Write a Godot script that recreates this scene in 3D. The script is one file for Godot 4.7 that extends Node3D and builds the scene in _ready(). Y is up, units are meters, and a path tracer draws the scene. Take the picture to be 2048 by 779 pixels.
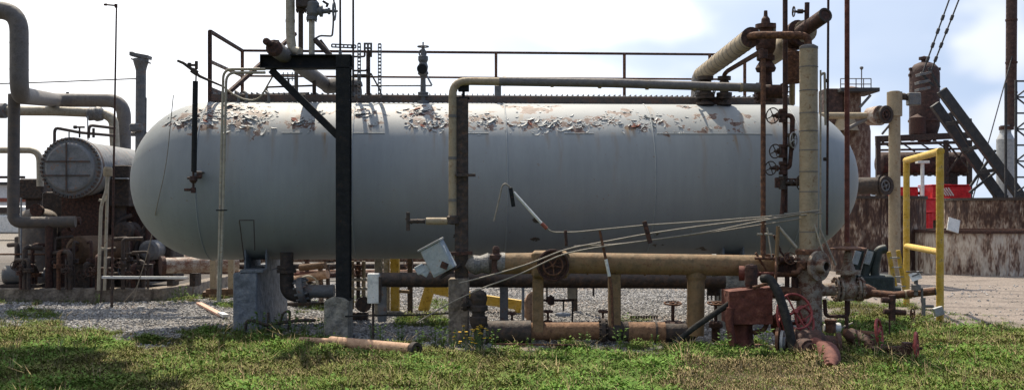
extends Node3D
# An old horizontal storage tank among pipework, back-lit by a high sun. Camera at the origin of the plan, looking along -z.
const F := 2100.0      # focal length in photo pixels
const HZ := 422.0      # horizon row
const EYE := 1.8
var M := {}
var cur: Node3D
var org := Vector3.ZERO
var taken := {}
var rng := RandomNumberGenerator.new()
var wob := FastNoiseLite.new()
var fine := FastNoiseLite.new()

class MB:
	var v := PackedVector3Array()
	var n := PackedVector3Array()
	var u := PackedVector2Array()
	var col := PackedColorArray()
	func tri(a, b, c, na, nb, nc):
		if (b - a).cross(c - a).dot(na + nb + nc) > 0.0:
			v.append(a); v.append(c); v.append(b); n.append(na); n.append(nc); n.append(nb)
		else:
			v.append(a); v.append(b); v.append(c); n.append(na); n.append(nb); n.append(nc)
	func quad(a, b, c, d, na, nb, nc, nd):
		tri(a, b, c, na, nb, nc); tri(a, c, d, na, nc, nd)
	func flat(a, b, c, d, nn):
		tri(a, b, c, nn, nn, nn); tri(a, c, d, nn, nn, nn)
	func box(c: Vector3, s: Vector3, bs := Basis(), bev := 0.006):
		var h := s * 0.5
		bev = min(bev, 0.3 * min(h.x, min(h.y, h.z)) * 2.0)
		var f := func(k, sx, sy, sz):
			var p := Vector3(sx * h.x, sy * h.y, sz * h.z)
			for j in 3:
				if j != k: p[j] -= sign(p[j]) * bev
			return c + bs * p
		var nn := func(k, sg):
			var q := Vector3.ZERO
			q[k] = sg
			return bs * q
		var S := [-1, 1]
		for k in 3:
			var i := (k + 1) % 3
			var j := (k + 2) % 3
			for sg in S:
				var q := []
				for t in [[-1, -1], [1, -1], [1, 1], [-1, 1]]:
					var e := [0, 0, 0]
					e[k] = sg; e[i] = t[0]; e[j] = t[1]
					q.append(f.call(k, e[0], e[1], e[2]))
				flat(q[0], q[1], q[2], q[3], nn.call(k, sg))
			for si in S:
				for sj in S:
					var e1 := [0, 0, 0]
					var e2 := [0, 0, 0]
					e1[i] = si; e1[j] = sj; e1[k] = -1
					e2[i] = si; e2[j] = sj; e2[k] = 1
					var ni = nn.call(i, si)
					var nj = nn.call(j, sj)
					quad(f.call(i, e1[0], e1[1], e1[2]), f.call(i, e2[0], e2[1], e2[2]), f.call(j, e2[0], e2[1], e2[2]), f.call(j, e1[0], e1[1], e1[2]), ni, ni, nj, nj)
		for sx in S:
			for sy in S:
				for sz in S:
					tri(f.call(0, sx, sy, sz), f.call(1, sx, sy, sz), f.call(2, sx, sy, sz), nn.call(0, sx), nn.call(1, sy), nn.call(2, sz))
	func tube(p: Array, r, sides := 10, caps := true, closed := false):
		var m := p.size()
		var t0: Vector3 = (p[1] - p[0]).normalized()
		var up := Vector3.UP if abs(t0.y) < 0.9 else Vector3.RIGHT
		var x := t0.cross(up).normalized()
		var rings := []
		var norms := []
		var tg := []
		for i in m:
			var t: Vector3
			if closed: t = (p[(i + 1) % m] - p[(i - 1 + m) % m]).normalized()
			elif i == 0: t = t0
			elif i == m - 1: t = (p[i] - p[i - 1]).normalized()
			else: t = ((p[i + 1] - p[i]).normalized() + (p[i] - p[i - 1]).normalized()).normalized()
			x = (x - t * x.dot(t)).normalized()
			var y := t.cross(x)
			var rr: float = r[i] if r is Array else r
			var sc := 1.0
			if i > 0 and i < m - 1 and not closed: sc = 1.0 / max(0.5, t.dot((p[i] - p[i - 1]).normalized()))
			var ring := []
			var nr := []
			for k in sides:
				var a := TAU * k / sides
				var dd := x * cos(a) + y * sin(a)
				ring.append(p[i] + dd * rr * (1.0 if sc < 1.05 else sc))
				nr.append(dd)
			rings.append(ring); norms.append(nr); tg.append(t)
		for i in (m if closed else m - 1):
			var j := (i + 1) % m
			for k in sides:
				var l := (k + 1) % sides
				quad(rings[i][k], rings[j][k], rings[j][l], rings[i][l], norms[i][k], norms[j][k], norms[j][l], norms[i][l])
		if caps and not closed:
			for k in sides:
				var l := (k + 1) % sides
				tri(p[0], rings[0][k], rings[0][l], -tg[0], -tg[0], -tg[0])
				tri(p[m - 1], rings[m - 1][k], rings[m - 1][l], tg[m - 1], tg[m - 1], tg[m - 1])
	func lathe(c: Vector3, axis: Vector3, prof: Array, seg := 20, smooth := false):
		var a := axis.normalized()
		var up := Vector3.UP if abs(a.y) < 0.9 else Vector3.RIGHT
		var x := a.cross(up).normalized()
		var y := a.cross(x)
		var ns := []
		for i in prof.size() - 1:
			var dt: float = prof[i + 1][0] - prof[i][0]
			var dr: float = prof[i + 1][1] - prof[i][1]
			var l := sqrt(dt * dt + dr * dr)
			ns.append(Vector2(-dr / max(l, 1e-9), dt / max(l, 1e-9)))
		for i in prof.size() - 1:
			var n0: Vector2 = ns[i]
			var n1: Vector2 = ns[i]
			if smooth:
				if i > 0: n0 = (ns[i] + ns[i - 1]).normalized()
				if i < ns.size() - 1: n1 = (ns[i] + ns[i + 1]).normalized()
			for k in seg:
				var a0 := TAU * k / seg
				var a1 := TAU * (k + 1) / seg
				var d0 := x * cos(a0) + y * sin(a0)
				var d1 := x * cos(a1) + y * sin(a1)
				var q: Vector3 = c + a * prof[i][0]
				var w: Vector3 = c + a * prof[i + 1][0]
				var A: Vector3 = q + d0 * prof[i][1]
				var B: Vector3 = w + d0 * prof[i + 1][1]
				var C: Vector3 = w + d1 * prof[i + 1][1]
				var D: Vector3 = q + d1 * prof[i][1]
				var nA := a * n0.x + d0 * n0.y
				var nB := a * n1.x + d0 * n1.y
				var nC := a * n1.x + d1 * n1.y
				var nD := a * n0.x + d1 * n0.y
				if prof[i + 1][1] > 1e-6: tri(A, B, C, nA, nB, nC)
				if prof[i][1] > 1e-6: tri(A, C, D, nA, nC, nD)
	func bar(a: Vector3, b: Vector3, w: float, h: float, bev := 0.004):
		var z := (b - a).normalized()
		var up := Vector3.UP if abs(z.y) < 0.95 else Vector3.BACK
		var x := up.cross(z).normalized()
		var y := z.cross(x)
		box((a + b) * 0.5, Vector3(w, h, (b - a).length()), Basis(x, y, z), bev)
	func ibeam(a: Vector3, b: Vector3, w: float, h: float, th := 0.018, side := Vector3.RIGHT):
		# flanges of width w lie across `side`, the web stands between them over depth h
		var z := (b - a).normalized()
		var x := (side - z * side.dot(z)).normalized()
		var y := z.cross(x)
		var bs := Basis(x, y, z)
		var l := (b - a).length()
		var c := (a + b) * 0.5
		box(c + y * (h - th) * 0.5, Vector3(w, th, l), bs, 0.004)
		box(c - y * (h - th) * 0.5, Vector3(w, th, l), bs, 0.004)
		box(c, Vector3(th, h - 2 * th, l), bs, 0.001)
	func torus(c: Vector3, axis: Vector3, R: float, r: float, seg := 24, sides := 7):
		var a := axis.normalized()
		var up := Vector3.UP if abs(a.y) < 0.9 else Vector3.RIGHT
		var x := a.cross(up).normalized()
		var y := a.cross(x)
		var p := []
		for k in seg: p.append(c + (x * cos(TAU * k / seg) + y * sin(TAU * k / seg)) * R)
		tube(p, r, sides, false, true)
	func wheel(c: Vector3, axis: Vector3, R: float, r: float, spokes := 4):
		torus(c, axis, R, r, 24, 6)
		var a := axis.normalized()
		var up := Vector3.UP if abs(a.y) < 0.9 else Vector3.RIGHT
		var x := a.cross(up).normalized()
		var y := a.cross(x)
		for k in spokes:
			var d := x * cos(TAU * k / spokes + 0.4) + y * sin(TAU * k / spokes + 0.4)
			tube([c - a * r * 1.2, c + d * R], [r * 0.9, r * 0.7], 6, false)
		lathe(c - a * r * 2.0, a, [[0, 0], [0, r * 2.2], [r * 3.4, r * 1.8], [r * 3.4, 0]], 10)
	func flange(c: Vector3, axis: Vector3, R: float, th: float, bolts := 8):
		var a := axis.normalized()
		lathe(c - a * th * 0.5, a, [[0, 0], [0, R * 0.96], [th * 0.12, R], [th * 0.88, R], [th, R * 0.96], [th, 0]], 20)
		var up := Vector3.UP if abs(a.y) < 0.9 else Vector3.RIGHT
		var x := a.cross(up).normalized()
		var y := a.cross(x)
		for k in bolts:
			var d := x * cos(TAU * (k + 0.5) / bolts) + y * sin(TAU * (k + 0.5) / bolts)
			lathe(c + d * R * 0.82 - a * th, a, [[0, 0], [0, R * 0.1], [th * 2, R * 0.1], [th * 2, 0]], 6)
	func valve(c: Vector3, ax: Vector3, stem: Vector3, s: float):
		lathe(c, ax, [[-1.5 * s, 0], [-1.5 * s, s], [-1.2 * s, s], [-1.2 * s, 0.62 * s], [-0.6 * s, 0.66 * s], [-0.3 * s, 0.82 * s], [0.3 * s, 0.82 * s], [0.6 * s, 0.66 * s], [1.2 * s, 0.62 * s], [1.2 * s, s], [1.5 * s, s], [1.5 * s, 0]], 16)
		lathe(c, stem, [[0, 0.55 * s], [1.05 * s, 0.55 * s], [1.05 * s, 0.85 * s], [1.4 * s, 0.85 * s], [1.4 * s, 0.42 * s], [1.8 * s, 0.3 * s], [2.0 * s, 0.22 * s], [2.0 * s, 0.12 * s], [3.3 * s, 0.1 * s], [3.3 * s, 0]], 12)
		var a := stem.normalized()
		var sd := a.cross(ax.normalized()).normalized()
		for g in [-1, 1]: tube([c + a * 1.4 * s + sd * g * 0.5 * s, c + a * 2.2 * s + sd * g * 0.42 * s, c + a * 2.75 * s], 0.1 * s, 6)

func P(px, py, d) -> Vector3: return Vector3((px - 1024.0) / F * d, EYE - (py - HZ) / F * d, -d)
func PX(rpx, d) -> float: return rpx / F * d
func G(px, py) -> Vector3:    # the point of level ground seen at this pixel
	var d: float = F * EYE / (py - HZ)
	return P(px, py, d)
func pts(a: Array, d: float) -> Array:
	var o := []
	for q in a: o.append(P(q[0], q[1], q[2] if q.size() > 2 else d))
	return o
func rnd(p: Array, rad: float, k := 5) -> Array:   # round the corners of a polyline
	var o := [p[0]]
	for i in range(1, p.size() - 1):
		var a: Vector3 = p[i - 1] - p[i]
		var b: Vector3 = p[i + 1] - p[i]
		var t: float = min(rad, 0.48 * min(a.length(), b.length()))
		var q0: Vector3 = p[i] + a.normalized() * t
		var q1: Vector3 = p[i] + b.normalized() * t
		for j in k + 1:
			var s := float(j) / k
			o.append(q0.lerp(p[i], s).lerp(p[i].lerp(q1, s), s))
	o.append(p[-1])
	return o

func numbered(s: String) -> String:
	if not taken.has(s):
		taken[s] = 0
		return s
	taken[s] += 1
	return "%s_%03d" % [s, taken[s]]
func tag(o, label, category = "", group = "", kind = ""):
	if label: o.set_meta("label", label)
	if category: o.set_meta("category", category)
	if group: o.set_meta("group", group)
	if kind: o.set_meta("kind", kind)
func thing(called: String, label: String, category: String, at: Vector3, group = "") -> Node3D:
	var o := Node3D.new()
	o.name = numbered(called)
	add_child(o)
	o.position = at
	tag(o, label, category, group)
	cur = o
	org = at
	return o
func mesh_of(mb: MB) -> ArrayMesh:
	var v := mb.v.duplicate()
	if org != Vector3.ZERO:
		for i in v.size(): v[i] -= org
	var arr := []
	arr.resize(Mesh.ARRAY_MAX)
	arr[Mesh.ARRAY_VERTEX] = v
	arr[Mesh.ARRAY_NORMAL] = mb.n
	if mb.u.size() == v.size(): arr[Mesh.ARRAY_TEX_UV] = mb.u
	if mb.col.size() == v.size(): arr[Mesh.ARRAY_COLOR] = mb.col
	var am := ArrayMesh.new()
	am.add_surface_from_arrays(Mesh.PRIMITIVE_TRIANGLES, arr)
	return am
func part(called: String, mb: MB, m, parent = null) -> MeshInstance3D:
	var o := MeshInstance3D.new()
	o.name = called
	o.mesh = mesh_of(mb)
	o.material_override = M[m] if m is String else m
	(parent if parent else cur).add_child(o, true)
	return o
func setting(called: String, mb: MB, m) -> MeshInstance3D:
	org = Vector3.ZERO
	var o := part(numbered(called), mb, m, self)
	o.set_meta("kind", "structure")
	return o
func pipe(called: String, m, p: Array, r, bend := 0.0, parent = null, sides := 12) -> MeshInstance3D:
	var b := MB.new()
	b.tube(rnd(p, bend) if bend > 0.0 else p, r, sides)
	return part(called, b, m, parent)
func boxp(called: String, m, c: Vector3, s: Vector3, bs := Basis(), bev := 0.008, parent = null) -> MeshInstance3D:
	var b := MB.new()
	b.box(c, s, bs, bev)
	return part(called, b, m, parent)
func lathep(called: String, m, c: Vector3, ax: Vector3, prof: Array, seg := 20, smooth := false, parent = null) -> MeshInstance3D:
	var b := MB.new()
	b.lathe(c, ax, prof, seg, smooth)
	return part(called, b, m, parent)
func wheelp(m, c: Vector3, ax: Vector3, R: float, r: float, parent = null, spokes := 4, called := "handwheel") -> MeshInstance3D:
	var b := MB.new()
	b.wheel(c, ax, R, r, spokes)
	return part(called, b, m, parent)
func valvep(m, wm, c: Vector3, ax: Vector3, stem: Vector3, s: float, parent = null, wr := 1.3) -> MeshInstance3D:
	var b := MB.new()
	b.valve(c, ax, stem, s)
	var o := part("valve", b, m, parent)
	if parent == null or parent == cur: wheelp(wm, c + stem.normalized() * s * 2.8, stem, s * wr, s * 0.1, o)
	else: wheelp(wm, c + stem.normalized() * s * 2.8, stem, s * wr, s * 0.1, parent)
	return o

# ---------- materials ----------
func mott(seed_: int, freq: float, stops: Array, size := 384, oct := 5, streak := 1.0) -> ImageTexture:
	var nz := FastNoiseLite.new()
	nz.seed = seed_
	nz.noise_type = FastNoiseLite.TYPE_SIMPLEX_SMOOTH
	nz.frequency = freq
	nz.fractal_octaves = oct
	nz.fractal_gain = 0.58
	var im := nz.get_seamless_image(size, size)
	im.convert(Image.FORMAT_L8)
	var src := im.get_data()
	nz.seed = seed_ + 500
	nz.frequency = freq * 5.0
	nz.fractal_octaves = 3
	var im2 := nz.get_seamless_image(size, size)
	im2.convert(Image.FORMAT_L8)
	var src2 := im2.get_data()
	var g := Gradient.new()
	g.offsets = PackedFloat32Array(stops.map(func(s): return s[0]))
	g.colors = PackedColorArray(stops.map(func(s): return s[1]))
	var lut := PackedByteArray()
	for i in 256:
		var c := g.sample(i / 255.0)
		lut.append(c.r8); lut.append(c.g8); lut.append(c.b8)
	var out := PackedByteArray()
	out.resize(size * size * 3)
	for i in size * size:
		var k := int(clamp(128.0 + (src[i] - 128) * 0.78 + (src2[i] - 128) * 0.5, 0.0, 255.0)) * 3
		out[i * 3] = lut[k]; out[i * 3 + 1] = lut[k + 1]; out[i * 3 + 2] = lut[k + 2]
	return ImageTexture.create_from_image(Image.create_from_data(size, size, false, Image.FORMAT_RGB8, out))
func bump(seed_: int, freq: float, strength: float, size := 256) -> ImageTexture:
	var nz := FastNoiseLite.new()
	nz.seed = seed_
	nz.frequency = freq
	nz.fractal_octaves = 4
	var im := nz.get_seamless_image(size, size)
	im.convert(Image.FORMAT_RGBA8)
	im.bump_map_to_normal_map(strength)
	return ImageTexture.create_from_image(im)
var bumps := {}
func mat(called: String, seed_: int, freq: float, stops: Array, rough: float, tile := 1.5, nstr := 0.5, metal := 0.0, squash := Vector3.ONE):
	var m := StandardMaterial3D.new()
	m.albedo_texture = mott(seed_, freq, stops)
	m.roughness = rough
	m.metallic = metal
	m.uv1_triplanar = true
	m.uv1_world_triplanar = true
	m.uv1_scale = Vector3.ONE / tile * squash
	if nstr > 0.0:
		m.normal_enabled = true
		m.normal_texture = bumps.a
		m.normal_scale = nstr
	M[called] = m
func hexs(a: Array) -> Array:     # [offset, "rrggbb"] pairs to colours
	return a.map(func(s): return [s[0], Color.html(s[1])])
func materials():
	bumps.a = bump(3, 0.03, 6.0)
	mat("black_steel", 11, 0.02, hexs([[0.2, "1c1e20"], [0.5, "242627"], [0.72, "2b2a29"], [0.85, "3b3029"]]), 0.55, 1.2, 0.3)
	mat("brown_steel", 12, 0.03, hexs([[0.2, "2c2725"], [0.45, "3a322d"], [0.6, "463a33"], [0.85, "5c4332"]]), 0.75, 1.2, 0.5)
	mat("dark_rust", 13, 0.035, hexs([[0.2, "281d1a"], [0.42, "3a2822"], [0.6, "4a3028"], [0.85, "664433"]]), 0.85, 1.0, 0.7)
	mat("rust", 14, 0.035, hexs([[0.2, "3a2820"], [0.42, "533829"], [0.58, "664532"], [0.85, "8d6446"]]), 0.88, 1.0, 0.7)
	mat("red_rust", 15, 0.02, hexs([[0.15, "4a2820"], [0.42, "5b3027"], [0.65, "66382d"], [0.9, "7d5444"]]), 0.85, 1.4, 0.5)
	mat("paint_rust", 16, 0.028, hexs([[0.2, "8a8378"], [0.46, "8f8679"], [0.53, "7a5f4d"], [0.6, "60402f"], [0.85, "4a2f26"]]), 0.8, 1.3, 0.6)
	mat("jacket", 17, 0.02, hexs([[0.2, "84775f"], [0.45, "948770"], [0.6, "9d8f76"], [0.78, "887256"], [0.9, "6d543c"]]), 0.7, 1.8, 0.25)
	mat("grey_jacket", 18, 0.02, hexs([[0.2, "5a5857"], [0.45, "676463"], [0.6, "706d6a"], [0.85, "5f564e"]]), 0.7, 1.8, 0.3)
	mat("ochre", 19, 0.02, hexs([[0.2, "63523a"], [0.42, "766145"], [0.6, "82694a"], [0.75, "7a5c40"], [0.9, "583c29"]]), 0.8, 1.6, 0.4)
	mat("pale_pipe", 20, 0.012, hexs([[0.2, "8f8877"], [0.5, "a59d8b"], [0.7, "ada695"], [0.85, "8a705a"]]), 0.6, 1.0, 0.3)
	mat("galv", 21, 0.012, hexs([[0.2, "85888a"], [0.5, "999c9e"], [0.8, "a9aaa8"]]), 0.5, 1.0, 0.3, 0.3)
	mat("grey_steel", 22, 0.012, hexs([[0.2, "55575a"], [0.5, "66686a"], [0.68, "6f6d6a"], [0.82, "6e5548"]]), 0.65, 1.2, 0.4)
	mat("concrete", 23, 0.03, hexs([[0.2, "6d6a62"], [0.45, "7f7c74"], [0.6, "8b887e"], [0.85, "9b978b"]]), 0.95, 1.5, 0.9)
	mat("blue_concrete", 24, 0.02, hexs([[0.2, "63686d"], [0.45, "73787e"], [0.62, "7c8186"], [0.85, "8a8a89"]]), 0.9, 1.6, 0.7)
	mat("yellow", 25, 0.025, hexs([[0.12, "8f7226"], [0.3, "b8952f"], [0.6, "c6a440"], [0.72, "c2aa6c"], [0.8, "9a7a44"], [0.9, "6e5236"]]), 0.65, 1.5, 0.3)
	mat("red", 26, 0.03, hexs([[0.12, "55282a"], [0.38, "883a38"], [0.62, "984540"], [0.85, "7d5546"]]), 0.75, 0.8, 0.5)
	mat("bright_red", 27, 0.01, hexs([[0.2, "a8141c"], [0.5, "c81e28"], [0.8, "cf3a3c"]]), 0.45, 2.0, 0.15)
	mat("white_paint", 28, 0.012, hexs([[0.2, "b9bbb8"], [0.5, "d3d4d0"], [0.75, "dcdcd8"], [0.88, "a08c78"]]), 0.5, 1.2, 0.2)
	mat("blue_box", 29, 0.02, hexs([[0.15, "8a959c"], [0.5, "a3adb3"], [0.74, "abb3b6"], [0.84, "8d7d6e"]]), 0.55, 1.0, 0.3)
	mat("bund", 30, 0.022, hexs([[0.15, "c9c1b3"], [0.45, "b3a799"], [0.57, "8e796a"], [0.67, "624a3e"], [0.75, "46332c"], [0.9, "372723"]]), 0.9, 3.6, 0.9, 0.0, Vector3(1.7, 0.36, 1.7))
	mat("dark_bund", 54, 0.022, hexs([[0.12, "b5aa9c"], [0.28, "958677"], [0.38, "6d5749"], [0.48, "4a362e"], [0.7, "352622"], [0.9, "291d1a"]]), 0.9, 3.6, 0.9, 0.0, Vector3(1.7, 0.36, 1.7))
	mat("vessel_brown", 31, 0.03, hexs([[0.2, "302422"], [0.45, "3e2e2a"], [0.6, "493631"], [0.85, "5e4840"]]), 0.85, 3.0, 0.5)
	mat("far_rust", 32, 0.035, hexs([[0.2, "8d8072"], [0.40, "7a675a"], [0.5, "64493c"], [0.8, "46322b"]]), 0.9, 4.0, 0.5, 0.0, Vector3(1.6, 0.7, 1.6))
	mat("far_grey", 33, 0.02, hexs([[0.2, "2c2e30"], [0.5, "36383a"], [0.8, "403e3c"]]), 0.7, 2.5, 0.3)
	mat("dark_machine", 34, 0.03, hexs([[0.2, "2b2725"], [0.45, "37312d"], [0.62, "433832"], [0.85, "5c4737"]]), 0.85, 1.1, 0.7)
	mat("cable", 35, 0.02, hexs([[0.2, "6d675d"], [0.5, "857e72"], [0.85, "978f81"]]), 0.6, 0.8, 0.2)
	mat("rubber", 36, 0.014, hexs([[0.2, "232323"], [0.5, "2f2f2f"], [0.8, "45423e"]]), 0.6, 0.8, 0.3)
	mat("tan_pipe", 37, 0.03, hexs([[0.2, "7d5a45"], [0.42, "a4846a"], [0.6, "b4967c"], [0.85, "92684c"]]), 0.75, 1.1, 0.4)
	mat("primer_red", 38, 0.016, hexs([[0.2, "6b3a30"], [0.5, "86493b"], [0.8, "9a6b58"]]), 0.9, 0.7, 0.6)
	mat("flake", 39, 0.02, hexs([[0.2, "8f9597"], [0.5, "9ba0a1"], [0.75, "a3a6a5"], [0.88, "86705f"]]), 0.6, 0.6, 0.2)
	mat("tank_plain", 45, 0.012, hexs([[0.2, "8d9497"], [0.5, "979ea1"], [0.8, "9c9f9e"]]), 0.6, 1.0, 0.2)
	mat("tan_rust", 46, 0.03, hexs([[0.2, "5c4130"], [0.42, "775840"], [0.6, "8a6b4e"], [0.85, "6b4530"]]), 0.85, 1.1, 0.6)
	mat("green", 47, 0.02, hexs([[0.2, "1f2826"], [0.5, "29322f"], [0.8, "38403c"]]), 0.6, 1.0, 0.3)
	mat("white_rust", 48, 0.02, hexs([[0.15, "b5b0a8"], [0.44, "a39b91"], [0.56, "856b5a"], [0.7, "6a4434"], [0.9, "553227"]]), 0.75, 1.4, 0.5)
	mat("tan_dark", 49, 0.02, hexs([[0.2, "48372a"], [0.5, "5c4632"], [0.85, "6e543d"]]), 0.85, 1.2, 0.5)
	mat("vessel_grey", 50, 0.012, hexs([[0.2, "57514c"], [0.5, "6a635c"], [0.7, "756d64"], [0.85, "8a6a50"]]), 0.8, 1.4, 0.5)
	mat("pale_cover", 51, 0.012, hexs([[0.2, "6f7274"], [0.5, "7e8183"], [0.68, "86878a"], [0.8, "8f7767"]]), 0.75, 1.2, 0.4)
	mat("rust_grey", 52, 0.012, hexs([[0.2, "4d4844"], [0.5, "5a504a"], [0.8, "6b4f42"]]), 0.8, 1.0, 0.5)
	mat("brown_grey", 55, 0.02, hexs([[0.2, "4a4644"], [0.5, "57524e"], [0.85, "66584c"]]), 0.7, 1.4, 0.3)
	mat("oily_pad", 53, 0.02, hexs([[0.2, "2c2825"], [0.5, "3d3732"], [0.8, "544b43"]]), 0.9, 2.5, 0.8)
	mat("pad", 40, 0.014, hexs([[0.2, "645c52"], [0.45, "776d62"], [0.6, "857b6f"], [0.8, "948a7c"]]), 0.95, 1.6, 0.9)
	mat("orange_plank", 41, 0.012, hexs([[0.2, "b08a78"], [0.5, "c6a48f"], [0.8, "a87058"]]), 0.7, 0.7, 0.3)
	mat("stone_pale", 42, 0.02, hexs([[0.2, "a6a29c"], [0.5, "bdb9b2"], [0.8, "cfcac2"]]), 0.95, 1.0, 0.8)
	mat("warehouse", 43, 0.01, hexs([[0.2, "c4c6c8"], [0.5, "d2d4d6"], [0.8, "dadbdc"]]), 0.8, 6.0, 0.0)
	mat("wrap", 44, 0.04, hexs([[0.2, "4d4d4c"], [0.5, "686765"], [0.8, "8d8a86"]]), 0.6, 0.6, 0.9)
	M.black_steel.roughness = 0.72
	M.black_steel.metallic_specular = 0.3
	M.rubber.roughness = 0.85
	M.rubber.metallic_specular = 0.25

# ---------- sky, camera, sun ----------
func stage():
	var cam := Camera3D.new()
	cam.name = "camera"
	cam.projection = Camera3D.PROJECTION_FRUSTUM
	cam.near = 0.1
	cam.far = 3000.0
	cam.size = 779.0 / F * 0.1
	cam.frustum_offset = Vector2(0, (HZ - 389.5) / F * 0.1)
	cam.position = Vector3(0, EYE, 0)
	add_child(cam)
	cam.current = true
	var el := deg_to_rad(59.0)
	var az := deg_to_rad(15.0)
	var s := Vector3(-sin(az) * cos(el), sin(el), -cos(az) * cos(el))
	var sun := DirectionalLight3D.new()
	sun.name = "sun"
	sun.light_energy = 1.6
	sun.light_angular_distance = 0.55
	sun.light_color = Color(1.0, 0.95, 0.87)
	sun.shadow_enabled = true
	add_child(sun)
	sun.look_at_from_position(s * 50.0, Vector3.ZERO)
	var w := 1536
	var h := 768
	var im := Image.create(w, h, false, Image.FORMAT_RGBF)
	var cl := FastNoiseLite.new()
	cl.seed = 5
	cl.noise_type = FastNoiseLite.TYPE_SIMPLEX_SMOOTH
	cl.frequency = 0.9
	cl.fractal_octaves = 6
	cl.fractal_gain = 0.5
	var puffs := []       # heaped clouds: azimuth, elevation, half width, half height
	for e in [[1220, 45, 190, 60], [1980, 110, 130, 75], [2000, 255, 90, 50], [1110, 150, 260, 45], [1640, 210, 120, 35], [1560, -90, 220, 60], [2300, 60, 200, 110], [700, -200, 300, 90], [2700, 180, 240, 80]]:
		puffs.append([atan((e[0] - 1024.0) / F), atan((HZ - e[1]) / F), e[2] / F, e[3] / F])
	for j in h:
		var th := PI * (j + 0.5) / h
		for i in w:
			var a := TAU * (i + 0.5) / w
			var dir := Vector3(sin(a) * sin(th), cos(th), -cos(a) * sin(th))
			var c: Vector3
			if dir.y < -0.02: c = Vector3(0.16, 0.15, 0.13)
			else:
				var y: float = max(dir.y, 0.0)
				var ca: float = clamp(dir.dot(s), -1.0, 1.0)
				var ph: float = 0.75 / pow(1.25 - ca, 1.5)          # haze scatters sunlight mostly forward
				c = Vector3(0.20, 0.345, 0.575).lerp(Vector3(0.05, 0.12, 0.31), pow(y, 0.5)) * (0.75 + 0.25 * ca * ca)
				c += Vector3(0.29, 0.295, 0.295) * min(ph, 2.4) * (0.45 + 0.55 * exp(-y * 3.0))
				# thin bright veil to the left, heaped clouds to the right
				var q := dir / (y + 0.22)
				var nv := cl.get_noise_3d(q.x * 0.55, 2.0, q.z * 0.55)
				var veil: float = smoothstep(-0.25, 0.5, -sin(a - 0.22) * 0.7 + nv * 0.45 + 0.02 + 0.2 * exp(-y * 9.0))
				var bright: float = 0.10 + 0.68 * min(ph, 1.6)
				c = c.lerp(Vector3(1.0, 1.01, 1.02) * bright, veil * 0.85)
				var nc := cl.get_noise_3d(q.x * 0.8 + 7.0, 9.0, q.z * 0.8) + 0.5 * cl.get_noise_3d(q.x * 2.3, 1.0, q.z * 2.3)
				var cu: float = smoothstep(0.12, 0.55, nc) * smoothstep(0.0, 0.08, y)
				for e in puffs:
					var pa: float = wrapf(a - e[0], -PI, PI) / e[2]
					var pe: float = (PI * 0.5 - th - e[1]) / e[3]
					if abs(pa) < 1.6 and abs(pe) < 1.6:
						cu = max(cu, smoothstep(0.1, 1.15, 1.0 - (pa * pa + pe * pe) * 0.8 + 1.2 * cl.get_noise_3d(dir.x * 9.0, dir.y * 14.0, dir.z * 9.0)))
				c = c.lerp(Vector3(1.0, 1.0, 1.01) * max(bright, 0.2) * 1.05, cu * 0.55)
			im.set_pixel(i, j, Color(c.x, c.y, c.z))
	var pm := PanoramaSkyMaterial.new()
	pm.panorama = ImageTexture.create_from_image(im)
	var sk := Sky.new()
	sk.sky_material = pm
	var env := Environment.new()
	env.background_mode = Environment.BG_SKY
	env.sky = sk
	env.tonemap_mode = Environment.TONE_MAPPER_LINEAR
	env.tonemap_exposure = 1.36
	env.sdfgi_enabled = true
	env.ssao_enabled = true
	env.ssil_enabled = true
	var we := WorldEnvironment.new()
	we.name = "world"
	we.environment = env
	add_child(we)

# ---------- ground ----------
const EDGE := [[-400, 636], [0, 648], [120, 652], [200, 678], [260, 694], [340, 690], [420, 672], [480, 664], [600, 680], [700, 700], [900, 706], [1000, 708], [1430, 706], [1560, 704], [1640, 655], [1700, 628], [1790, 615], [1880, 642], [1960, 652], [2048, 662], [2500, 700]]
const PATCHES := [[60, 628, 60, 8, 0.8], [20, 601, 70, 4, 0.9], [170, 602, 70, 3, 0.9], [330, 597, 70, 5, 0.9], [420, 590, 40, 6, 0.8], [455, 610, 30, 6, 0.7], [850, 640, 60, 14, 0.9], [620, 612, 30, 8, 0.8], [880, 610, 40, 10, 0.6], [1265, 640, 45, 5, 0.7], [735, 600, 25, 5, 0.7], [1690, 610, 60, 10, 0.7], [320, 700, 70, 8, -0.9], [60, 690, 40, 6, -0.5], [1530, 770, 160, 30, -0.72]]
func lawn(x: float, d: float) -> float:
	var px := 1024.0 + x / d * F
	var py := HZ + F * EYE / d
	var yb := 690.0
	if px <= EDGE[0][0]: yb = EDGE[0][1]
	for i in EDGE.size() - 1:
		if px >= EDGE[i][0] and px < EDGE[i + 1][0]:
			yb = lerp(float(EDGE[i][1]), float(EDGE[i + 1][1]), (px - EDGE[i][0]) / float(EDGE[i + 1][0] - EDGE[i][0]))
	var nz := wob.get_noise_2d(x * 3.0, d * 3.0) * 26.0 + fine.get_noise_2d(x * 1.4, d * 1.4) * 22.0
	var g := smoothstep(yb - 16.0, yb + 14.0, py + nz)
	for q in PATCHES:
		var e: float = pow((px - q[0]) / q[2], 2.0) + pow((py - q[1] + nz * 0.3) / q[3], 2.0)
		if e < 1.6: g = clamp(g + q[4] * smoothstep(1.5, 0.5, e + nz * 0.03), 0.0, 1.0)
	return g
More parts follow.
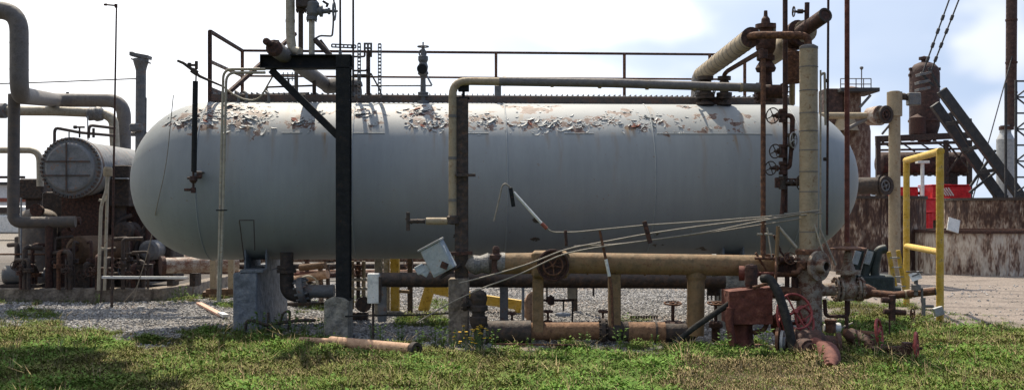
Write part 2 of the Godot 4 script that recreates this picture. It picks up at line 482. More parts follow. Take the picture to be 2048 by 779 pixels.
func gh(x: float, d: float) -> float:
	var h := wob.get_noise_2d(x * 1.3, d * 1.3) * 0.03 + fine.get_noise_2d(x * 0.6, d * 0.6) * 0.012
	h += 0.28 * exp(-(pow((x - 2.6) / 0.55, 2) + pow((d - 25.6) / 0.5, 2))) + 0.13 * exp(-(pow((x - 3.9) / 1.3, 2) + pow((d - 24.5) / 0.5, 2)))
	h += 0.12 * exp(-pow((d - 24.6) / 0.7, 2)) * smoothstep(-3.0, 0.0, x) * smoothstep(6.0, 4.5, x)
	if d < 15.5: h += lawn(x, d) * 0.02
	return h - 0.012
func ground_color(x: float, d: float) -> Color:
	var px := 1024.0 + x / d * F
	var n1 := wob.get_noise_2d(x * 1.5 + 50.0, d * 1.5)
	var n2 := fine.get_noise_2d(x * 2.0, d * 2.0 + 30.0)
	var grav := Vector3(0.25, 0.235, 0.225) * (1.0 + 0.28 * n1 + 0.35 * n2)
	grav = grav.lerp(Vector3(0.25, 0.19, 0.15), smoothstep(-0.05, 0.4, n1) * 0.6)
	var road := Vector3(0.27, 0.225, 0.195) * (1.0 + 0.14 * n1 + 0.16 * n2)
	var tr: float = fine.get_noise_2d(x * 0.25 + d * 0.1, d * 2.2)       # faint wheel tracks along the road
	road *= 1.0 - 0.36 * smoothstep(0.1, 0.4, tr)
	var oil: float = fine.get_noise_2d(x * 0.45 + 80.0, d * 0.45)
	grav *= 1.0 - 0.5 * smoothstep(0.18, 0.42, oil)
	var k: float = smoothstep(1450.0, 1700.0, px + n1 * 120.0)
	var c := grav.lerp(road, k)
	var py := HZ + F * EYE / d
	var bare: float = pow((px - 1540.0) / 185.0, 2) + pow((py - 768.0) / 38.0, 2) + n1 * 0.9 + n2 * 0.6
	c = c.lerp(Vector3(0.115, 0.09, 0.062) * (1.0 + 0.6 * n2), smoothstep(1.3, 0.7, bare) * 1.0)
	var soil := Vector3(0.062, 0.055, 0.028) * (1.0 + 0.5 * n2)
	c = c.lerp(soil, lawn(x, d))
	return Color(c.x, c.y, c.z)
func ground():
	var gm := StandardMaterial3D.new()
	gm.albedo_texture = mott(60, 0.03, hexs([[0.15, "b4b4b4"], [0.4, "d8d8d6"], [0.55, "eeeeec"], [0.8, "ffffff"]]), 512, 5)
	gm.vertex_color_use_as_albedo = true
	gm.uv1_triplanar = true
	gm.uv1_world_triplanar = true
	gm.uv1_scale = Vector3.ONE / 1.7
	gm.normal_enabled = true
	gm.normal_texture = bump(61, 0.05, 10.0, 512)
	gm.normal_scale = 1.0
	gm.roughness = 0.97
	M.ground = gm
	var xs := []
	var ds := []
	for v in [-900.0, -300.0, -90.0, -40.0, -25.0, -18.0]: xs.append(v)
	var x := -14.0
	while x <= 14.0:
		xs.append(x); x += 0.13
	for v in [18.0, 25.0, 40.0, 90.0, 300.0, 900.0]: xs.append(v)
	for v in [-40.0, -5.0, 3.0, 6.5]: ds.append(v)
	var d := 8.5
	while d < 34.0:
		ds.append(d); d += 0.11 if d < 20.0 else 0.25
	for v in [38.0, 46.0, 60.0, 100.0, 250.0, 700.0, 1500.0]: ds.append(v)
	var vt := PackedVector3Array()
	var cs := PackedColorArray()
	var idx := PackedInt32Array()
	var nx := xs.size()
	for dd in ds:
		for xx in xs:
			var near: bool = dd > 8.0 and dd < 40.0 and abs(xx) < 15.0
			vt.append(Vector3(xx, gh(xx, dd) if near else -0.01, -dd))
			cs.append(ground_color(xx, max(dd, 8.0)) if dd < 60.0 else Color(0.25, 0.22, 0.19))
	for j in ds.size() - 1:
		for i in nx - 1:
			var a := j * nx + i
			idx.append_array(PackedInt32Array([a, a + nx, a + 1, a + 1, a + nx, a + nx + 1]))
	var st := SurfaceTool.new()
	var arr := []
	arr.resize(Mesh.ARRAY_MAX)
	arr[Mesh.ARRAY_VERTEX] = vt
	arr[Mesh.ARRAY_COLOR] = cs
	arr[Mesh.ARRAY_INDEX] = idx
	st.create_from_arrays(arr)
	st.generate_normals()
	var o := MeshInstance3D.new()
	o.name = "ground"
	o.mesh = st.commit()
	o.material_override = gm
	o.set_meta("kind", "structure")
	add_child(o)

func scatter(called, label, category, mesh, xf: Array, cs: Array, m):
	var mm := MultiMesh.new()
	mm.transform_format = MultiMesh.TRANSFORM_3D
	mm.use_colors = true
	mm.mesh = mesh
	mm.instance_count = xf.size()
	for i in xf.size():
		mm.set_instance_transform(i, xf[i])
		mm.set_instance_color(i, cs[i])
	var o := MultiMeshInstance3D.new()
	o.name = numbered(called)
	o.multimesh = mm
	o.material_override = m
	add_child(o)
	tag(o, label, category, "", "stuff")
func leaf_mat(back: Color) -> StandardMaterial3D:
	var m := StandardMaterial3D.new()
	m.vertex_color_use_as_albedo = true
	m.roughness = 0.85
	m.metallic_specular = 0.25
	m.cull_mode = BaseMaterial3D.CULL_DISABLED
	m.backlight_enabled = true
	m.backlight = back
	return m
func blade_tuft(n: int, hmin: float, hmax: float, wid: float, spread: float) -> ArrayMesh:
	var b := MB.new()
	for k in n:
		var a := rng.randf() * TAU
		var o := Vector3(cos(a), 0, sin(a))
		var base := o * rng.randf() * spread
		var h := rng.randf_range(hmin, hmax)
		var lean := rng.randf_range(0.15, 0.8) * h
		var w := Vector3(-o.z, 0, o.x).rotated(Vector3.UP, rng.randf_range(-0.8, 0.8)) * wid * rng.randf_range(0.7, 1.3)
		var p1 := base + o * lean * 0.4 + Vector3.UP * h * 0.65
		var p2 := base + o * lean + Vector3.UP * h * rng.randf_range(0.75, 1.0)
		var nn := (Vector3.UP * 0.8 + o * 0.6).normalized()
		b.quad(base - w, base + w, p1 + w * 0.8, p1 - w * 0.8, nn, nn, nn, nn)
		b.tri(p1 - w * 0.8, p1 + w * 0.8, p2, nn, nn, nn)
	org = Vector3.ZERO
	return mesh_of(b)
func leaf_plant(n: int, hgt: float, size: float, spread: float) -> ArrayMesh:
	var b := MB.new()
	if hgt > 0.2:
		for j in 4:
			var sd := Vector3(cos(j * 1.6), 0, sin(j * 1.6))
			b.tube([sd * 0.01, sd * spread * 0.35 + Vector3.UP * hgt * 0.6, sd * spread * 0.5 + Vector3.UP * hgt], [0.004, 0.003, 0.002], 4)
	for k in n:
		var a := (k % 4) * 1.6 + rng.randf_range(-0.7, 0.7) if hgt > 0.2 else rng.randf() * TAU
		var o := Vector3(cos(a), 0, sin(a))
		var y := rng.randf() * hgt
		var c := o * rng.randf() * spread * (1.0 - 0.5 * y / hgt) + Vector3.UP * y
		if hgt > 0.2:
			var j := k % 4
			var sd := Vector3(cos(j * 1.6), 0, sin(j * 1.6))
			c = sd * spread * (0.35 * y / (hgt * 0.6) if y < hgt * 0.6 else 0.35 + 0.15 * (y - hgt * 0.6) / (hgt * 0.4)) + Vector3.UP * y
		var s := size * rng.randf_range(0.6, 1.3)
		var dir := (o + Vector3.UP * rng.randf_range(-0.25, 0.8)).normalized()
		var w := Vector3(-o.z, rng.randf_range(-0.4, 0.4), o.x).normalized() * s * 0.42
		var nn := dir.cross(w).normalized()
		if nn.y < 0: nn = -nn
		var mid := c + dir * s * 0.5 - nn * s * 0.07
		var tip := c + dir * s
		b.tri(c, mid + w, tip, nn, nn, nn)
		b.tri(c, mid - w, tip, nn, nn, nn)
	org = Vector3.ZERO
	return mesh_of(b)
func pebble(seed_: int) -> ArrayMesh:
	var r := RandomNumberGenerator.new()
	r.seed = seed_
	var b := MB.new()
	var rings := []
	for j in 4:
		var ring := []
		var ph := PI * j / 3.0
		for k in 6:
			var a := TAU * k / 6.0 + j * 0.4
			var q := r.randf_range(0.75, 1.2)
			ring.append(Vector3(cos(a) * sin(ph) * q, cos(ph) * 0.62 * q, sin(a) * sin(ph) * q * 0.8))
		if j == 0 or j == 3:
			for k in 6: ring[k] = Vector3(0, cos(ph) * 0.6, 0)
		rings.append(ring)
	for j in 3:
		for k in 6:
			var l := (k + 1) % 6
			for t in [[rings[j][k], rings[j + 1][k], rings[j + 1][l]], [rings[j][k], rings[j + 1][l], rings[j][l]]]:
				var nn: Vector3 = (t[1] - t[0]).cross(t[2] - t[0])
				if nn.length() < 1e-6: continue
				nn = nn.normalized()
				if nn.dot(t[0] + t[1] + t[2]) < 0: nn = -nn
				b.tri(t[0], t[1], t[2], nn, nn, nn)
	org = Vector3.ZERO
	return mesh_of(b)
func vegetation():
	var lm := leaf_mat(Color(0.22, 0.27, 0.07))
	var kinds := [
		["grass", "short green grass covering the lawn in the foreground", "grass", blade_tuft(12, 0.03, 0.075, 0.003, 0.055)],
		["grass", "longer fine grass blades mixed through the foreground lawn", "grass", blade_tuft(12, 0.04, 0.10, 0.0025, 0.06)],
		["clover_weed", "low leafy clover weeds carpeting the foreground lawn", "weeds", leaf_plant(22, 0.04, 0.015, 0.075)],
		["leafy_weed", "broader leafy weeds scattered through the foreground lawn", "weeds", leaf_plant(20, 0.07, 0.022, 0.08)],
		["dead_grass", "dry brown grass and seed heads among the green lawn", "dry grass", blade_tuft(10, 0.02, 0.09, 0.003, 0.06)]]
	kinds.append(["weed_stalk", "thin upright dry weed stalks standing above the lawn", "weed stalks", blade_tuft(5, 0.12, 0.30, 0.0028, 0.05)])
	var xf := [[], [], [], [], [], []]
	var cs := [[], [], [], [], [], []]
	var n := 0
	while n < 250000:
		n += 1
		var d := sqrt(rng.randf_range(9.6 * 9.6, 15.8 * 15.8)) if n < 200000 else sqrt(rng.randf_range(15.8 * 15.8, 23.0 * 23.0))
		var x := rng.randf_range(-0.53, 0.53) * d
		var g := lawn(x, d)
		if rng.randf() > g * 1.1: continue
		if wob.get_noise_2d(x * 7.0 + 31.0, d * 7.0) < -0.2 and rng.randf() < 0.7: continue
		var n1 := wob.get_noise_2d(x * 4.0, d * 4.0 + 9.0)
		var n2 := wob.get_noise_2d(x * 1.2 + 90.0, d * 1.2)
		var k := 0
		var t := rng.randf()
		var px := 1024.0 + x / d * F
		var py := HZ + F * EYE / d
		var dry: float = 0.05 + 0.2 * smoothstep(0.0, 0.4, -n2)
		if pow((px - 1530.0) / 190.0, 2) + pow((py - 768.0) / 44.0, 2) < 1.0 + n1: dry = 0.8
		var right: float = smoothstep(1000.0, 1250.0, px + n1 * 200.0) * smoothstep(1600.0, 1450.0, px)
		if t < dry: k = 4
		elif t < dry + 0.28 + 0.4 * n1: k = 0
		elif t < dry + 0.42 + 0.2 * n1: k = 1
		elif t < dry + 0.42 + (1.0 - dry - 0.42) * (0.8 - 0.3 * right): k = 2
		else: k = 3
		if rng.randf() < 0.007: k = 5
		var s := rng.randf_range(0.6, 1.25) * (0.75 + 0.5 * g) * (1.0 + 0.6 * n1)
		var by := gh(x, d)
		var bs := Basis(Vector3.UP, rng.randf() * TAU).scaled(Vector3(s, s * rng.randf_range(0.7, 1.1), s))
		xf[k].append(Transform3D(bs, Vector3(x, by - 0.008, -d)))
		var v := rng.randf_range(0.7, 1.3) * (1.0 + 0.3 * n1) * (1.0 + 0.35 * n2)
		var c := Vector3(0.10, 0.145, 0.030)
		if k == 1: c = Vector3(0.14, 0.165, 0.045)
		if k == 2: c = Vector3(0.095, 0.155, 0.028)
		if k == 3: c = Vector3(0.078, 0.145, 0.026)
		if k >= 4: c = Vector3(0.20, 0.16, 0.09)
		else: c = c.lerp(Vector3(0.155, 0.145, 0.05), clamp(-n2 * 1.3 + 0.15, 0.0, 0.7)).lerp(Vector3(0.10, 0.18, 0.035), right * 0.55)
		c *= v * 1.15
		cs[k].append(Color(c.x, c.y, c.z))
	for k in 6: scatter(kinds[k][0], kinds[k][1], kinds[k][2], kinds[k][3], xf[k], cs[k], lm)
	# taller weeds round the piers and the manifold
	var tall := leaf_plant(60, 0.30, 0.04, 0.11)
	var spots := [[505, 672], [520, 668], [545, 676], [560, 668], [585, 672], [610, 676], [640, 684], [760, 690], [800, 684], [840, 694], [870, 700], [885, 690], [905, 696], [985, 706], [1060, 708], [1170, 708], [1240, 708], [1310, 708], [1660, 690], [1700, 680], [1720, 712], [1640, 735], [1760, 722], [480, 678], [350, 606], [365, 604], [195, 606], [745, 680], [1530, 720], [1450, 716]]
	var seen := {}
	spots.sort_custom(func(m1, m2): return m1[0] < m2[0])
	for i in spots.size():
		var q: Vector3 = G(spots[i][0], spots[i][1])
		var o := MeshInstance3D.new()
		o.name = numbered("tall_weed")
		o.mesh = tall
		var m: StandardMaterial3D = lm
		if not M.has("weed"):
			m = lm.duplicate()
			m.vertex_color_use_as_albedo = false
			m.albedo_color = Color(0.085, 0.14, 0.04).linear_to_srgb()
			M.weed = m
		o.material_override = M.weed
		add_child(o)
		o.position = Vector3(q.x, gh(q.x, -q.z) - 0.01, q.z)
		o.rotation.y = i * 2.1
		o.scale = Vector3.ONE * (0.75 + 0.55 * fmod(i * 0.37, 1.0))
		var near := "the left concrete pier"
		for e in [[180, "the slim pole"], [380, "the concrete pad kerb"], [600, "the left concrete pier"], [690, "the concrete pedestal"], [820, "the fallen tan pipe"], [935, "the brown column's foot"], [1060, "the ground pipe's brown sleeve"], [1240, "the ground pipe's rusty length"], [1340, "the bolted flange joint"], [1440, "the ochre drop pipe"], [1560, "the rusty housing's base"], [1690, "the standpipe"], [2048, "the red handwheels in the grass"]]:
			if spots[i][0] < e[0]:
				near = e[1]
				break
		seen[near] = seen.get(near, 0) + 1
		tag(o, "leafy green weed beside %s, %s from the left" % [near, ["first", "second", "third", "fourth", "fifth", "sixth", "seventh", "eighth"][seen[near] - 1]], "weed", "weeds along the lawn edge")
	# yellow flowers
	var fl := [[925, 697], [945, 694], [952, 702], [938, 706], [962, 700]]
	for i in fl.size():
		var q: Vector3 = G(fl[i][0], fl[i][1])
		q.y = gh(q.x, -q.z)
		var t := thing("flowering_weed", "weed with small yellow flowers before the brown column, %s from the left" % ["first", "third", "fourth", "second", "fifth"][i], "weed", q, "yellow flowering weeds")
		t.scale = Vector3.ONE
		var st := MB.new()
		var hd := MB.new()
		for k in 9:
			var a := rng.randf() * TAU
			var top := q + Vector3(cos(a) * 0.12, rng.randf_range(0.12, 0.30), sin(a) * 0.12)
			st.tube([q, q.lerp(top, 0.6) + Vector3(0, 0.02, 0), top], 0.003, 5)
			for j in 6:
				var b := TAU * j / 6.0
				var o2 := Vector3(cos(b), 0.35, sin(b)) * 0.022
				var sdv := Vector3(-sin(b), 0, cos(b)) * 0.012
				hd.tri(top, top + o2 + sdv, top + o2 - sdv, Vector3.UP, Vector3.UP, Vector3.UP)
		var lf := MeshInstance3D.new()
		lf.name = "leaves"
		lf.mesh = tall
		lf.material_override = M.weed
		lf.scale = Vector3.ONE * 0.4
		t.add_child(lf)
		part("stem", st, M.weed)
		if not M.has("petal"):
			var pm := StandardMaterial3D.new()
			pm.albedo_color = Color("e0b61c")
			pm.roughness = 0.7
			M.petal = pm
		part("flower", hd, M.petal)
	# loose gravel
	var sm := StandardMaterial3D.new()
	sm.vertex_color_use_as_albedo = true
	sm.roughness = 0.95
	for v in 3:
		var sx := []
		var sc := []
		for i in 29000:
			var d := sqrt(rng.randf_range(14.0 * 14.0, 26.0 * 26.0))
			var x := rng.randf_range(-0.51, 0.53) * d
			if x > 0.3 * d and rng.randf() < 0.965: continue
			if rng.randf() < lawn(x, d) * 0.97: continue
			var s: float = rng.randf_range(0.011, 0.03) * (1.35 if rng.randf() < 0.08 else 1.0)
			sx.append(Transform3D(Basis.from_euler(Vector3(rng.randf() * 0.6, rng.randf() * TAU, rng.randf() * 0.6)).scaled(Vector3.ONE * s), Vector3(x, gh(x, d) + s * 0.25, -d)))
			var b := rng.randf_range(0.14, 0.46)
			var wm := rng.randf_range(0.0, 0.25)
			sc.append(Color(b, b * (1.0 - 0.2 * wm), b * (1.0 - 0.45 * wm)))
		scatter("gravel", ["loose grey gravel spread over the yard around the tank", "loose rounded gravel spread between the lawn and the concrete pad", "loose angular gravel spread behind and under the tank"][v], "gravel", pebble(80 + v), sx, sc, sm)

# ---------- the tank ----------
const TA := Vector3(-4.74, 2.276, -16.65)
const TB := Vector3(4.39, 2.30, -17.25)
const TR := 1.245
const PEEL := [[425, 238, 62, 26, 1.0], [372, 248, 42, 13, 0.9], [505, 242, 46, 28, 1.0], [480, 222, 40, 10, 0.8], [602, 255, 30, 14, 0.8], [640, 236, 20, 16, 0.7], [600, 232, 14, 8, 0.5], [715, 236, 42, 15, 0.95], [740, 256, 20, 10, 0.6], [832, 235, 44, 25, 1.0], [872, 255, 40, 16, 1.0], [960, 248, 46, 18, 0.9], [905, 238, 30, 12, 0.7], [1055, 223, 36, 10, 1.2], [1108, 216, 26, 4, 0.9], [1060, 258, 50, 14, 0.9], [1085, 256, 50, 16, 1.0], [1160, 257, 52, 14, 1.0], [1205, 245, 34, 12, 1.0], [1270, 257, 44, 14, 0.8], [1245, 230, 32, 8, 0.9], [1300, 243, 22, 18, 0.8], [1345, 272, 22, 5, 0.5], [1370, 215, 20, 4, 0.9], [1010, 215, 20, 4, 0.6], [1490, 250, 30, 20, 0.5], [1420, 240, 40, 18, 0.4], [1440, 265, 60, 8, 0.45], [1570, 240, 30, 20, 0.55], [1350, 250, 30, 16, 0.45]]
func ax_() -> Vector3: return (TB - TA).normalized()
func fw_() -> Vector3: return ax_().cross(Vector3.UP).normalized()
func tank_at(t: float, th: float, out := 0.0) -> Vector3:
	var r := TR
	var tt := t
	var L := (TB - TA).length()
	if t < 0.0: r = sqrt(max(0.0, TR * TR - t * t))
	if t > L: r = sqrt(max(0.0, TR * TR - (t - L) * (t - L)))
	return TA + ax_() * tt + (Vector3.UP * cos(th) + fw_() * sin(th)) * (r + out)
func tank_px(px: float, py: float) -> Vector2:      # photo pixel to (t, theta) on the front of the shell
	var c: float = clamp((362.0 - py) / 157.0, -1.0, 1.0)
	var th := acos(c)
	var d := 16.95 - TR * sin(th)
	var x := (px - 1024.0) / F * d
	return Vector2((x - TA.x) / ax_().x, th)
func tank():
	var L := (TB - TA).length()
	var ax := ax_()
	var fw := fw_()
	thing("storage_tank", "long grey horizontal pressure tank with peeling paint along its top", "tank", Vector3(TA.lerp(TB, 0.5).x, 0, TA.lerp(TB, 0.5).z))
	# paint texture
	var W := 2048
	var H := 1024
	var base := FastNoiseLite.new()
	base.seed = 21
	base.frequency = 0.9
	base.fractal_octaves = 5
	var ed := FastNoiseLite.new()
	ed.seed = 33
	ed.frequency = 5.0
	ed.fractal_octaves = 5
	ed.fractal_gain = 0.6
	var reg := []
	for q in PEEL:
		var a := tank_px(q[0], q[1])
		var e := tank_px(q[0] + q[2], q[1])
		var b := tank_px(q[0], q[1] + q[3])
		var b0 := tank_px(q[0], q[1] - q[3])
		reg.append([a.x, a.y, abs(e.x - a.x), max(0.06, (b.y - b0.y) * 0.5), q[4]])
	var runs := []     # rust runs: t, theta from, theta to, strength
	for q in [[645, 274, 340, 0.7], [1250, 262, 300, 0.7], [1262, 265, 285, 0.5], [1468, 276, 330, 0.55], [1482, 230, 360, 0.35], [735, 262, 300, 0.3], [500, 262, 320, 0.3], [1185, 270, 330, 0.25], [860, 270, 330, 0.25], [1295, 215, 270, 0.6], [1035, 235, 300, 0.4], [420, 262, 300, 0.3], [965, 258, 310, 0.4], [1330, 275, 300, 0.3], [820, 262, 300, 0.3], [580, 215, 260, 0.3], [1545, 240, 320, 0.35], [1440, 215, 265, 0.35], [770, 205, 240, 0.35], [545, 262, 380, 0.22], [880, 270, 420, 0.2], [1110, 272, 400, 0.2], [1220, 272, 440, 0.22], [1400, 276, 420, 0.2], [590, 265, 350, 0.3], [460, 262, 360, 0.3], [1150, 272, 300, 0.5], [1085, 270, 310, 0.4]]:
		var a := tank_px(q[0], q[1])
		runs.append([a.x, a.y, tank_px(q[0], q[2]).y, q[3]])
	for q in [[1300, 470], [1420, 478], [1400, 500], [1320, 492], [1060, 440], [1070, 480], [905, 470]]:
		var a := tank_px(q[0], q[1])
		reg.append([a.x, a.y, 0.12, 0.05, -0.55])
	var data := PackedByteArray()
	data.resize(W * H * 3)
	for j in H:
		var th := (j + 0.5) / H * TAU - PI
		var cy := cos(th) * 1.3
		var cz := sin(th) * 1.3
		for i in W:
			var t := (i + 0.5) / W * (L + 2 * TR) - TR
			var nb := base.get_noise_3d(t, cy, cz)
			var v := 1.0 + 0.10 * nb
			if th > 0.6 and th < 2.7: v += 0.09 * ed.get_noise_3d(t * 1.1, cy * 0.12, cz * 0.12 + 70.0) + 0.05 * ed.get_noise_3d(t * 4.0, cy * 0.2, cz * 4.0)
			var r := 0.28 * v
			var g := 0.302 * v
			var b := 0.308 * v
			if nb > 0.3:
				var k: float = (nb - 0.3) * 0.8
				r = lerp(r, 0.28, k); g = lerp(g, 0.26, k); b = lerp(b, 0.22, k)
			if th > -1.2 and th < 2.7:
				var s := 0.0
				var soot := 0.0
				for q in reg:
					var u: float = (t - q[0]) / q[2]
					if u < -1.5 or u > 1.5: continue
					var w: float = (th - q[1]) / q[3]
					var e := u * u + w * w
					if e > 2.2: continue
					if q[4] > 0.0: s = max(s, q[4] * (1.2 - 0.7 * e))
					else: soot = max(soot, -q[4] * (1.5 - e))
				if s > 0.0 or soot > 0.0:
					var n := ed.get_noise_3d(t * 0.8, cy, cz) * 1.7
					var m := s * 0.75 + n
					if m > 0.62:
						var k2 := ed.get_noise_3d(t * 2.0, cy * 2.0 + 5.0, cz * 2.0)
						r = 0.155 + 0.16 * k2; g = 0.10 + 0.13 * k2; b = 0.08 + 0.12 * k2
					elif m > 0.52:
						r = 0.37; g = 0.365; b = 0.35
					elif m > 0.44 and s > 0.3:
						r *= 1.12; g *= 1.12; b *= 1.1
					if soot > 0.3 and n + soot * 0.6 > 0.5:
						r = 0.08; g = 0.062; b = 0.045
				for q in runs:
					var u2: float = abs(t - q[0] + 0.02 * sin(th * 9.0)) / 0.055
					if u2 < 1.0 and th > q[1] and th < q[2]:
						var f: float = (1.0 - u2) * min(1.0, q[3] * 2.3) * (1.0 - (th - q[1]) / (q[2] - q[1])) * clamp(0.7 + 1.6 * ed.get_noise_3d(t * 3.0, cy * 0.4, cz * 0.4), 0.0, 1.0)
						r = lerp(r, 0.25, f); g = lerp(g, 0.165, f); b = lerp(b, 0.085, f)
				var sp := ed.get_noise_3d(t * 2.2 + 40.0, cy * 2.2, cz * 2.2)
				if sp > 0.52:
					var f2: float = min(1.0, (sp - 0.52) * 9.0)
					r = lerp(r, 0.24, f2); g = lerp(g, 0.17, f2); b = lerp(b, 0.13, f2)
			var k3 := (j * W + i) * 3
			var c := Color(clamp(r, 0, 1), clamp(g, 0, 1), clamp(b, 0, 1)).linear_to_srgb()
			data[k3] = int(c.r * 255.0); data[k3 + 1] = int(c.g * 255.0); data[k3 + 2] = int(c.b * 255.0)
	var tm := StandardMaterial3D.new()
	tm.albedo_texture = ImageTexture.create_from_image(Image.create_from_data(W, H, false, Image.FORMAT_RGB8, data))
	tm.roughness = 0.62
	tm.normal_enabled = true
	tm.normal_texture = bump(34, 0.012, 2.5, 512)
	tm.normal_scale = 0.12
	M.tank = tm
	# shell
	var b := MB.new()
	var ts := []
	for k in 17: ts.append(-TR * cos(PI * 0.5 * k / 16.0))
	for k in range(1, 20): ts.append(L * k / 20.0)
	for k in 17: ts.append(L + TR * sin(PI * 0.5 * k / 16.0))
	var SEG := 96
	for i in ts.size() - 1:
		for k in SEG:
			var th0 := TAU * k / SEG - PI
			var th1 := TAU * (k + 1) / SEG - PI
			var p := [[ts[i], th0], [ts[i + 1], th0], [ts[i + 1], th1], [ts[i], th1]]
			var q := []
			var nn := []
			var uv := []
			for e in p:
				var pt := tank_at(e[0], e[1])
				q.append(pt)
				var cen: Vector3 = TA + ax * clamp(e[0], 0.0, L)
				nn.append((pt - cen).normalized())
				uv.append(Vector2((e[0] + TR) / (L + 2 * TR), (e[1] + PI) / TAU))
			for tr in [[0, 1, 2], [0, 2, 3]]:
				var A: Vector3 = q[tr[0]]
				var B: Vector3 = q[tr[1]]
				var C: Vector3 = q[tr[2]]
				if (B - A).cross(C - A).length() < 1e-7: continue
				var o: Array = tr
				if (B - A).cross(C - A).dot(nn[tr[0]]) > 0.0: o = [tr[0], tr[2], tr[1]]
				for z in o:
					b.v.append(q[z]); b.n.append(nn[z]); b.u.append(uv[z])
	var shell := part("shell", b, "tank")
	# welds
	for t in [0.0, 2.28, 4.6, 6.85, L]:
		var w := MB.new()
		var pp := []
		for k in 64: pp.append(tank_at(t, TAU * k / 64.0, 0.001))
		w.tube(pp, 0.011, 6, false, true)
		part("weld_seam", w, "tank_plain", shell)
	for sp in [[700, 762], [925, 968], [1120, 1180], [1308, 1545], [560, 600]]:
		var lw := MB.new()
		var a := tank_px(sp[0], 275.0)
		var c := tank_px(sp[1], 275.5)
		lw.tube([tank_at(a.x, a.y, 0.002), tank_at((a.x + c.x) * 0.5, a.y, 0.002), tank_at(c.x, a.y, 0.002)], 0.009, 6)
		part("lap_seam", lw, "tank_plain", shell)
	# paint flakes, curled away from the shell
	var fr := RandomNumberGenerator.new()
	fr.seed = 12
	var vars := []
	org = Vector3.ZERO
	for k in 10:
		var fb := MB.new()
		var n := 7
		var rim := []
		var curl := fr.randf_range(0.06, 0.5)
		for e in n:
			var a := TAU * e / n
			var rr := fr.randf_range(0.55, 1.1)
			var q := Vector3(cos(a) * rr * 1.35, 0, sin(a) * rr * 0.7)
			q.y = max(0.0, q.z + 0.35) * curl + 0.05 + fr.randf() * 0.08
			rim.append(q)
		var mid := Vector3(0, 0.06, 0)
		for e in n:
			var A: Vector3 = rim[e]
			var B: Vector3 = rim[(e + 1) % n]
			var nn := (B - mid).cross(A - mid).normalized()
			if nn.y < 0: nn = -nn
			fb.tri(mid, A, B, nn, nn, nn)
			var dn := Vector3(0, -0.025, 0)
			fb.flat(A, B, B + dn, A + dn, ((A + B) * 0.5 - mid).normalized())
			fb.tri(mid + dn, A + dn, B + dn, -nn, -nn, -nn)
		vars.append(mesh_of(fb))
	org = cur.position
	var list := []
	for q in PEEL:
		var cnt := int(q[2] * q[3] * q[4] / 6.0) + 3
		if q[4] < 0.6: cnt = 16
		for k in cnt:
			var a := fr.randf() * TAU
			var rr: float = abs(fr.randfn(0.0, 0.62))
			if rr > 1.7: continue
			var tt := tank_px(q[0] + cos(a) * rr * q[2], q[1] + sin(a) * rr * q[3])
			if q[1] + sin(a) * rr * q[3] < 209.0: continue
			if q[4] > 1.1 and rr < 0.75: continue
			if ed.get_noise_3d(tt.x * 0.5, cos(tt.y) * 1.3, sin(tt.y) * 1.3 + 3.0) < -0.12: continue
			var s := fr.randf_range(0.009, 0.028) * (1.7 if fr.randf() < 0.16 else 2.8 if fr.randf() < 0.06 else 1.0) * (0.65 if q[4] < 0.6 else 1.0)
			list.append([s, tt.x, tt.y, fr.randf_range(-0.9, 0.9), fr.randi() % 10, fr.randf_range(0.5, 1.3)])
	list.sort_custom(func(x, y): return x[0] > y[0])
	var rest := MB.new()
	for i in list.size():
		var e: Array = list[i]
		var up: Vector3 = (Vector3.UP * cos(e[2]) + fw * sin(e[2])).normalized()
		if e[1] < 0.0: up = (tank_at(e[1], e[2]) - TA).normalized()
		var dn := (fw * cos(e[2]) - Vector3.UP * sin(e[2]))
		dn = (dn - up * dn.dot(up)).normalized()
		var sx := up.cross(dn).normalized()
		var bs := Basis(sx, up, dn) * Basis(Vector3.UP, e[3] * 1.4) * Basis.from_scale(Vector3(e[0], e[0] * e[5], e[0]))
		var p := tank_at(e[1], e[2], 0.0005)
		if i < 300:
			var o := MeshInstance3D.new()
			o.name = "paint_flake"
			o.mesh = vars[e[4]]
			o.material_override = M.flake if i % 14 else M.primer_red
			o.transform = Transform3D(bs, p - org)
			shell.add_child(o, true)
		else:
			var arr: Array = vars[e[4]].surface_get_arrays(0)
			var nb2 := bs.inverse().transposed()
			for k in arr[Mesh.ARRAY_VERTEX].size():
				rest.v.append(bs * arr[Mesh.ARRAY_VERTEX][k] + p)
				rest.n.append((nb2 * arr[Mesh.ARRAY_NORMAL][k]).normalized())
	if rest.v.size() > 0:
		var o := part("paint_chips", rest, "flake", shell)
		o.set_meta("kind", "stuff")
	# steel saddles welded under the shell
	for px in [[500.0, 16.6], [1480.0, 17.1]]:
		var X: float = (px[0] - 1024.0) / F * 15.9
		var t := (X - TA.x) / ax.x
		var sb := MB.new()
		for s in [-1, 1]:
			sb.box(TA + ax * (t + s * 0.16) + Vector3(0, -1.16, 0), Vector3(0.03, 0.46, 1.3), Basis(ax, Vector3.UP, fw), 0.004)
		sb.box(TA + ax * t + Vector3(0, -1.375, 0), Vector3(0.34, 0.04, 2.0), Basis(ax, Vector3.UP, fw), 0.004)
		part("saddle", sb, "blue_concrete")
	# bottom nozzle with its flange and drain elbow
	var D := 16.0
	var nz := MB.new()
	var c0 := P(573, 520, D)
	nz.lathe(c0 + Vector3(0, 0.12, 0), Vector3.DOWN, [[0, 0.1], [0.2, 0.1], [0.2, 0.145], [0.25, 0.145], [0.25, 0.13], [0.26, 0.13], [0.26, 0.145], [0.31, 0.145], [0.31, 0]], 20)
	nz.tube(rnd([P(573, 540, D), P(573, 590, D), P(620, 590, D)], 0.3, 7), 0.105, 14)
	part("drain_nozzle", nz, "dark_machine")
	var nf := MB.new()
	nf.flange(P(604, 580, D), Vector3(1, 0.2, 0), 0.2, 0.1, 10)
	nf.tube([P(606, 582, D), P(668, 582, D)], 0.1, 12)
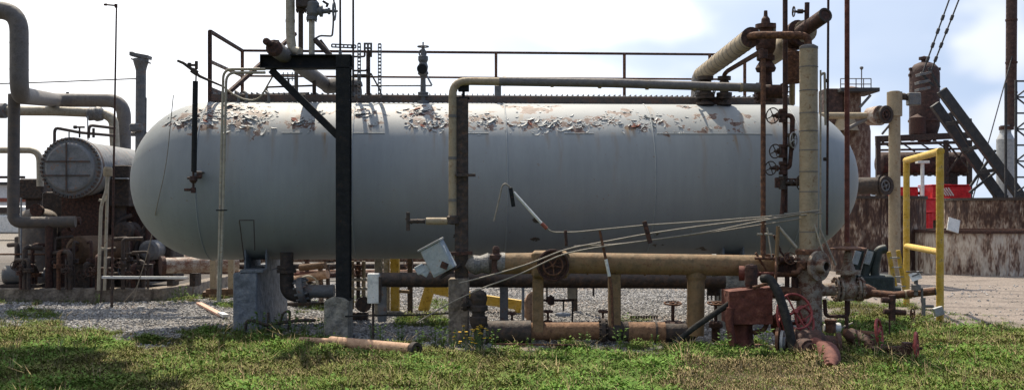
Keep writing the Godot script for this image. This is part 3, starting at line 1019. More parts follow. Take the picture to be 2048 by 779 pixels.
	part("drain_flange", nf, "grey_steel")
	# rectangular name-plate bracket on the shell over the left saddle
	var fb2 := MB.new()
	fb2.tube([P(478, 440, 15.4), P(507, 440, 15.4), P(509, 500, 15.55)], 0.008, 6)
	fb2.tube([P(478, 440, 15.4), P(488, 520, 15.6)], 0.008, 6)
	part("bracket", fb2, "brown_steel")

# ---------- catwalk along the top ----------
func cw(px: float, far: bool) -> float:      # depth of the catwalk's front or rear edge
	var x := (px - 1024.0) / F * 17.0
	return (18.55 if far else 16.55) + (x + 4.74) * 0.06
func CP(px: float, y: float, far: bool) -> Vector3:
	var d := cw(px, far)
	return Vector3((px - 1024.0) / F * d, y, -d)
func catwalk():
	var top := 3.66
	var a := CP(418, top, false)
	var e := CP(1590, top, false)
	var ra := CP(484, top, true)
	var re := CP(1512, top, true)
	thing("catwalk", "rusty steel catwalk with handrails running along the top of the tank", "catwalk", Vector3((a.x + e.x) / 2, 0, (a.z + re.z) / 2))
	var b := MB.new()
	b.bar(a + Vector3(0, -0.075, 0), e + Vector3(0, -0.075, 0), 0.05, 0.11)
	part("front_channel", b, "rust_grey")
	b = MB.new()
	b.bar(ra + Vector3(0, -0.07, 0), re + Vector3(0, -0.07, 0), 0.05, 0.14)
	part("rear_channel", b, "rust_grey")
	b = MB.new()
	b.bar(a + Vector3(0, -0.02, 0), ra + Vector3(0, -0.02, 0), 0.05, 0.24)
	part("end_channel", b, "rust_grey")
	b = MB.new()
	for k in 110:
		var f := (k + 0.5) / 110.0
		var p0 := a.lerp(e, f) + Vector3(0, 0.005, -0.03)
		var p1 := ra.lerp(re, f) + Vector3(0, 0.005, 0.03)
		b.bar(p0, p1, 0.012, 0.035, 0.001)
	for k in 9:
		var f := (k + 0.5) / 9.0
		b.tube([a.lerp(ra, f), e.lerp(re, f)], 0.006, 4)
	var gr := part("grating", b, "grey_steel")
	gr.set_meta("kind", "stuff")
	# rear handrail
	var hy := 4.64
	var my := 4.19
	b = MB.new()
	b.tube([CP(484, hy, true), CP(1440, hy, true)], 0.023, 8)
	part("top_rail", b, "dark_rust")
	b = MB.new()
	b.tube([CP(484, my, true), CP(1440, my, true)], 0.018, 8)
	part("mid_rail", b, "rust")
	for px in [484, 735, 992, 1249, 1420]:
		b = MB.new()
		b.bar(CP(px, top - 0.1, true), CP(px, hy, true), 0.05, 0.05, 0.002)
		part("rail_post", b, "rust")
	for px in [1490, 1585]:
		b = MB.new()
		b.bar(CP(px, top - 0.1, true), CP(px, hy - 0.1, true), 0.05, 0.05, 0.002)
		part("rail_post", b, "rust")
	# end return
	b = MB.new()
	b.bar(CP(419, top - 0.16, false), CP(419, 4.64, false), 0.055, 0.055, 0.002)
	part("rail_post", b, "dark_rust")
	b = MB.new()
	b.bar(CP(419, 4.635, false), CP(484, 4.635, true), 0.05, 0.05, 0.002)
	part("end_rail", b, "dark_rust")
	b = MB.new()
	b.bar(CP(419, 4.16, false), CP(484, 4.19, true), 0.045, 0.045, 0.002)
	part("end_rail", b, "paint_rust")
	b = MB.new()
	b.bar(CP(455, top, false), CP(590, 4.95, true), 0.06, 0.06, 0.002)
	part("diagonal_brace", b, "dark_rust")
	# hidden rear legs
	for px in [500, 820, 1150, 1480]:
		b = MB.new()
		var t := CP(px, top - 0.14, true)
		b.bar(Vector3(t.x, -0.03, t.z), t, 0.09, 0.09)
		part("support_leg", b, "brown_steel")
	# small post with a junction plate on the walk's edge
	b = MB.new()
	b.box(CP(996, 3.72, false), Vector3(0.1, 0.18, 0.05))
	part("edge_plate", b, "grey_steel")

# ---------- piers and posts ----------
func block(called, m, x0, x1, y0, y1, d0, d1, bev := 0.015, parent = null) -> MeshInstance3D:
	return boxp(called, m, Vector3((x0 + x1) / 2, (y0 + y1) / 2, -(d0 + d1) / 2), Vector3(x1 - x0, y1 - y0, d1 - d0), Basis(), bev, parent)
func bands(p0: Vector3, p1: Vector3, r: float, step: float, m, parent = null, wid := 0.02):
	var L := (p1 - p0).length()
	var n := int(L / step)
	for k in n:
		var c := p0.lerp(p1, (k + 0.5) / n)
		lathep("jacket_band", m, c, p1 - p0, [[-wid, r], [-wid, r + 0.004], [wid, r + 0.004], [wid, r]], 18, false, parent)
func supports():
	thing("tank_pier", "blue-grey concrete pier under the left end of the tank", "pier", Vector3(-4.0, 0, -16.7), "tank piers")
	block("footing", "blue_concrete", -4.18, -3.82, -0.05, 0.88, 15.7, 17.85, 0.02)
	thing("tank_pier", "pale concrete pier under the right end of the tank behind the rusty box", "pier", Vector3(3.6, 0, -16.5), "tank piers")
	block("footing", "concrete", 3.23, 3.80, -0.05, 0.905, 16.2, 16.75, 0.02)
	thing("concrete_pedestal", "weathered grey concrete pedestal with rounded cap under the black post", "pedestal", Vector3(-2.5, 0, -15.1))
	var b := MB.new()
	b.box(Vector3(-2.497, 0.24, -15.1), Vector3(0.355, 0.58, 0.4), Basis(), 0.02)
	part("block", b, "concrete")
	b = MB.new()
	var pr := []
	for k in 9:
		var a := PI * k / 8.0
		pr.append(Vector3(-2.497 - cos(a) * 0.172, 0.5 + sin(a) * 0.075, 0))
	for k in 8:
		var z0 := Vector3(0, 0, -14.9)
		var z1 := Vector3(0, 0, -15.3)
		var nn: Vector3 = ((pr[k] + pr[k + 1]) * 0.5 - Vector3(-2.497, 0.4, 0)).normalized()
		b.flat(pr[k] + z0, pr[k + 1] + z0, pr[k + 1] + z1, pr[k] + z1, nn)
		b.tri(Vector3(-2.497, 0.5, -14.9), pr[k] + z0, pr[k + 1] + z0, Vector3.BACK, Vector3.BACK, Vector3.BACK)
		b.tri(Vector3(-2.497, 0.5, -15.3), pr[k] + z1, pr[k + 1] + z1, Vector3.FORWARD, Vector3.FORWARD, Vector3.FORWARD)
	part("cap", b, "concrete")
	# black cantilever frame
	var d := 15.1
	thing("pipe_bracket_frame", "tall black steel post with a cantilever arm and diagonal brace", "steel frame", Vector3(-2.41, 0.54, -d))
	b = MB.new()
	b.ibeam(P(687, 600, d), P(687, 112, d), 0.2, 0.2, 0.016)
	part("post", b, "black_steel")
	b = MB.new()
	b.ibeam(P(523, 124, d), P(704, 124, d), 0.2, 0.2, 0.02, Vector3.BACK)
	b.box(P(523, 124, d), Vector3(0.012, 0.2, 0.2))
	part("arm", b, "black_steel")
	b = MB.new()
	b.bar(P(542, 140, d), P(676, 272, d), 0.1, 0.1)
	part("brace", b, "black_steel")
	b = MB.new()
	b.box(P(687, 597, d), Vector3(0.25, 0.02, 0.25))
	part("base_plate", b, "black_steel")
	b = MB.new()
	b.bar(P(554, 80, d), P(554, 110, d), 0.05, 0.05)
	part("stop_lug", b, "black_steel")
	# brown column with the weathered base
	d = 14.55
	thing("pipe_column", "brown steel column with a weathered concrete lower half", "column", Vector3(-0.7, 0, -d))
	b = MB.new()
	b.ibeam(P(923, 560, d), P(923, 197, d), 0.18, 0.2, 0.016)
	part("steel_section", b, "brown_steel")
	block("concrete_base", "pad", -0.875, -0.595, -0.06, 0.88, 14.4, 14.7, 0.02)
	b = MB.new()
	b.box(P(927, 173, d), Vector3(0.15, 0.13, 0.16))
	b.tube([P(927, 180, d), P(927, 200, d)], 0.02, 8)
	b.box(P(925, 196, d), Vector3(0.2, 0.02, 0.2))
	part("pipe_shoe", b, "black_steel")
	b = MB.new()
	b.bar(P(912, 350, 14.4), P(951, 350, 14.4), 0.05, 0.04)
	part("side_bracket", b, "brown_steel")
	b = MB.new()
	b.bar(P(880, 508, 14.4), P(945, 505, 14.4), 0.04, 0.05)
	part("side_bracket", b, "dark_rust")

# ---------- pipework over and on the tank ----------
func risers():
	var b: MB
	# insulated line carried by the brown column
	thing("insulated_line", "pale insulated pipe dropping beside the brown column and running right above the tank", "pipe", P(905, 442, 14.5))
	var path := [P(905, 442, 14.45), P(905, 162, 14.45), P(1225, 166, 14.6), P(1528, 176, 14.8)]
	var q := rnd([path[0], path[1], P(1000, 163, 14.48)], 0.2, 7)
	pipe("insulated_drop", "jacket", q, PX(8, 14.45))
	pipe("insulated_run", "grey_jacket", [P(998, 162.5, 14.48), path[2], path[3]], PX(9, 14.6))
	bands(path[0], P(905, 190, 14.45), PX(8, 14.45), 0.45, "grey_jacket")
	bands(P(960, 161, 14.47), path[3], PX(9, 14.6), 0.62, "jacket")
	b = MB.new()
	b.lathe(P(905, 442, 14.45), Vector3.DOWN, [[-0.08, 0.055], [-0.06, 0.085], [0.03, 0.085], [0.05, 0]], 14)
	b.tube([P(905, 442, 14.45), P(858, 442, 14.45)], 0.04, 10)
	part("elbow_fitting", b, "brown_steel")
	pipe("branch", "jacket", [P(895, 442, 14.45), P(852, 442, 14.45)], 0.05)
	b = MB.new()
	b.valve(P(842, 442, 14.45), Vector3.RIGHT, Vector3.LEFT, 0.035)
	b.tube([P(818, 442, 14.45), P(850, 442, 14.45)], 0.03, 10)
	var bv := part("branch_valve", b, "brown_steel")
	b = MB.new()
	b.bar(P(816, 424, 14.45), P(816, 461, 14.45), 0.05, 0.04)
	b.bar(P(811, 436, 14.45), P(824, 447, 14.45), 0.03, 0.03)
	part("valve_lever", b, "brown_steel", bv)

	# lines on the black frame
	thing("vertical_line", "pale grey vertical pipe rising out of sight from the black arm", "pipe", P(580, 110, 15.15))
	pipe("riser", "pale_pipe", rnd([P(600, 104, 15.1), P(584, 100, 15.15), P(580, 70, 15.15), P(580, -160, 15.15)], 0.1), PX(9, 15.15))
	bands(P(580, 80, 15.15), P(580, -150, 15.15), PX(9, 15.15), 0.5, "pale_pipe")
	thing("vertical_line", "thin dark vertical pipe with a flange on the black arm", "pipe", P(601, 110, 15.2))
	pipe("riser", "brown_steel", [P(601, 110, 15.2), P(601, -160, 15.2)], PX(5, 15.2))
	b = MB.new()
	b.flange(P(602, 13, 15.2), Vector3.UP, PX(11, 15), 0.04)
	b.flange(P(602, 20, 15.2), Vector3.UP, PX(11, 15), 0.04)
	part("flange", b, "brown_steel")
	thing("valved_line", "vertical pipe on the black arm with a gate valve and side handwheel", "pipe", P(624, 110, 15.1))
	pipe("riser", "pale_pipe", [P(623, 110, 15.1), P(623, 36, 15.1)], PX(6, 15.1))
	b = MB.new()
	b.flange(P(623, 37, 15.1), Vector3.UP, PX(11, 15.1), 0.05)
	b.lathe(P(625, 34, 15.1), Vector3.UP, [[0, 0.06], [0.05, 0.09], [0.2, 0.095], [0.24, 0.06], [0.3, 0.06], [0.3, 0.09], [0.36, 0.09], [0.36, 0.06], [0.6, 0.06], [0.6, 0]], 16)
	b.lathe(P(625, 22, 15.1), Vector3.RIGHT, [[0, 0.06], [0.1, 0.06], [0.1, 0.085], [0.14, 0.085], [0.14, 0.04], [0.22, 0.035], [0.22, 0.05], [0.25, 0.05], [0.25, 0.022], [0.36, 0.018], [0.36, 0]], 12)
	var gv := part("gate_valve", b, "grey_steel")
	wheelp("grey_steel", P(668, 22, 15.1), Vector3.RIGHT, PX(18, 15.1), 0.012, gv)
	b = MB.new()
	b.box(P(612, 6, 15.1), Vector3(0.28, 0.12, 0.14))
	b.tube([P(645, 2, 15.1), P(655, 8, 15.1), P(652, 14, 15.1)], 0.018, 7)
	part("crossover", b, "brown_steel")
	pipe("drain_tube", "grey_steel", rnd([P(628, 78, 15.1), P(640, 71, 15.1), P(664, 72, 15.1), P(666, 50, 15.1), P(668, -40, 15.1)], 0.03), PX(2.0, 15))
	pipe("strut", "brown_steel", [P(628, 78, 15.1), P(660, 110, 15.1)], PX(5.5, 15))
	pipe("strut", "brown_steel", [P(640, 80, 15.2), P(662, 110, 15.2)], PX(3, 15))
	# the large pipe that runs back over the tank
	thing("crossing_pipe", "stubby insulated pipe end pointing at the viewer on the black arm", "pipe", P(545, 92, 14.5))
	var c0 := P(548, 96, 14.55)
	var c1 := P(655, 172, 18.0)
	pipe("insulated_barrel", "grey_jacket", [c0, c1], PX(16, 14.6), 0.0, null, 20)
	lathep("end_cap", "dark_rust", c0, c0 - c1, [[-0.02, PX(16.6, 14.6)], [0.02, PX(16.6, 14.6)], [0.05, PX(11, 14.6)], [0.05, 0]], 20)
	lathep("end_nipple", "dark_rust", P(534, 84, 14.45), c0 - c1, [[-0.12, 0.05], [0.06, 0.05], [0.08, 0.03], [0.08, 0]], 14)
	pipe("drop_leg", "grey_jacket", rnd([c1, P(700, 168, 17.2), P(708, 176, 17.0), P(708, 206, 17.0)], 0.15), PX(16, 17.0), 0.0, null, 16)
	b = MB.new()
	b.flange(P(708, 200, 17.0), Vector3.UP, 0.2, 0.05, 10)
	b.lathe(P(708, 172, 17.0), Vector3.UP, [[0.12, 0], [0.11, 0.09], [0.06, 0.13], [0, 0.14]], 16, true)
	part("drop_flange", b, "grey_steel")
	var dw := wheelp("brown_steel", P(718, 168, 16.8), Vector3.RIGHT, 0.12, 0.01)
	# electrical risers and slotted struts
	for e in [[680, -60, 112], [706, -60, 195]]:
		thing("conduit", "thin vertical conduit rising past the end of the black arm, %s of two" % ("left" if e[0] == 680 else "right"), "conduit", P(e[0], e[2], 15.3), "conduits over the black arm")
		pipe("tube", "brown_steel", [P(e[0], e[2], 15.3), P(e[0], e[1], 15.3)], PX(2.2, 15.3), 0.0, null, 8)
		b = MB.new()
		b.lathe(P(e[0], e[2] - 3, 15.3), Vector3.UP, [[0, 0], [0, 0.025], [0.06, 0.025], [0.06, 0]], 8)
		part("coupling", b, "grey_steel")
	var sl := [["bar", 663, 91, 711, 93, 15.3], ["post", 718, 87, 718, 194, 16.6], ["post", 759, 88, 759, 194, 16.6]]
	for e in sl:
		thing("slotted_strut", {"bar663": "short horizontal slotted steel strut between two conduits", "post718": "upright slotted steel strut beside the black post", "post759": "upright slotted steel strut further right on the catwalk"}[e[0] + str(e[1])], "strut", P(e[3], e[4], e[5]), "slotted struts")
		b = MB.new()
		var p0 := P(e[1], e[2], e[5])
		var p1 := P(e[3], e[4], e[5])
		var w := PX(7, e[5])
		var n := int((p1 - p0).length() / 0.055)
		var dir := (p1 - p0).normalized()
		var sd := dir.cross(Vector3.BACK).normalized()
		for s in [-1, 1]: b.bar(p0 + sd * s * w * 0.4, p1 + sd * s * w * 0.4, w * 0.24, 0.02, 0.001)
		for k in n + 1:
			var c := p0.lerp(p1, float(k) / n)
			b.bar(c - sd * w * 0.4, c + sd * w * 0.4, 0.018, 0.028, 0.001)
		part("channel", b, "grey_steel")
	thing("tube_stand", "cluster of upright tubes with fittings standing on the catwalk", "tubing", P(735, 196, 16.7))
	for k in 3: pipe("tube", "brown_steel", [P(729 + k * 6.5, 86, 16.7), P(729 + k * 6.5, 108 + k * 3, 16.7)], PX(2.0, 16.7), 0.0, null, 8)
	b = MB.new()
	b.bar(P(737, 100, 16.72), P(737, 196, 16.72), 0.05, 0.03)
	part("stand", b, "brown_steel")
	for y in [87, 96]:
		b = MB.new()
		b.bar(P(727, y, 16.68), P(744, y, 16.68), 0.03, 0.03)
		part("clamp", b, "grey_steel")
	pipe("tube", "brown_steel", rnd([P(729, 106, 16.7), P(729, 113, 16.7), P(706, 113, 16.7)], 0.03), PX(2, 16.7), 0.0, null, 8)
	pipe("tube", "brown_steel", rnd([P(737, 120, 16.7), P(733, 141, 16.7), P(706, 141, 16.7)], 0.03), PX(2, 16.7), 0.0, null, 8)
	pipe("tube", "brown_steel", [P(705, 151, 16.7), P(741, 151, 16.7)], PX(3.5, 16.7), 0.0, null, 8)
	pipe("tube", "brown_steel", [P(741, 146, 16.7), P(760, 180, 16.7), P(763, 195, 16.7)], PX(1.6, 16.7), 0.0, null, 8)
	pipe("tube", "galv", [P(742, 171, 16.7), P(862, 171, 16.75), P(863, 169, 16.75), P(851, 147, 16.75)], PX(1.8, 16.7), 0.0, null, 8)
	# relief valve on its stem
	thing("relief_valve", "small relief valve with handwheel standing on top of the tank", "valve", P(846, 206, 16.75))
	b = MB.new()
	var vc := P(846, 208, 16.75)
	b.lathe(vc, Vector3.UP, [[0, 0], [0, 0.1], [0.05, 0.1], [0.06, 0.05], [0.12, 0.05], [0.12, 0.085], [0.15, 0.085], [0.15, 0.075], [0.16, 0.075], [0.16, 0.085], [0.19, 0.085], [0.19, 0.045], [0.44, 0.04], [0.48, 0.085], [0.5, 0.085], [0.53, 0.07], [0.6, 0.08], [0.66, 0.06], [0.7, 0.08], [0.76, 0.08], [0.78, 0.04], [0.86, 0.035], [0.93, 0.012], [0.99, 0.012], [0.99, 0]], 16)
	part("valve_body", b, "grey_steel")
	lathep("dial", "black_steel", P(844, 138, 16.62), Vector3.BACK, [[0, 0], [0, 0.08], [0.05, 0.08], [0.06, 0.06], [0.06, 0]], 18)
	b = MB.new()
	b.torus(P(845, 106, 16.75), Vector3.BACK, 0.055, 0.012)
	part("yoke", b, "grey_steel")
	wheelp("grey_steel", P(846, 93, 16.75), Vector3.UP, 0.085, 0.011)
	# conduit loops lying on the catwalk
	thing("conduit_loop", "bent conduit loops behind the black brace on the catwalk", "conduit", P(570, 196, 16.9))
	pipe("tube", "brown_steel", rnd([P(532, 192, 16.9), P(532, 174, 16.9), P(624, 171, 16.9)], 0.05), PX(2, 16.9), 0.0, null, 8)
	pipe("tube", "brown_steel", rnd([P(532, 178, 16.8), P(537, 188, 16.8), P(618, 186, 16.8)], 0.03), PX(2, 16.9), 0.0, null, 8)
	pipe("tube", "brown_steel", [P(577, 158, 16.8), P(578, 193, 16.8)], PX(1.5, 16.9), 0.0, null, 8)
	pipe("tube", "grey_jacket", [P(592, 143, 16.8), P(592, 183, 16.9)], PX(4, 16.9), 0.0, null, 8)
	pipe("tube", "brown_steel", [P(628, 160, 16.8), P(628, 193, 16.9)], PX(4, 16.9), 0.0, null, 8)
	b = MB.new()
	for k in 3:
		b.bar(P(562, 149 + k * 4, 16.8), P(590, 149 + k * 4, 16.8), 0.02, 0.02)
		b.tube([P(566 + k * 9, 144, 16.8), P(566 + k * 9, 162, 16.8)], 0.008, 6)
	part("terminal_strip", b, "grey_steel")
	# conduits down the left of the tank
	for k in 2:
		thing("conduit", "%s of two pale conduits bending over and running down the tank front" % ["outer", "inner"][k], "conduit", P(440 + k * 6, 600, 15.1), "pale conduits down the tank front")
		var t := [P(530, 138 + k * 7, 15.0), P(446 + k * 6, 138 + k * 7, 15.05), P(440 + k * 6, 400, 15.15), P(435 + k * 4, 603, 15.2)]
		pipe("tube", "pale_pipe", rnd(t, 0.14, 7), PX(2.8, 15.1), 0.0, null, 8)
		if k == 0:
			b = MB.new()
			b.bar(P(432, 420, 15.05), P(453, 420, 15.05), 0.05, 0.02)
			part("clamp", b, "black_steel")
	# level gauge at the left end
	thing("level_gauge", "long black tubular level gauge hanging at the left end of the tank", "gauge", P(387, 385, 15.2))
	var d := 15.2
	pipe("gauge_tube", "black_steel", [P(390, 162, d), P(387, 343, d)], PX(5.5, d), 0.0, null, 12)
	pipe("stem", "brown_steel", [P(392, 128, d), P(391, 162, d)], PX(1.6, d), 0.0, null, 8)
	b = MB.new()
	b.tube([P(386, 343, d), P(386, 384, d)], PX(2.5, d), 8)
	b.lathe(P(386, 352, d), Vector3.DOWN, [[0, 0.02], [0, 0.05], [0.06, 0.06], [0.1, 0.03]], 10)
	b.tube([P(374, 356, d), P(402, 355, d)], PX(2.2, d), 8)
	b.box(P(398, 350, d), Vector3(0.07, 0.09, 0.05))
	b.tube([P(368, 379, d), P(388, 379, d)], PX(2.8, d), 8)
	b.box(P(386, 380, d), Vector3(0.06, 0.08, 0.06))
	part("gauge_cock", b, "dark_rust")
	b = MB.new()
	b.box(P(399, 344, 15.35), Vector3(0.1, 0.02, 0.3))
	b.tube([P(391, 350, d), P(391, 350, 15.9)], 0.02, 8)
	part("tank_mount", b, "grey_steel")
	b = MB.new()
	b.tube([P(354, 121, d), P(366, 126, d), P(385, 140, d), P(398, 152, d), P(425, 164, d), P(446, 173, d)], [0.018, 0.022, 0.025, 0.022, 0.016, 0.014], 8)
	b.box(P(388, 143, d), Vector3(0.09, 0.08, 0.06), Basis(Vector3.BACK, -0.6))
	b.tube([P(376, 130, d), P(394, 130, d)], PX(2.5, d), 8)
	b.box(P(392, 130, d), Vector3(0.04, 0.12, 0.04))
	b.box(P(378, 130, d), Vector3(0.05, 0.07, 0.04))
	part("gauge_head", b, "dark_machine")
	var sag := [P(446, 173, d), P(465, 188, d), P(485, 198, d), P(505, 201, d), P(520, 195, d), P(530, 178, d), P(545, 152, d)]
	pipe("flexible_conduit", "pale_pipe", rnd(sag, 0.05, 3), PX(1.7, d), 0.0, null, 8)
	# nozzles standing on the shell beside the catwalk's left end
	for e in [[470, 208, 462], [486, 208, 480], [530, 206, 526]]:
		thing("vent_pipe", "short bent vent pipe on the tank top, %s from the catwalk's left end" % {470: "first", 486: "second", 530: "third"}[e[0]], "pipe", P(e[0], e[1], 16.2), "vent pipes on the tank")
		var tt := tank_px(e[0], 226)
		var foot := tank_at(tt.x, tt.y - 0.35, -0.02)
		pipe("tube", "grey_steel", rnd([foot, foot + Vector3(0, 0.16, 0), foot + Vector3(-0.06, 0.2, -0.06)], 0.06), 0.024, 0.0, null, 8)

# ---------- upper right lines over the tank ----------
func upper_right():
	var b: MB
	var d := 14.4
	thing("crossing_pipe", "long insulated pipe with a dark end sloping into view above the catwalk's right end", "pipe", P(1450, 120, 16.0))
	var c0 := P(1503, 74, 14.3)
	var c1 := P(1402, 150, 18.2)
	pipe("insulated_barrel", "jacket", [c0, c1], PX(19.5, 14.3), 0.0, null, 22)
	bands(c0, c1, PX(19.5, 14.3), 0.3, "grey_jacket", null, 0.008)
	lathep("end_disc", "dark_rust", c0, c0 - c1, [[-0.03, PX(20.2, 14.3)], [0.012, PX(20.2, 14.3)], [0.012, 0]], 22)
	var el := pipe("end_pipe", "rust", rnd([P(1497, 73, 14.35), P(1512, 70, 14.15), P(1600, 70, 14.1), P(1616, 74, 14.1), P(1619, 100, 14.1)], 0.12), PX(7.5, 14.2))
	pipe("drop_leg", "grey_jacket", rnd([c1, P(1398, 158, 18.2), P(1396, 215, 18.0)], 0.15), PX(15, 18.0))
	# valves standing on the tank under it
	for e in [[1411, 0.11], [1449, 0.09]]:
		thing("tank_valve", "flanged valve standing on the tank top under the %s" % ("insulated crossing pipe" if e[0] == 1411 else "sloping rusty pipe"), "valve", P(e[0], 210, 16.85), "valves on the tank top")
		b = MB.new()
		var s: float = e[1]
		b.lathe(P(e[0], 210, 16.85), Vector3.UP, [[0, 0], [0, s * 1.3], [0.04, s * 1.3], [0.04, s * 0.6], [0.1, s * 0.6], [0.1, s * 1.4], [0.14, s * 1.4], [0.14, s * 1.2], [0.15, s * 1.2], [0.15, s * 1.4], [0.2, s * 1.4], [0.2, s * 0.7], [0.27, s], [0.35, s], [0.4, s * 0.7], [0.4, s * 1.2], [0.46, s * 1.2], [0.46, 0]], 16)
		part("valve_body", b, "brown_steel")
		wheelp("grey_steel", P(e[0] - 20, 176, 16.7), Vector3.RIGHT, 0.09, 0.011)
		b = MB.new()
		b.tube([P(e[0] - 24, 176, 16.75), P(e[0], 176, 16.82)], 0.02, 8)
		part("stem", b, "brown_steel")
	# sloping pipe from the rusty pole to the tank
	thing("pole_pipe", "tall rusty pipe pole bending over into a sloping branch towards the tank top", "pipe", P(1527, 505, 14.2))
	pipe("pole", "rust", rnd([P(1527, 520, 14.2), P(1527, 100, 14.2), P(1455, 142, 16.7), P(1448, 150, 16.85), P(1448, 178, 16.85)], 0.1), PX(5.2, 14.2))
	lathep("collar", "dark_rust", P(1527, 108, 14.2), Vector3.UP, [[-0.06, 0.045], [-0.06, 0.06], [0.06, 0.06], [0.06, 0.045]], 14)
	# safety valve tower
	thing("safety_valve", "rusty spring safety valve standing tall above the tank's right end", "valve", P(1532, 200, 15.4))
	b = MB.new()
	var sv := P(1532, 205, 15.3)
	b.lathe(sv, Vector3.UP, [[0, 0], [0, 0.16], [0.2, 0.16], [0.22, 0.1], [0.36, 0.09], [0.45, 0.09], [0.45, 0.13], [0.5, 0.15], [0.54, 0.13], [0.6, 0.09], [0.62, 0.13], [0.68, 0.13], [0.7, 0.1], [0.78, 0.14], [0.92, 0.15], [0.96, 0.1], [1.0, 0.09], [1.08, 0.09], [1.08, 0.15], [1.14, 0.15], [1.14, 0.07], [1.22, 0.06], [1.26, 0.03], [1.34, 0.025], [1.34, 0]], 18)
	part("valve_body", b, "dark_rust")
	b = MB.new()
	b.lathe(P(1548, 60, 15.3), Vector3.UP, [[-0.06, 0], [-0.06, 0.035], [0.1, 0.035], [0.1, 0]], 10)
	part("cap_bolt", b, "grey_steel")
	# outlet body
	thing("outlet_line", "fat insulated outlet with a rusty pipe pointing up to the right", "pipe", P(1590, 110, 15.0))
	pipe("insulated_body", "jacket", [P(1612, 62, 14.5), P(1540, 112, 16.4)], PX(23, 14.5), 0.0, null, 20)
	lathep("flange_ring", "dark_rust", P(1600, 66, 14.55), P(1650, 30, 14.0) - P(1600, 66, 14.55), [[-0.16, 0.16], [-0.16, 0.19], [-0.1, 0.19], [-0.1, 0.165], [-0.05, 0.165], [-0.05, 0.19], [0.02, 0.19], [0.02, 0.1]], 20)
	pipe("rusty_end", "dark_rust", [P(1600, 66, 14.5), P(1651, 30, 13.9)], PX(14.5, 14.0), 0.0, null, 18)
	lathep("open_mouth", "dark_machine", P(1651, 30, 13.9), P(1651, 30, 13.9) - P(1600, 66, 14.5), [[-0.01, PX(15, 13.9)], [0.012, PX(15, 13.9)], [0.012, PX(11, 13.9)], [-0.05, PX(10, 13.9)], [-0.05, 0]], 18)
	pipe("vent_stub", "dark_rust", [P(1614, 48, 14.3), P(1615, 5, 14.3)], PX(5, 14.3))
	b = MB.new()
	b.tube([P(1614, 22, 14.3), P(1592, 23, 14.3)], PX(2.6, 14.3), 8)
	b.lathe(P(1602, 22.5, 14.3), Vector3.RIGHT, [[-0.04, 0], [-0.04, 0.032], [0.03, 0.032], [0.03, 0]], 10)
	var sb := part("stub_cock", b, "dark_machine")
	wheelp("dark_machine", P(1588, 23, 14.3), Vector3.RIGHT, PX(10, 14.3), 0.008, sb)
	b = MB.new()
	b.lathe(P(1586, 103, 14.6), Vector3.DOWN, [[0, 0], [0, 0.1], [0.02, 0.115], [0.4, 0.115], [0.44, 0.1], [0.44, 0]], 18)
	b.tube([P(1584, 98, 14.6), P(1584, 104, 14.6)], 0.06, 10)
	part("hanging_canister", b, "rust")
	b = MB.new()
	b.tube([P(1512, 183, 14.9), P(1572, 183, 14.9)], PX(14, 14.9), 14)
	b.flange(P(1516, 183, 14.9), Vector3.RIGHT, PX(18, 14.9), 0.05)
	b.flange(P(1570, 180, 14.9), Vector3.RIGHT, PX(16, 14.9), 0.05)
	part("cross_body", b, "dark_rust")
	pipe("jacket_stub", "jacket", [P(1585, 160, 15.0), P(1585, 205, 15.6)], PX(6, 15))
	# tall thin poles
	for e in [[1571, -120, 425, 14.35, 5.0, "dark_rust", "dark rusty vertical pipe carrying the valve train"], [1695, -120, 497, 14.3, 5.0, "red_rust", "dark red vertical pipe rising from the dished plate"], [1655, -120, 470, 14.5, 2.4, "dark_rust", "thin dark vertical rod right of the insulated riser"], [1642, 140, 480, 14.5, 1.8, "pale_pipe", "thin pale tube just right of the insulated riser"]]:
		thing("vertical_pipe", e[6], "pipe", P(e[0], e[2], e[3]))
		pipe("tube", e[5], [P(e[0], e[2], e[3]), P(e[0] + (3 if e[0] == 1655 else 0), e[1], e[3])], PX(e[4], e[3]), 0.0, null, 10)
		if e[0] == 1642:
			pipe("hook", e[5], rnd([P(1642, 150, 14.5), P(1650, 144, 14.5), P(1652, 250, 14.5)], 0.04), PX(2.5, 14.5))
		if e[0] == 1655:
			boxp("clip", "dark_machine", P(1655, 161, 14.5), Vector3(0.05, 0.05, 0.04))
			boxp("clip", "dark_machine", P(1651, 318, 14.5), Vector3(0.05, 0.05, 0.04))
	# valve train
	d = 14.3
	thing("valve_train", "rusty train of small valves and handwheels hanging beside the insulated riser", "valves", P(1575, 400, d))
	b = MB.new()
	b.tube(rnd([P(1565, 231, d), P(1586, 231, d), P(1584, 300, d)], 0.06), PX(5, d), 10)
	b.tube(rnd([P(1584, 290, d), P(1580, 335, d), P(1566, 336, d)], 0.05), PX(4.2, d), 10)
	b.tube([P(1573, 330, d), P(1573, 370, d)], PX(3.2, d), 8)
	b.tube(rnd([P(1568, 366, d), P(1566, 410, d), P(1564, 432, d)], 0.03), PX(4.5, d), 8)
	part("piping", b, "dark_rust")
	for e in [[1566, 231, -1, 1546], [1566, 302, -1, 1551], [1583, 280, 1, 1588], [1566, 336, -1, 1542], [1566, 365, 1, 1600]]:
		b = MB.new()
		b.lathe(P(e[0], e[1], d - 0.02), Vector3.UP, [[-0.09, 0], [-0.09, 0.055], [-0.05, 0.055], [-0.04, 0.042], [0.04, 0.042], [0.05, 0.055], [0.09, 0.055], [0.09, 0]], 12)
		b.tube([P(e[0], e[1], d - 0.02), P(e[3], e[1], d - 0.06)], 0.022, 8)
		b.lathe(P((e[0] + e[3]) / 2.0, e[1], d - 0.04), Vector3.RIGHT, [[-0.02, 0], [-0.02, 0.042], [0.02, 0.042], [0.02, 0]], 10)
		var v := part("valve", b, "dark_machine" if e[2] > 0 else "dark_rust")
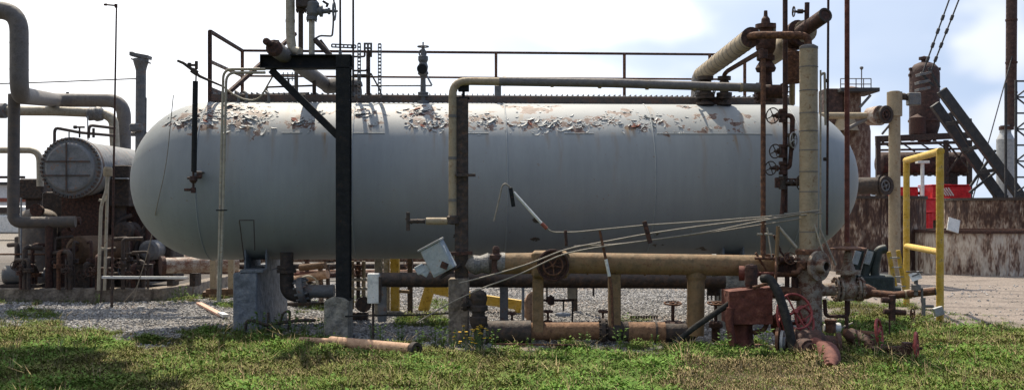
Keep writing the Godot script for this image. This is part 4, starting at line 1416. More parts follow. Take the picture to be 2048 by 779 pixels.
		wheelp("dark_machine" if e[1] != 280 else "galv", P(e[3], e[1], d - 0.08), Vector3(e[2] * 0.75, 0, 0.65), PX(15 if e[1] > 300 else 17, d) * 0.9, 0.009, v)
	b = MB.new()
	for k in 3: b.tube([P(1553, 358 + k * 6, d), P(1598, 358 + k * 6, d)], 0.014, 6)
	b.box(P(1556, 365, d), Vector3(0.07, 0.14, 0.07))
	b.box(P(1594, 364, d), Vector3(0.05, 0.1, 0.06))
	part("bolted_union", b, "dark_rust")
	# insulated riser on its rusty standpipe
	d = 14.1
	thing("insulated_riser", "tall beige insulated riser with sheet bands beside the tank's right end", "riser", P(1618, 495, d))
	pipe("jacket", "jacket", [P(1618, 498, d), P(1618, 98, d)], PX(18, d), 0.0, null, 26)
	lathep("top_cone", "grey_jacket", P(1618, 98, d), Vector3.UP, [[0, PX(18.5, d)], [0.03, PX(18.5, d)], [0.06, PX(11, d)], [0.06, 0]], 26)
	for y in [134, 181, 226, 262, 300, 343, 383, 424, 463]:
		lathep("jacket_band", "grey_jacket", P(1618, y, d), Vector3.UP, [[-0.006, PX(18, d)], [-0.006, PX(18.6, d)], [0.006, PX(18.6, d)], [0.006, PX(18, d)]], 26)

# ---------- low manifold in front of the tank ----------
func manifold():
	upper_right()
	var b: MB
	var d := 14.25
	thing("manifold_header", "ochre horizontal header pipe running low in front of the tank", "pipe", P(1300, 690, d))
	pipe("header", "ochre", [P(1002, 527, d), P(1120, 525, d), P(1585, 532, d - 0.05)], PX(21, d), 0.0, null, 24)
	lathep("foil_end", "wrap", P(1003, 526, d), Vector3.LEFT, [[-0.05, PX(21.5, d)], [0.0, PX(22, d)], [0.05, PX(19, d)], [0.08, PX(12, d)], [0.09, 0]], 18)
	for px in [1175, 1232, 1290, 1340]:
		lathep("pipe_band", "ochre", P(px, 527 + (px - 1120) * 0.012, d), Vector3.RIGHT, [[-0.008, PX(21, d)], [-0.008, PX(21.8, d)], [0.008, PX(21.8, d)], [0.008, PX(21, d)]], 24)
	b = MB.new()
	b.lathe(P(1428, 530, d), Vector3.RIGHT, [[-0.03, PX(21, d)], [-0.03, PX(22.5, d)], [0.03, PX(22.5, d)], [0.03, PX(21, d)]], 24)
	part("joint_wrap", b, "wrap")
	b = MB.new()
	b.box(P(1100, 528, d), Vector3(PX(76, d), PX(54, d), 0.32), Basis(), 0.05)
	part("tee_jacket", b, "ochre")
	b = MB.new()
	var fc := P(1106, 530, d - 0.16)
	b.lathe(fc, Vector3.BACK, [[-0.02, 0], [-0.02, PX(32, d)], [0.05, PX(32, d)], [0.06, PX(29, d)], [0.02, PX(27, d)], [0.02, 0]], 28)
	var tf := part("tee_flange", b, "dark_rust")
	wheelp("rust", fc + Vector3(0, 0, 0.07), Vector3.BACK, PX(19, d), 0.013, tf, 5)
	pipe("drop_pipe", "ochre", [P(1393, 540, d), P(1391, 670, d)], PX(17.5, d), 0.0, null, 22)
	lathep("saddle_joint", "ochre", P(1393, 556, d), Vector3.DOWN, [[-0.12, PX(20, d)], [-0.02, PX(20, d)], [0.02, PX(18.2, d)]], 22)
	for e in [[1076, 22], [1229, 24]]:
		b = MB.new()
		b.box(P(e[0], 605, d + 0.02), Vector3(PX(e[1], d), PX(118, d), 0.18), Basis(), 0.012)
		part("leg", b, "ochre")
	# second run behind it
	d = 15.0
	thing("rear_header", "dark brown pipe running behind the ochre header at knee height", "pipe", P(1030, 600, d))
	pipe("header", "brown_steel", [P(748, 559, d), P(960, 560, d), P(1450, 563, d)], PX(14.5, d), 0.0, null, 16)
	for px in [801, 835, 870]: lathep("pipe_band", "brown_steel", P(px, 559, d), Vector3.RIGHT, [[-0.012, PX(14.5, d)], [-0.012, PX(15.3, d)], [0.012, PX(15.3, d)], [0.012, PX(14.5, d)]], 16)
	for px in [1008, 764]:
		b = MB.new()
		b.box(P(px, 607, d), Vector3(0.12, PX(72, d), 0.1))
		part("stand", b, "grey_steel")
	pipe("short_stack", "dark_machine", [P(1428, 540, 15.1), P(1428, 590, 15.1)], PX(14, 15.1))
	b = MB.new()
	for k in 4: b.tube([P(1416 + k * 8, 585, 15.0), P(1416 + k * 8, 600, 15.0)], 0.012, 6)
	part("stack_bolts", b, "dark_machine")
	# lower run along the ground
	d = 14.3
	thing("ground_line", "rust-topped pipe run lying low along the lawn edge", "pipe", P(1140, 690, d))
	pipe("sleeve", "brown_steel", [P(972, 664, d), P(1062, 663, d)], PX(23, d), 0.0, null, 20)
	pipe("carrier", "tan_rust", [P(1055, 662, d), P(1198, 661, d)], PX(17.5, d), 0.0, null, 20)
	b = MB.new()
	b.flange(P(1206, 660, d), Vector3.RIGHT, PX(24, d), 0.06, 12)
	b.flange(P(1252, 662, d), Vector3.RIGHT, PX(20, d), 0.06, 12)
	b.lathe(P(1230, 660, d), Vector3.RIGHT, [[-0.14, 0.1], [-0.05, 0.15], [0.05, 0.15], [0.14, 0.1]], 16)
	part("flange_joint", b, "dark_machine")
	pipe("carrier", "tan_rust", [P(1256, 664, d), P(1330, 664, d)], PX(20.5, d), 0.0, null, 20)
	b = MB.new()
	b.lathe(P(1311, 664, d), Vector3.RIGHT, [[-0.01, PX(20.5, d)], [-0.01, PX(22, d)], [0.02, PX(22, d)], [0.02, PX(20.5, d)]], 20)
	part("weld_ring", b, "dark_machine")
	pipe("elbow", "dark_machine", rnd([P(1325, 664, d), P(1385, 664, d), P(1391, 640, d)], 0.12), PX(18, d), 0.0, null, 16)
	# ground valves with flat wheels
	for e in [[1346, 606, 650, 17, 22, "rust", "largest rusty gate valve with a flat handwheel by the vertical ochre drop"], [1096, 622, 648, 9, 10, "dark_rust", "small rusty valve with flat handwheel by the header's left leg"], [1206, 622, 646, 9, 10, "dark_rust", "small rusty valve with flat handwheel over the bolted flange joint"], [1432, 606, 650, 16, 14, "rust", "rusty valve with a flat handwheel right of the vertical ochre drop"], [1024, 626, 650, 8, 12, "dark_rust", "small rusty valve between the grey stand and the ground pipe"]]:
		thing("ground_valve", e[6], "valve", P(e[0], 668, 14.55), "valves along the ground line")
		b = MB.new()
		var top := P(e[0], e[1], 14.55)
		b.tube([P(e[0], e[2], 14.55), top], PX(3.4 if e[3] > 10 else 2.2, 14.5), 8)
		b.lathe(P(e[0], e[2] - 8, 14.55), Vector3.DOWN, [[0, 0], [0, PX(e[4] * 0.8, 14.5)], [0.03, PX(e[4], 14.5)], [0.08, PX(e[4], 14.5)], [0.1, PX(e[4] * 0.6, 14.5)], [0.34, PX(e[4] * 0.6, 14.5)]], 14)
		part("valve_body", b, "dark_rust")
		wheelp(e[5], top, Vector3(0, 1, 0.12), PX(e[3], 14.5), PX(1.8, 14.5))
	# cluster against the column foot
	thing("corroded_valve", "dark corroded upright valve against the foot of the brown column", "valve", P(955, 690, 14.2))
	b = MB.new()
	d = 14.2
	b.lathe(P(957, 690, d), Vector3.UP, [[0, 0], [0, 0.08], [0.05, 0.06], [0.2, 0.07], [0.3, 0.12], [0.38, 0.13], [0.4, 0.09], [0.46, 0.09], [0.47, 0.13], [0.53, 0.13], [0.55, 0.1], [0.62, 0.12], [0.7, 0.11], [0.74, 0.07], [0.76, 0]], 14)
	b.tube([P(935, 605, d), P(958, 612, d)], 0.07, 10)
	b.flange(P(930, 604, d), Vector3.RIGHT, 0.12, 0.05)
	part("valve_body", b, "dark_machine")
	b = MB.new()
	b.tube([P(940, 588, d), P(948, 606, d)], 0.02, 6)
	b.box(P(945, 590, d), Vector3(0.08, 0.03, 0.05))
	part("yellow_tap", b, "yellow")
	# foil-wrapped joint left of the header
	thing("wrapped_joint", "crumpled foil-wrapped pipe joint between column and header", "pipe joint", P(965, 560, 14.4))
	b = MB.new()
	for k in 3:
		pass
	b.lathe(P(985, 526, 14.4), Vector3(-1, -0.1, 0), [[-0.02, 0], [-0.02, 0.1], [0.05, 0.15], [0.16, 0.12], [0.25, 0.14], [0.33, 0.09], [0.38, 0]], 9)
	part("foil", b, "wrap")
	b = MB.new()
	b.lathe(P(992, 548, 14.2), Vector3.UP, [[0, 0], [0, 0.06], [0.2, 0.06], [0.2, 0.09], [0.26, 0.09], [0.28, 0.05], [0.34, 0.05], [0.38, 0.03], [0.38, 0]], 12)
	part("cock", b, "dark_rust")
	# tubing bundle sagging across the front
	var lines := [
		["lowest tube of the loose bundle, running down to the column foot", [[838, 642], [900, 605], [960, 577], [1040, 548], [1125, 507], [1200, 493], [1330, 476], [1420, 463], [1540, 438], [1602, 428]], 1.5],
		["middle tube of the loose bundle crossing the header's round flange", [[918, 566], [990, 548], [1060, 527], [1120, 502], [1150, 494], [1290, 468], [1400, 452], [1500, 440], [1645, 426]], 1.6],
		["upper short tube of the loose bundle below the rusty clamps", [[1148, 492], [1240, 488], [1300, 480], [1440, 462], [1530, 448], [1602, 437]], 1.3]]
	for e in lines:
		thing("loose_tube", e[0], "tube", P(e[1][0][0], e[1][0][1], 13.95), "loose tubing bundle")
		pipe("tubing", "cable", rnd(pts(e[1], 13.95 + 0.05 * lines.find(e)), 0.2, 3), PX(e[2], 14), 0.0, null, 7)
	thing("loose_tube", "bent pale tube peaking beside the column and joining the bundle", "tube", P(1100, 464, 13.9), "loose tubing bundle")
	pipe("drooping_end", "cable", rnd(pts([[988, 442], [998, 400], [1004, 372], [1010, 366], [1018, 372], [1028, 385]], 13.9), 0.05, 3), PX(1.6, 14), 0.0, null, 7)
	pipe("painted_length", "white_paint", pts([[1027, 384], [1085, 448]], 13.9), PX(2.8, 14), 0.0, null, 8)
	pipe("coupling", "primer_red", pts([[1083, 446], [1094, 457]], 13.9), PX(3.6, 14), 0.0, null, 8)
	pipe("tubing", "cable", rnd(pts([[1092, 455], [1104, 464], [1150, 464], [1290, 450], [1430, 441], [1545, 432], [1640, 420]], 13.9), 0.1, 3), PX(1.4, 14), 0.0, null, 7)
	for e in [[1131, 460, 1133, 492, 3, "rusty clamp nearest the header flange on the tubing bundle"], [1289, 442, 1301, 486, 4.5, "tilted rusty bar clamp halfway along the tubing bundle"], [1021, 375, 1027, 413, 4, "dark tag bar hanging at the bent tube's peak"]]:
		thing("tube_clamp", e[5], "clamp", P(e[2], e[3], 13.88), "clamps on the tubing bundle")
		b = MB.new()
		b.bar(P(e[0], e[1], 13.88), P(e[2], e[3], 13.88), PX(e[4] * 2.0, 14), 0.03)
		part("bar", b, "dark_rust" if e[0] > 1100 else "black_steel")
		b = MB.new()
		b.tube([P((e[0] + e[2]) / 2.0, (e[1] + e[3]) / 2.0, 13.84), P((e[0] + e[2]) / 2.0, (e[1] + e[3]) / 2.0, 13.95)], 0.012, 6)
		part("bolt", b, "dark_rust")
	thing("support_rod", "bent rusty rod propping the tubing bundle over the header", "rod", P(1226, 655, 14.0))
	pipe("rod", "rust", rnd(pts([[1199, 458], [1208, 500], [1218, 545], [1223, 570], [1226, 655]], 14.0), 0.08, 3), PX(2.8, 14), 0.0, null, 8)
	pipe("white_sleeve", "white_paint", pts([[1212, 518], [1219, 552]], 13.985), PX(3.3, 14), 0.0, null, 8)
	# boxes
	d = 14.25
	thing("electrical_box", "pale blue-grey electrical box hanging tilted beside the brown column", "electrical box", P(876, 514, d))
	var tb := Basis(Vector3.BACK, deg_to_rad(28)) * Basis(Vector3.UP, -0.25)
	b = MB.new()
	b.box(P(876, 515, d), Vector3(0.33, 0.43, 0.16), tb, 0.012)
	var bx := part("case", b, "blue_box")
	b = MB.new()
	b.box(P(876, 515, d) + tb * Vector3(0, 0.205, 0.012), Vector3(0.36, 0.03, 0.2), tb, 0.006)
	part("rain_lip", b, "galv")
	b = MB.new()
	b.box(P(876, 515, d) + tb * Vector3(0, 0, 0.086), Vector3(0.3, 0.37, 0.012), tb, 0.004)
	part("door", b, "blue_box")
	b = MB.new()
	b.box(P(876, 515, d) + tb * Vector3(0.06, -0.13, 0.098), Vector3(0.09, 0.1, 0.012), tb * Basis(Vector3.BACK, 0.7), 0.003)
	part("rusty_patch", b, "dark_rust")
	b = MB.new()
	b.tube([P(880, 556, d), P(902, 540, d), P(925, 528, 14.5)], 0.022, 8)
	b.lathe(P(902, 540, d), Vector3.UP, [[-0.05, 0], [-0.05, 0.04], [0.03, 0.04], [0.03, 0]], 10)
	part("conduit_elbow", b, "dark_machine")
	thing("loose_cover", "small pale cover plate dangling under the tilted electrical box", "cover", P(845, 542, d))
	b = MB.new()
	b.box(P(840, 538, d), Vector3(0.13, 0.12, 0.03), Basis(Vector3.BACK, 0.5), 0.012)
	b.box(P(851, 541, d + 0.005), Vector3(0.11, 0.15, 0.03), Basis(Vector3.BACK, -0.5), 0.012)
	part("plate", b, "blue_box")
	thing("switch_box", "narrow white-grey switch box on a thin stake under the tank", "switch box", P(747, 672, 14.6))
	b = MB.new()
	b.box(P(747, 576, 14.6), Vector3(0.165, 0.42, 0.13), Basis(), 0.012)
	part("case", b, "white_paint")
	pipe("stake", "dark_machine", [P(746, 605, 14.6), P(746, 676, 14.6)], PX(2.6, 14.6), 0.0, null, 8)
	boxp("side_plate", "dark_machine", P(760, 578, 14.58), Vector3(0.03, 0.36, 0.1))
	thing("fallen_wire", "thin dark cable strung low between pedestal and column", "cable", P(780, 628, 14.7))
	pipe("wire", "rubber", rnd(pts([[690, 632, 14.9], [760, 630, 14.7], [840, 629, 14.7], [900, 626, 14.6]], 14.7), 0.1), PX(1.6, 14.7), 0.0, null, 7)
	# black discharge pipe slanting into the grass
	thing("slanting_pipe", "black pipe slanting from the rusty box down into the grass", "pipe", P(1338, 697, 13.75))
	pipe("tube", "rubber", rnd(pts([[1336, 699, 13.6], [1380, 660, 13.6], [1465, 603, 13.6]], 13.6), 0.3), PX(6, 13.6), 0.0, null, 12)

# ---------- pumps and valves at the lower right ----------
func right_cluster():
	var b: MB
	var d := 13.5
	thing("rusty_housing", "red-rust steel housing on a hollow pedestal in the grass", "housing", P(1490, 705, d))
	b = MB.new()
	var z0 := -d + 0.02
	var q := pts([[1459, 583], [1546, 574], [1546, 648], [1459, 648]], d)
	var back := Vector3(0.0, 0, -0.5)
	var cc: Vector3 = (q[0] + q[2]) * 0.5 + back * 0.5
	b.flat(q[0], q[1], q[2], q[3], Vector3.BACK)
	b.flat(q[0] + back, q[1] + back, q[2] + back, q[3] + back, Vector3.FORWARD)
	for k in 4:
		var a0: Vector3 = q[k]
		var a1: Vector3 = q[(k + 1) % 4]
		b.flat(a0, a1, a1 + back, a0 + back, ((a0 + a1) * 0.5 + back * 0.5 - cc).normalized())
	part("box", b, "red_rust")
	b = MB.new()
	b.tube(rnd(pts([[1462, 615], [1458, 640], [1466, 690]], d + 0.0), 0.15), PX(8, d), 12)
	part("pipe_leg", b, "red_rust")
	b = MB.new()
	b.lathe(P(1485, 692, d + 0.2), Vector3.UP, [[0, PX(27, d)], [0.1, PX(22, d)], [0.28, PX(21, d)], [0.32, PX(30, d)]], 4)
	part("pedestal", b, "red_rust")
	b = MB.new()
	b.box(P(1487, 700, d + 0.15), Vector3(PX(108, d), 0.1, 0.6), Basis(), 0.015)
	part("base_plate", b, "rust")
	b = MB.new()
	b.lathe(P(1503, 574, d + 0.2), Vector3.UP, [[0, 0], [0, PX(11, d)], [0.04, PX(13, d)], [0.26, PX(13, d)], [0.29, PX(11, d)], [0.31, 0]], 16)
	part("canister", b, "dark_rust")
	pipe("grab_bar", "rust", pts([[1506, 575], [1530, 568], [1545, 566]], d), PX(3.5, d), 0.0, null, 8)
	pipe("coil", "rust", pts([[1507, 665], [1530, 660], [1536, 640], [1540, 630]], d + 0.1), PX(5, d), 0.1, null, 8)
	# black hose
	thing("black_hose", "thick black hose arching down in front of the red handwheels", "hose", P(1590, 712, 13.1))
	pipe("hose", "rubber", rnd(pts([[1526, 557, 13.4], [1540, 556, 13.3], [1558, 585, 13.2], [1575, 640, 13.1], [1590, 712, 13.05]], 13.2), 0.2, 5), PX(9, 13.2), 0.0, null, 14)
	# standpipe
	d = 14.1
	thing("standpipe", "thick rusty standpipe with flaking paint carrying the insulated riser", "pipe", P(1619, 690, d))
	pipe("body", "paint_rust", [P(1619, 696, d), P(1619, 505, d)], PX(25, d), 0.0, null, 26)
	b = MB.new()
	b.lathe(P(1619, 505, d), Vector3.UP, [[-0.02, 0], [-0.02, PX(27, d)], [0.03, PX(27, d)], [0.05, PX(24, d)], [0.05, 0]], 26)
	part("cap_plate", b, "rust")
	var nd := Vector3(0.55, 0.0, 0.83)
	b = MB.new()
	b.lathe(P(1628, 531, d - 0.14), nd, [[-0.02, 0.09], [0.06, 0.09], [0.06, 0.2], [0.11, 0.2], [0.11, 0.1], [0.2, 0.085], [0.22, 0.085], [0.22, 0.06], [0.14, 0.055], [0.14, 0]], 22)
	part("side_nozzle", b, "paint_rust")
	lathep("dark_bore_insert", "dark_machine", P(1628, 531, d - 0.14) + nd * 0.142, nd, [[0, 0], [0.004, 0.053], [0.06, 0.056]], 18)  # dark insert paints in the shade of the shallow closed bore
	b = MB.new()
	b.box(P(1604, 530, d - 0.2), Vector3(0.13, 0.13, 0.1), Basis(), 0.03)
	b.tube(rnd(pts([[1604, 530, d - 0.2], [1596, 545, d - 0.25], [1585, 545, d - 0.2]], d), 0.03), 0.035, 8)
	part("knuckle", b, "rust")
	pipe("inlet", "rust", pts([[1540, 583, d - 0.05], [1600, 588, d - 0.05]], d), PX(13, d), 0.0, null, 14)
	pipe("outlet", "paint_rust", pts([[1630, 580, d], [1670, 578, d]], d), PX(13, d), 0.0, null, 14)
	# small frame of rods between riser and header
	thing("rod_frame", "rusty frame of thin rods and straps left of the standpipe", "frame", P(1550, 560, 14.2))
	for e in [[[1527, 440], [1527, 515], 3, "rust"], [[1557, 452], [1553, 540], 4, "ochre"], [[1557, 452], [1594, 495], 3, "pale_pipe"], [[1535, 455], [1545, 520], 1.6, "pale_pipe"], [[1515, 468], [1545, 468], 2.5, "pale_pipe"], [[1510, 516], [1600, 518], 3, "rust"], [[1620, 420], [1650, 515], 2, "pale_pipe"], [[1640, 455], [1672, 530], 2.2, "cable"]]:
		pipe("rod", e[3], [P(e[0][0], e[0][1], 14.0), P(e[1][0], e[1][1], 14.0)], PX(e[2], 14.0), 0.0, null, 8)
	boxp("bracket", "dark_rust", P(1575, 535, 14.1), Vector3(0.3, 0.16, 0.1))
	boxp("bracket", "rust", P(1540, 530, 14.15), Vector3(0.12, 0.3, 0.06))
	for e in [[[1512, 505], [1545, 560], 2.4, "rust"], [[1560, 500], [1600, 552], 2.2, "dark_rust"], [[1575, 505], [1575, 575], 5, "dark_rust"], [[1545, 548], [1598, 548], 6, "rust"], [[1590, 555], [1590, 600], 7, "dark_rust"], [[1548, 470], [1562, 500], 2, "dark_rust"]]:
		pipe("rod", e[3], [P(e[0][0], e[0][1], 14.05), P(e[1][0], e[1][1], 14.1)], PX(e[2], 14.0), 0.0, null, 8)
	valvep("dark_rust", "rust", P(1572, 520, 14.0), Vector3.RIGHT, Vector3(0.1, 0.2, 1), 0.06)
	# red handwheels by the standpipe
	var wl := [[1592, 622, 36, Vector3(0.25, 0.35, 0.9), "red", 13.45, "largest red handwheel leaning in front of the standpipe"], [1610, 640, 28, Vector3(0.6, 0.3, 0.75), "red", 13.6, "smaller red handwheel tucked against the standpipe behind the largest"], [1553, 547, 32, Vector3(0.96, 0, 0.25), "rust", 13.9, "rusty handwheel seen nearly edge-on above the red one"], [1564, 634, 30, Vector3(0.85, 0.1, 0.5), "red", 13.5, "red handwheel turned sideways behind the black hose"]]
	for e in wl:
		thing("pump_valve", e[6], "valve", P(e[0], 700, e[5]), "handwheel valves by the standpipe")
		var c := P(e[0], e[1], e[5])
		var a: Vector3 = e[3].normalized()
		wheelp(e[4], c, a, PX(e[2], e[5]), 0.016)
		b = MB.new()
		b.tube([c, c - a * 0.35], 0.022, 8)
		b.lathe(c - a * 0.22, -a, [[0, 0.03], [0.02, 0.07], [0.08, 0.08], [0.12, 0.06], [0.2, 0.1], [0.26, 0.1], [0.26, 0]], 14)
		part("stem", b, "red_rust")
	# pump at the foot of the standpipe
	d = 13.2
	thing("pump", "rusty pump with two upright discs at the foot of the standpipe", "pump", P(1600, 715, d))
	for e in [[1557, 683, 29, "rust"], [1566, 686, 26, "galv"], [1590, 686, 30, "tan_rust"]]:
		lathep("disc", e[3], P(e[0], e[1], d + 0.05), Vector3(0.93, 0, 0.36), [[-0.02, 0], [-0.02, PX(e[2], d)], [0.015, PX(e[2], d)], [0.015, PX(e[2] * 0.55, d)], [0.04, PX(e[2] * 0.5, d)], [0.04, 0]], 24)
	lathep("casing", "dark_rust", P(1592, 690, d + 0.1), Vector3(0.98, 0, 0.2), [[0, 0], [0, 0.17], [0.1, 0.2], [0.3, 0.2], [0.36, 0.14], [0.5, 0.13], [0.5, 0.17], [0.55, 0.17], [0.55, 0]], 20)
	lathep("motor", "dark_rust", P(1612, 700, d - 0.2), Vector3(0.2, 0.1, 1), [[-0.3, 0], [-0.3, 0.14], [0, 0.15], [0.12, 0.13], [0.12, 0.1], [0.2, 0.09], [0.2, 0]], 18)
	lathep("hub_nut", "rust", P(1612, 711, 12.85), Vector3.BACK, [[0, 0.1], [0.03, 0.1], [0.05, 0.06], [0.05, 0]], 6)
	pipe("discharge", "red_rust", rnd(pts([[1630, 688, 13.0], [1655, 700, 12.6], [1665, 718, 12.2], [1660, 735, 11.9]], 13), 0.15, 5), [0.09, 0.09, 0.10, 0.11, 0.12, 0.125, 0.125, 0.12, 0.115, 0.11, 0.105, 0.10, 0.09, 0.06], 0.0, null, 16)
	# valve assembly right of the standpipe
	d = 14.2
	thing("flanged_valve", "large flanged valve between the standpipe and the long rusty pipe", "valve", P(1695, 605, d))
	b = MB.new()
	for px in [1672, 1681, 1716, 1723]: b.flange(P(px, 578, d), Vector3.RIGHT, PX(25 if px < 1700 else 24, d), 0.035, 10)
	b.lathe(P(1697, 578, d), Vector3.RIGHT, [[-0.12, 0.11], [-0.05, 0.15], [0.05, 0.15], [0.12, 0.11]], 18)
	b.lathe(P(1697, 578, d), Vector3.UP, [[0, 0.1], [0.2, 0.1], [0.2, 0.16], [0.26, 0.16], [0.26, 0.1], [0.36, 0.06], [0.5, 0.05], [0.55, 0]], 16)
	b.tube([P(1697, 578, d), P(1697, 600, d)], 0.09, 12)
	part("valve_body", b, "paint_rust")
	lathep("dished_plate", "rust", P(1697, 496, 14.2), Vector3.UP, [[-0.02, 0], [-0.02, PX(36, d)], [0.0, PX(36, d)], [0.012, PX(30, d)], [0.03, 0.06], [0.08, 0.045], [0.08, 0]], 24)
	pipe("stem", "rust", [P(1697, 496, d), P(1697, 550, d)], 0.035)
	pipe("long_pipe", "rust", [P(1722, 584, d), P(1790, 590, d - 0.2), P(1872, 582, d - 0.5)], PX(7.5, d), 0.0, null, 14)
	lathep("taper", "rust", P(1722, 582, d), Vector3(1, -0.05, 0), [[0, 0.11], [0.1, 0.1], [0.2, 0.055]], 16)
	lathep("pale_collar", "jacket", P(1815, 588, d - 0.28), Vector3(1, 0.1, 0), [[-0.04, 0.05], [-0.04, 0.062], [0.05, 0.062], [0.05, 0.05]], 14)
	lathep("open_mouth", "dark_machine", P(1872, 582, d - 0.5), Vector3(1, 0.08, 0.5), [[0, 0.052], [0.006, 0.052], [0.006, 0]], 14)
	pipe("drain", "dark_rust", rnd(pts([[1697, 600], [1697, 628], [1692, 632], [1652, 632], [1650, 598]], d), 0.06), PX(4, d), 0.0, null, 10)
	pipe("support_stake", "dark_rust", pts([[1694, 600], [1694, 662]], d), PX(4, d), 0.0, null, 8)
	# drain cock and sampling valve hung on the long pipe
	thing("drain_cock", "small rusty drain cock hanging under the long rusty pipe", "valve", P(1785, 620, 13.9))
	b = MB.new()
	b.tube([P(1785, 590, 13.9), P(1785, 640, 13.9)], PX(7, 13.9), 12)
	b.tube([P(1768, 622, 13.9), P(1812, 625, 13.9)], PX(5.5, 13.9), 10)
	b.tube([P(1764, 599, 13.9), P(1790, 601, 13.9)], PX(6, 13.9), 10)
	b.tube([P(1780, 640, 13.9), P(1780, 668, 13.9)], PX(1.6, 13.9), 6)
	part("body", b, "dark_rust")
	wheelp("rust", P(1826, 627, 13.85), Vector3(0.7, 0, 0.7), PX(10, 13.9), 0.009)
	thing("sampling_valve", "small valve with a white tag on top of the long rusty pipe", "valve", P(1833, 590, 13.75))
	b = MB.new()
	b.tube([P(1833, 552, 13.7), P(1833, 590, 13.7)], PX(4, 13.7), 10)
	b.lathe(P(1833, 572, 13.7), Vector3.UP, [[-0.05, 0], [-0.05, 0.06], [0.02, 0.06], [0.03, 0.03]], 10)
	b.tube([P(1848, 595, 13.7), P(1848, 630, 13.7)], PX(4, 13.7), 10)
	b.tube([P(1848, 612, 13.7), P(1868, 612, 13.7)], PX(3, 13.7), 8)
	b.tube([P(1845, 575, 13.7), P(1845, 605, 13.7)], PX(2.5, 13.7), 8)
	part("body", b, "grey_jacket")
	b = MB.new()
	b.box(P(1832, 552, 13.66), Vector3(0.14, 0.11, 0.006), Basis(Vector3.BACK, 0.35) * Basis(Vector3.RIGHT, -0.5), 0.001)
	part("tag", b, "white_paint")
	b = MB.new()
	b.box(P(1832, 549.5, 13.645), Vector3(0.1, 0.02, 0.004), Basis(Vector3.BACK, 0.35) * Basis(Vector3.RIGHT, -0.5), 0.001)
	part("tag_stripe", b, "grey_steel")
	wheelp("dark_machine", P(1830, 543, 13.72), Vector3.UP, 0.1, 0.009)
	# buried valve pair with red wheels
	thing("buried_valve", "rusty valve lying in the grass, its red handwheel half raised", "valve", P(1735, 690, 13.4))
	b = MB.new()
	b.tube(pts([[1700, 668, 13.6], [1745, 690, 13.3], [1770, 705, 13.1]], 13), 0.09, 12)
	b.flange(P(1745, 690, 13.3), Vector3(1, -0.3, 0.2), 0.15, 0.06)
	b.tube([P(1757, 667, 13.3), P(1745, 690, 13.4)], 0.025, 8)
	part("body", b, "dark_rust")
	wheelp("red", P(1759, 664, 13.1), Vector3(0.85, 0.15, 0.5), PX(26, 13.1), 0.019)
	thing("buried_valve", "rusty valve stem lying in the grass with the rightmost red handwheel", "valve", P(1790, 712, 12.7))
	b = MB.new()
	b.tube(pts([[1745, 697, 13.0], [1822, 695, 12.8]], 13), 0.03, 8)
	b.tube(pts([[1745, 712, 12.9], [1822, 708, 12.75]], 13), 0.025, 8)
	b.box(P(1815, 702, 12.75), Vector3(0.1, 0.22, 0.12))
	b.tube(pts([[1760, 705, 13.0], [1845, 696, 12.65]], 13), 0.018, 8)
	part("stem", b, "dark_rust")
	wheelp("red", P(1834, 694, 12.6), Vector3(0.9, 0.05, 0.42), PX(29, 12.6), 0.02)
	thing("pipe_stub", "short tan capped pipe stub lying in the gravel by the standpipe", "pipe", P(1665, 655, 14.0))
	lathep("stub", "white_paint", P(1648, 655, 14.1), Vector3.RIGHT, [[0, 0], [0, 0.05], [0.12, 0.05], [0.12, 0.07], [0.22, 0.07], [0.22, 0]], 14)
	lathep("cap", "rust", P(1662, 652, 14.05), Vector3.UP, [[-0.08, 0.07], [0.05, 0.07], [0.05, 0.08], [0.09, 0.08], [0.09, 0]], 14)
	thing("buried_pipe", "low rusty pipe half buried in the grass behind the red wheels", "pipe", P(1710, 672, 13.7))
	pipe("tube", "rust", pts([[1690, 665, 13.8], [1752, 672, 13.5]], 13.6), 0.06, 0.0, null, 12)
	pipe("stick", "cable", pts([[1668, 662, 14.0], [1706, 645, 14.3]], 14), 0.012, 0.0, null, 6)
	# dark green equipment behind
	d = 17.0
	thing("green_machine", "dark green machine with slanted arms beside the tank's right end", "machine", P(1745, 590, d))
	b = MB.new()
	b.tube(rnd(pts([[1722, 500], [1712, 540], [1700, 580]], d), 0.2), PX(8, d), 10)
	part("arm", b, "green")
	b = MB.new()
	b.tube(rnd(pts([[1745, 500], [1732, 540], [1722, 585]], d), 0.2), PX(9, d), 10)
	part("arm", b, "green")
	b = MB.new()
	var sw := rnd(pts([[1772, 497], [1758, 500], [1748, 545], [1760, 575], [1800, 582]], d), 0.2, 5)
	b.tube(sw, PX(9, d), 10)
	b.box(P(1745, 570, d + 0.1), Vector3(0.6, 0.35, 0.5), Basis(), 0.05)
	part("frame", b, "green")
	for px in [1718, 1742]:
		b = MB.new()
		b.bar(P(px, 502, d - 0.1), P(px - 8, 528, d - 0.1), 0.1, 0.03)
		part("lamp_plate", b, "galv")
	for px in [1715, 1775]: lathep("foot", "dark_machine", P(px, 596, d), Vector3.UP, [[-0.02, 0], [-0.02, 0.09], [0.16, 0.07], [0.16, 0]], 12)
	d = 17.6
	thing("step_ladder", "yellow step ladder standing behind the valves at right", "ladder", P(1790, 590, d))
	for px in [[1778, 503, 1795, 590], [1797, 500, 1812, 588]]:
		b = MB.new()
		b.bar(P(px[0], px[1], d), P(px[2], px[3], d), 0.07, 0.03)
		part("rail", b, "yellow")
	for k in 4:
		b = MB.new()
		b.bar(P(1780 + k * 4, 515 + k * 19, d), P(1800 + k * 4, 515 + k * 19, d), 0.04, 0.02)
		part("step", b, "galv")
	# yellow guard frame
	thing("guard_frame", "tall yellow pipe guard frame at the edge of the road", "guard frame", P(1850, 640, 18.5))
	var pr := G(1881, 645)
	var pl := G(1814, 611)
	var hr := (645.0 - 300.0) / F * (-pr.z)
	var r := 0.060
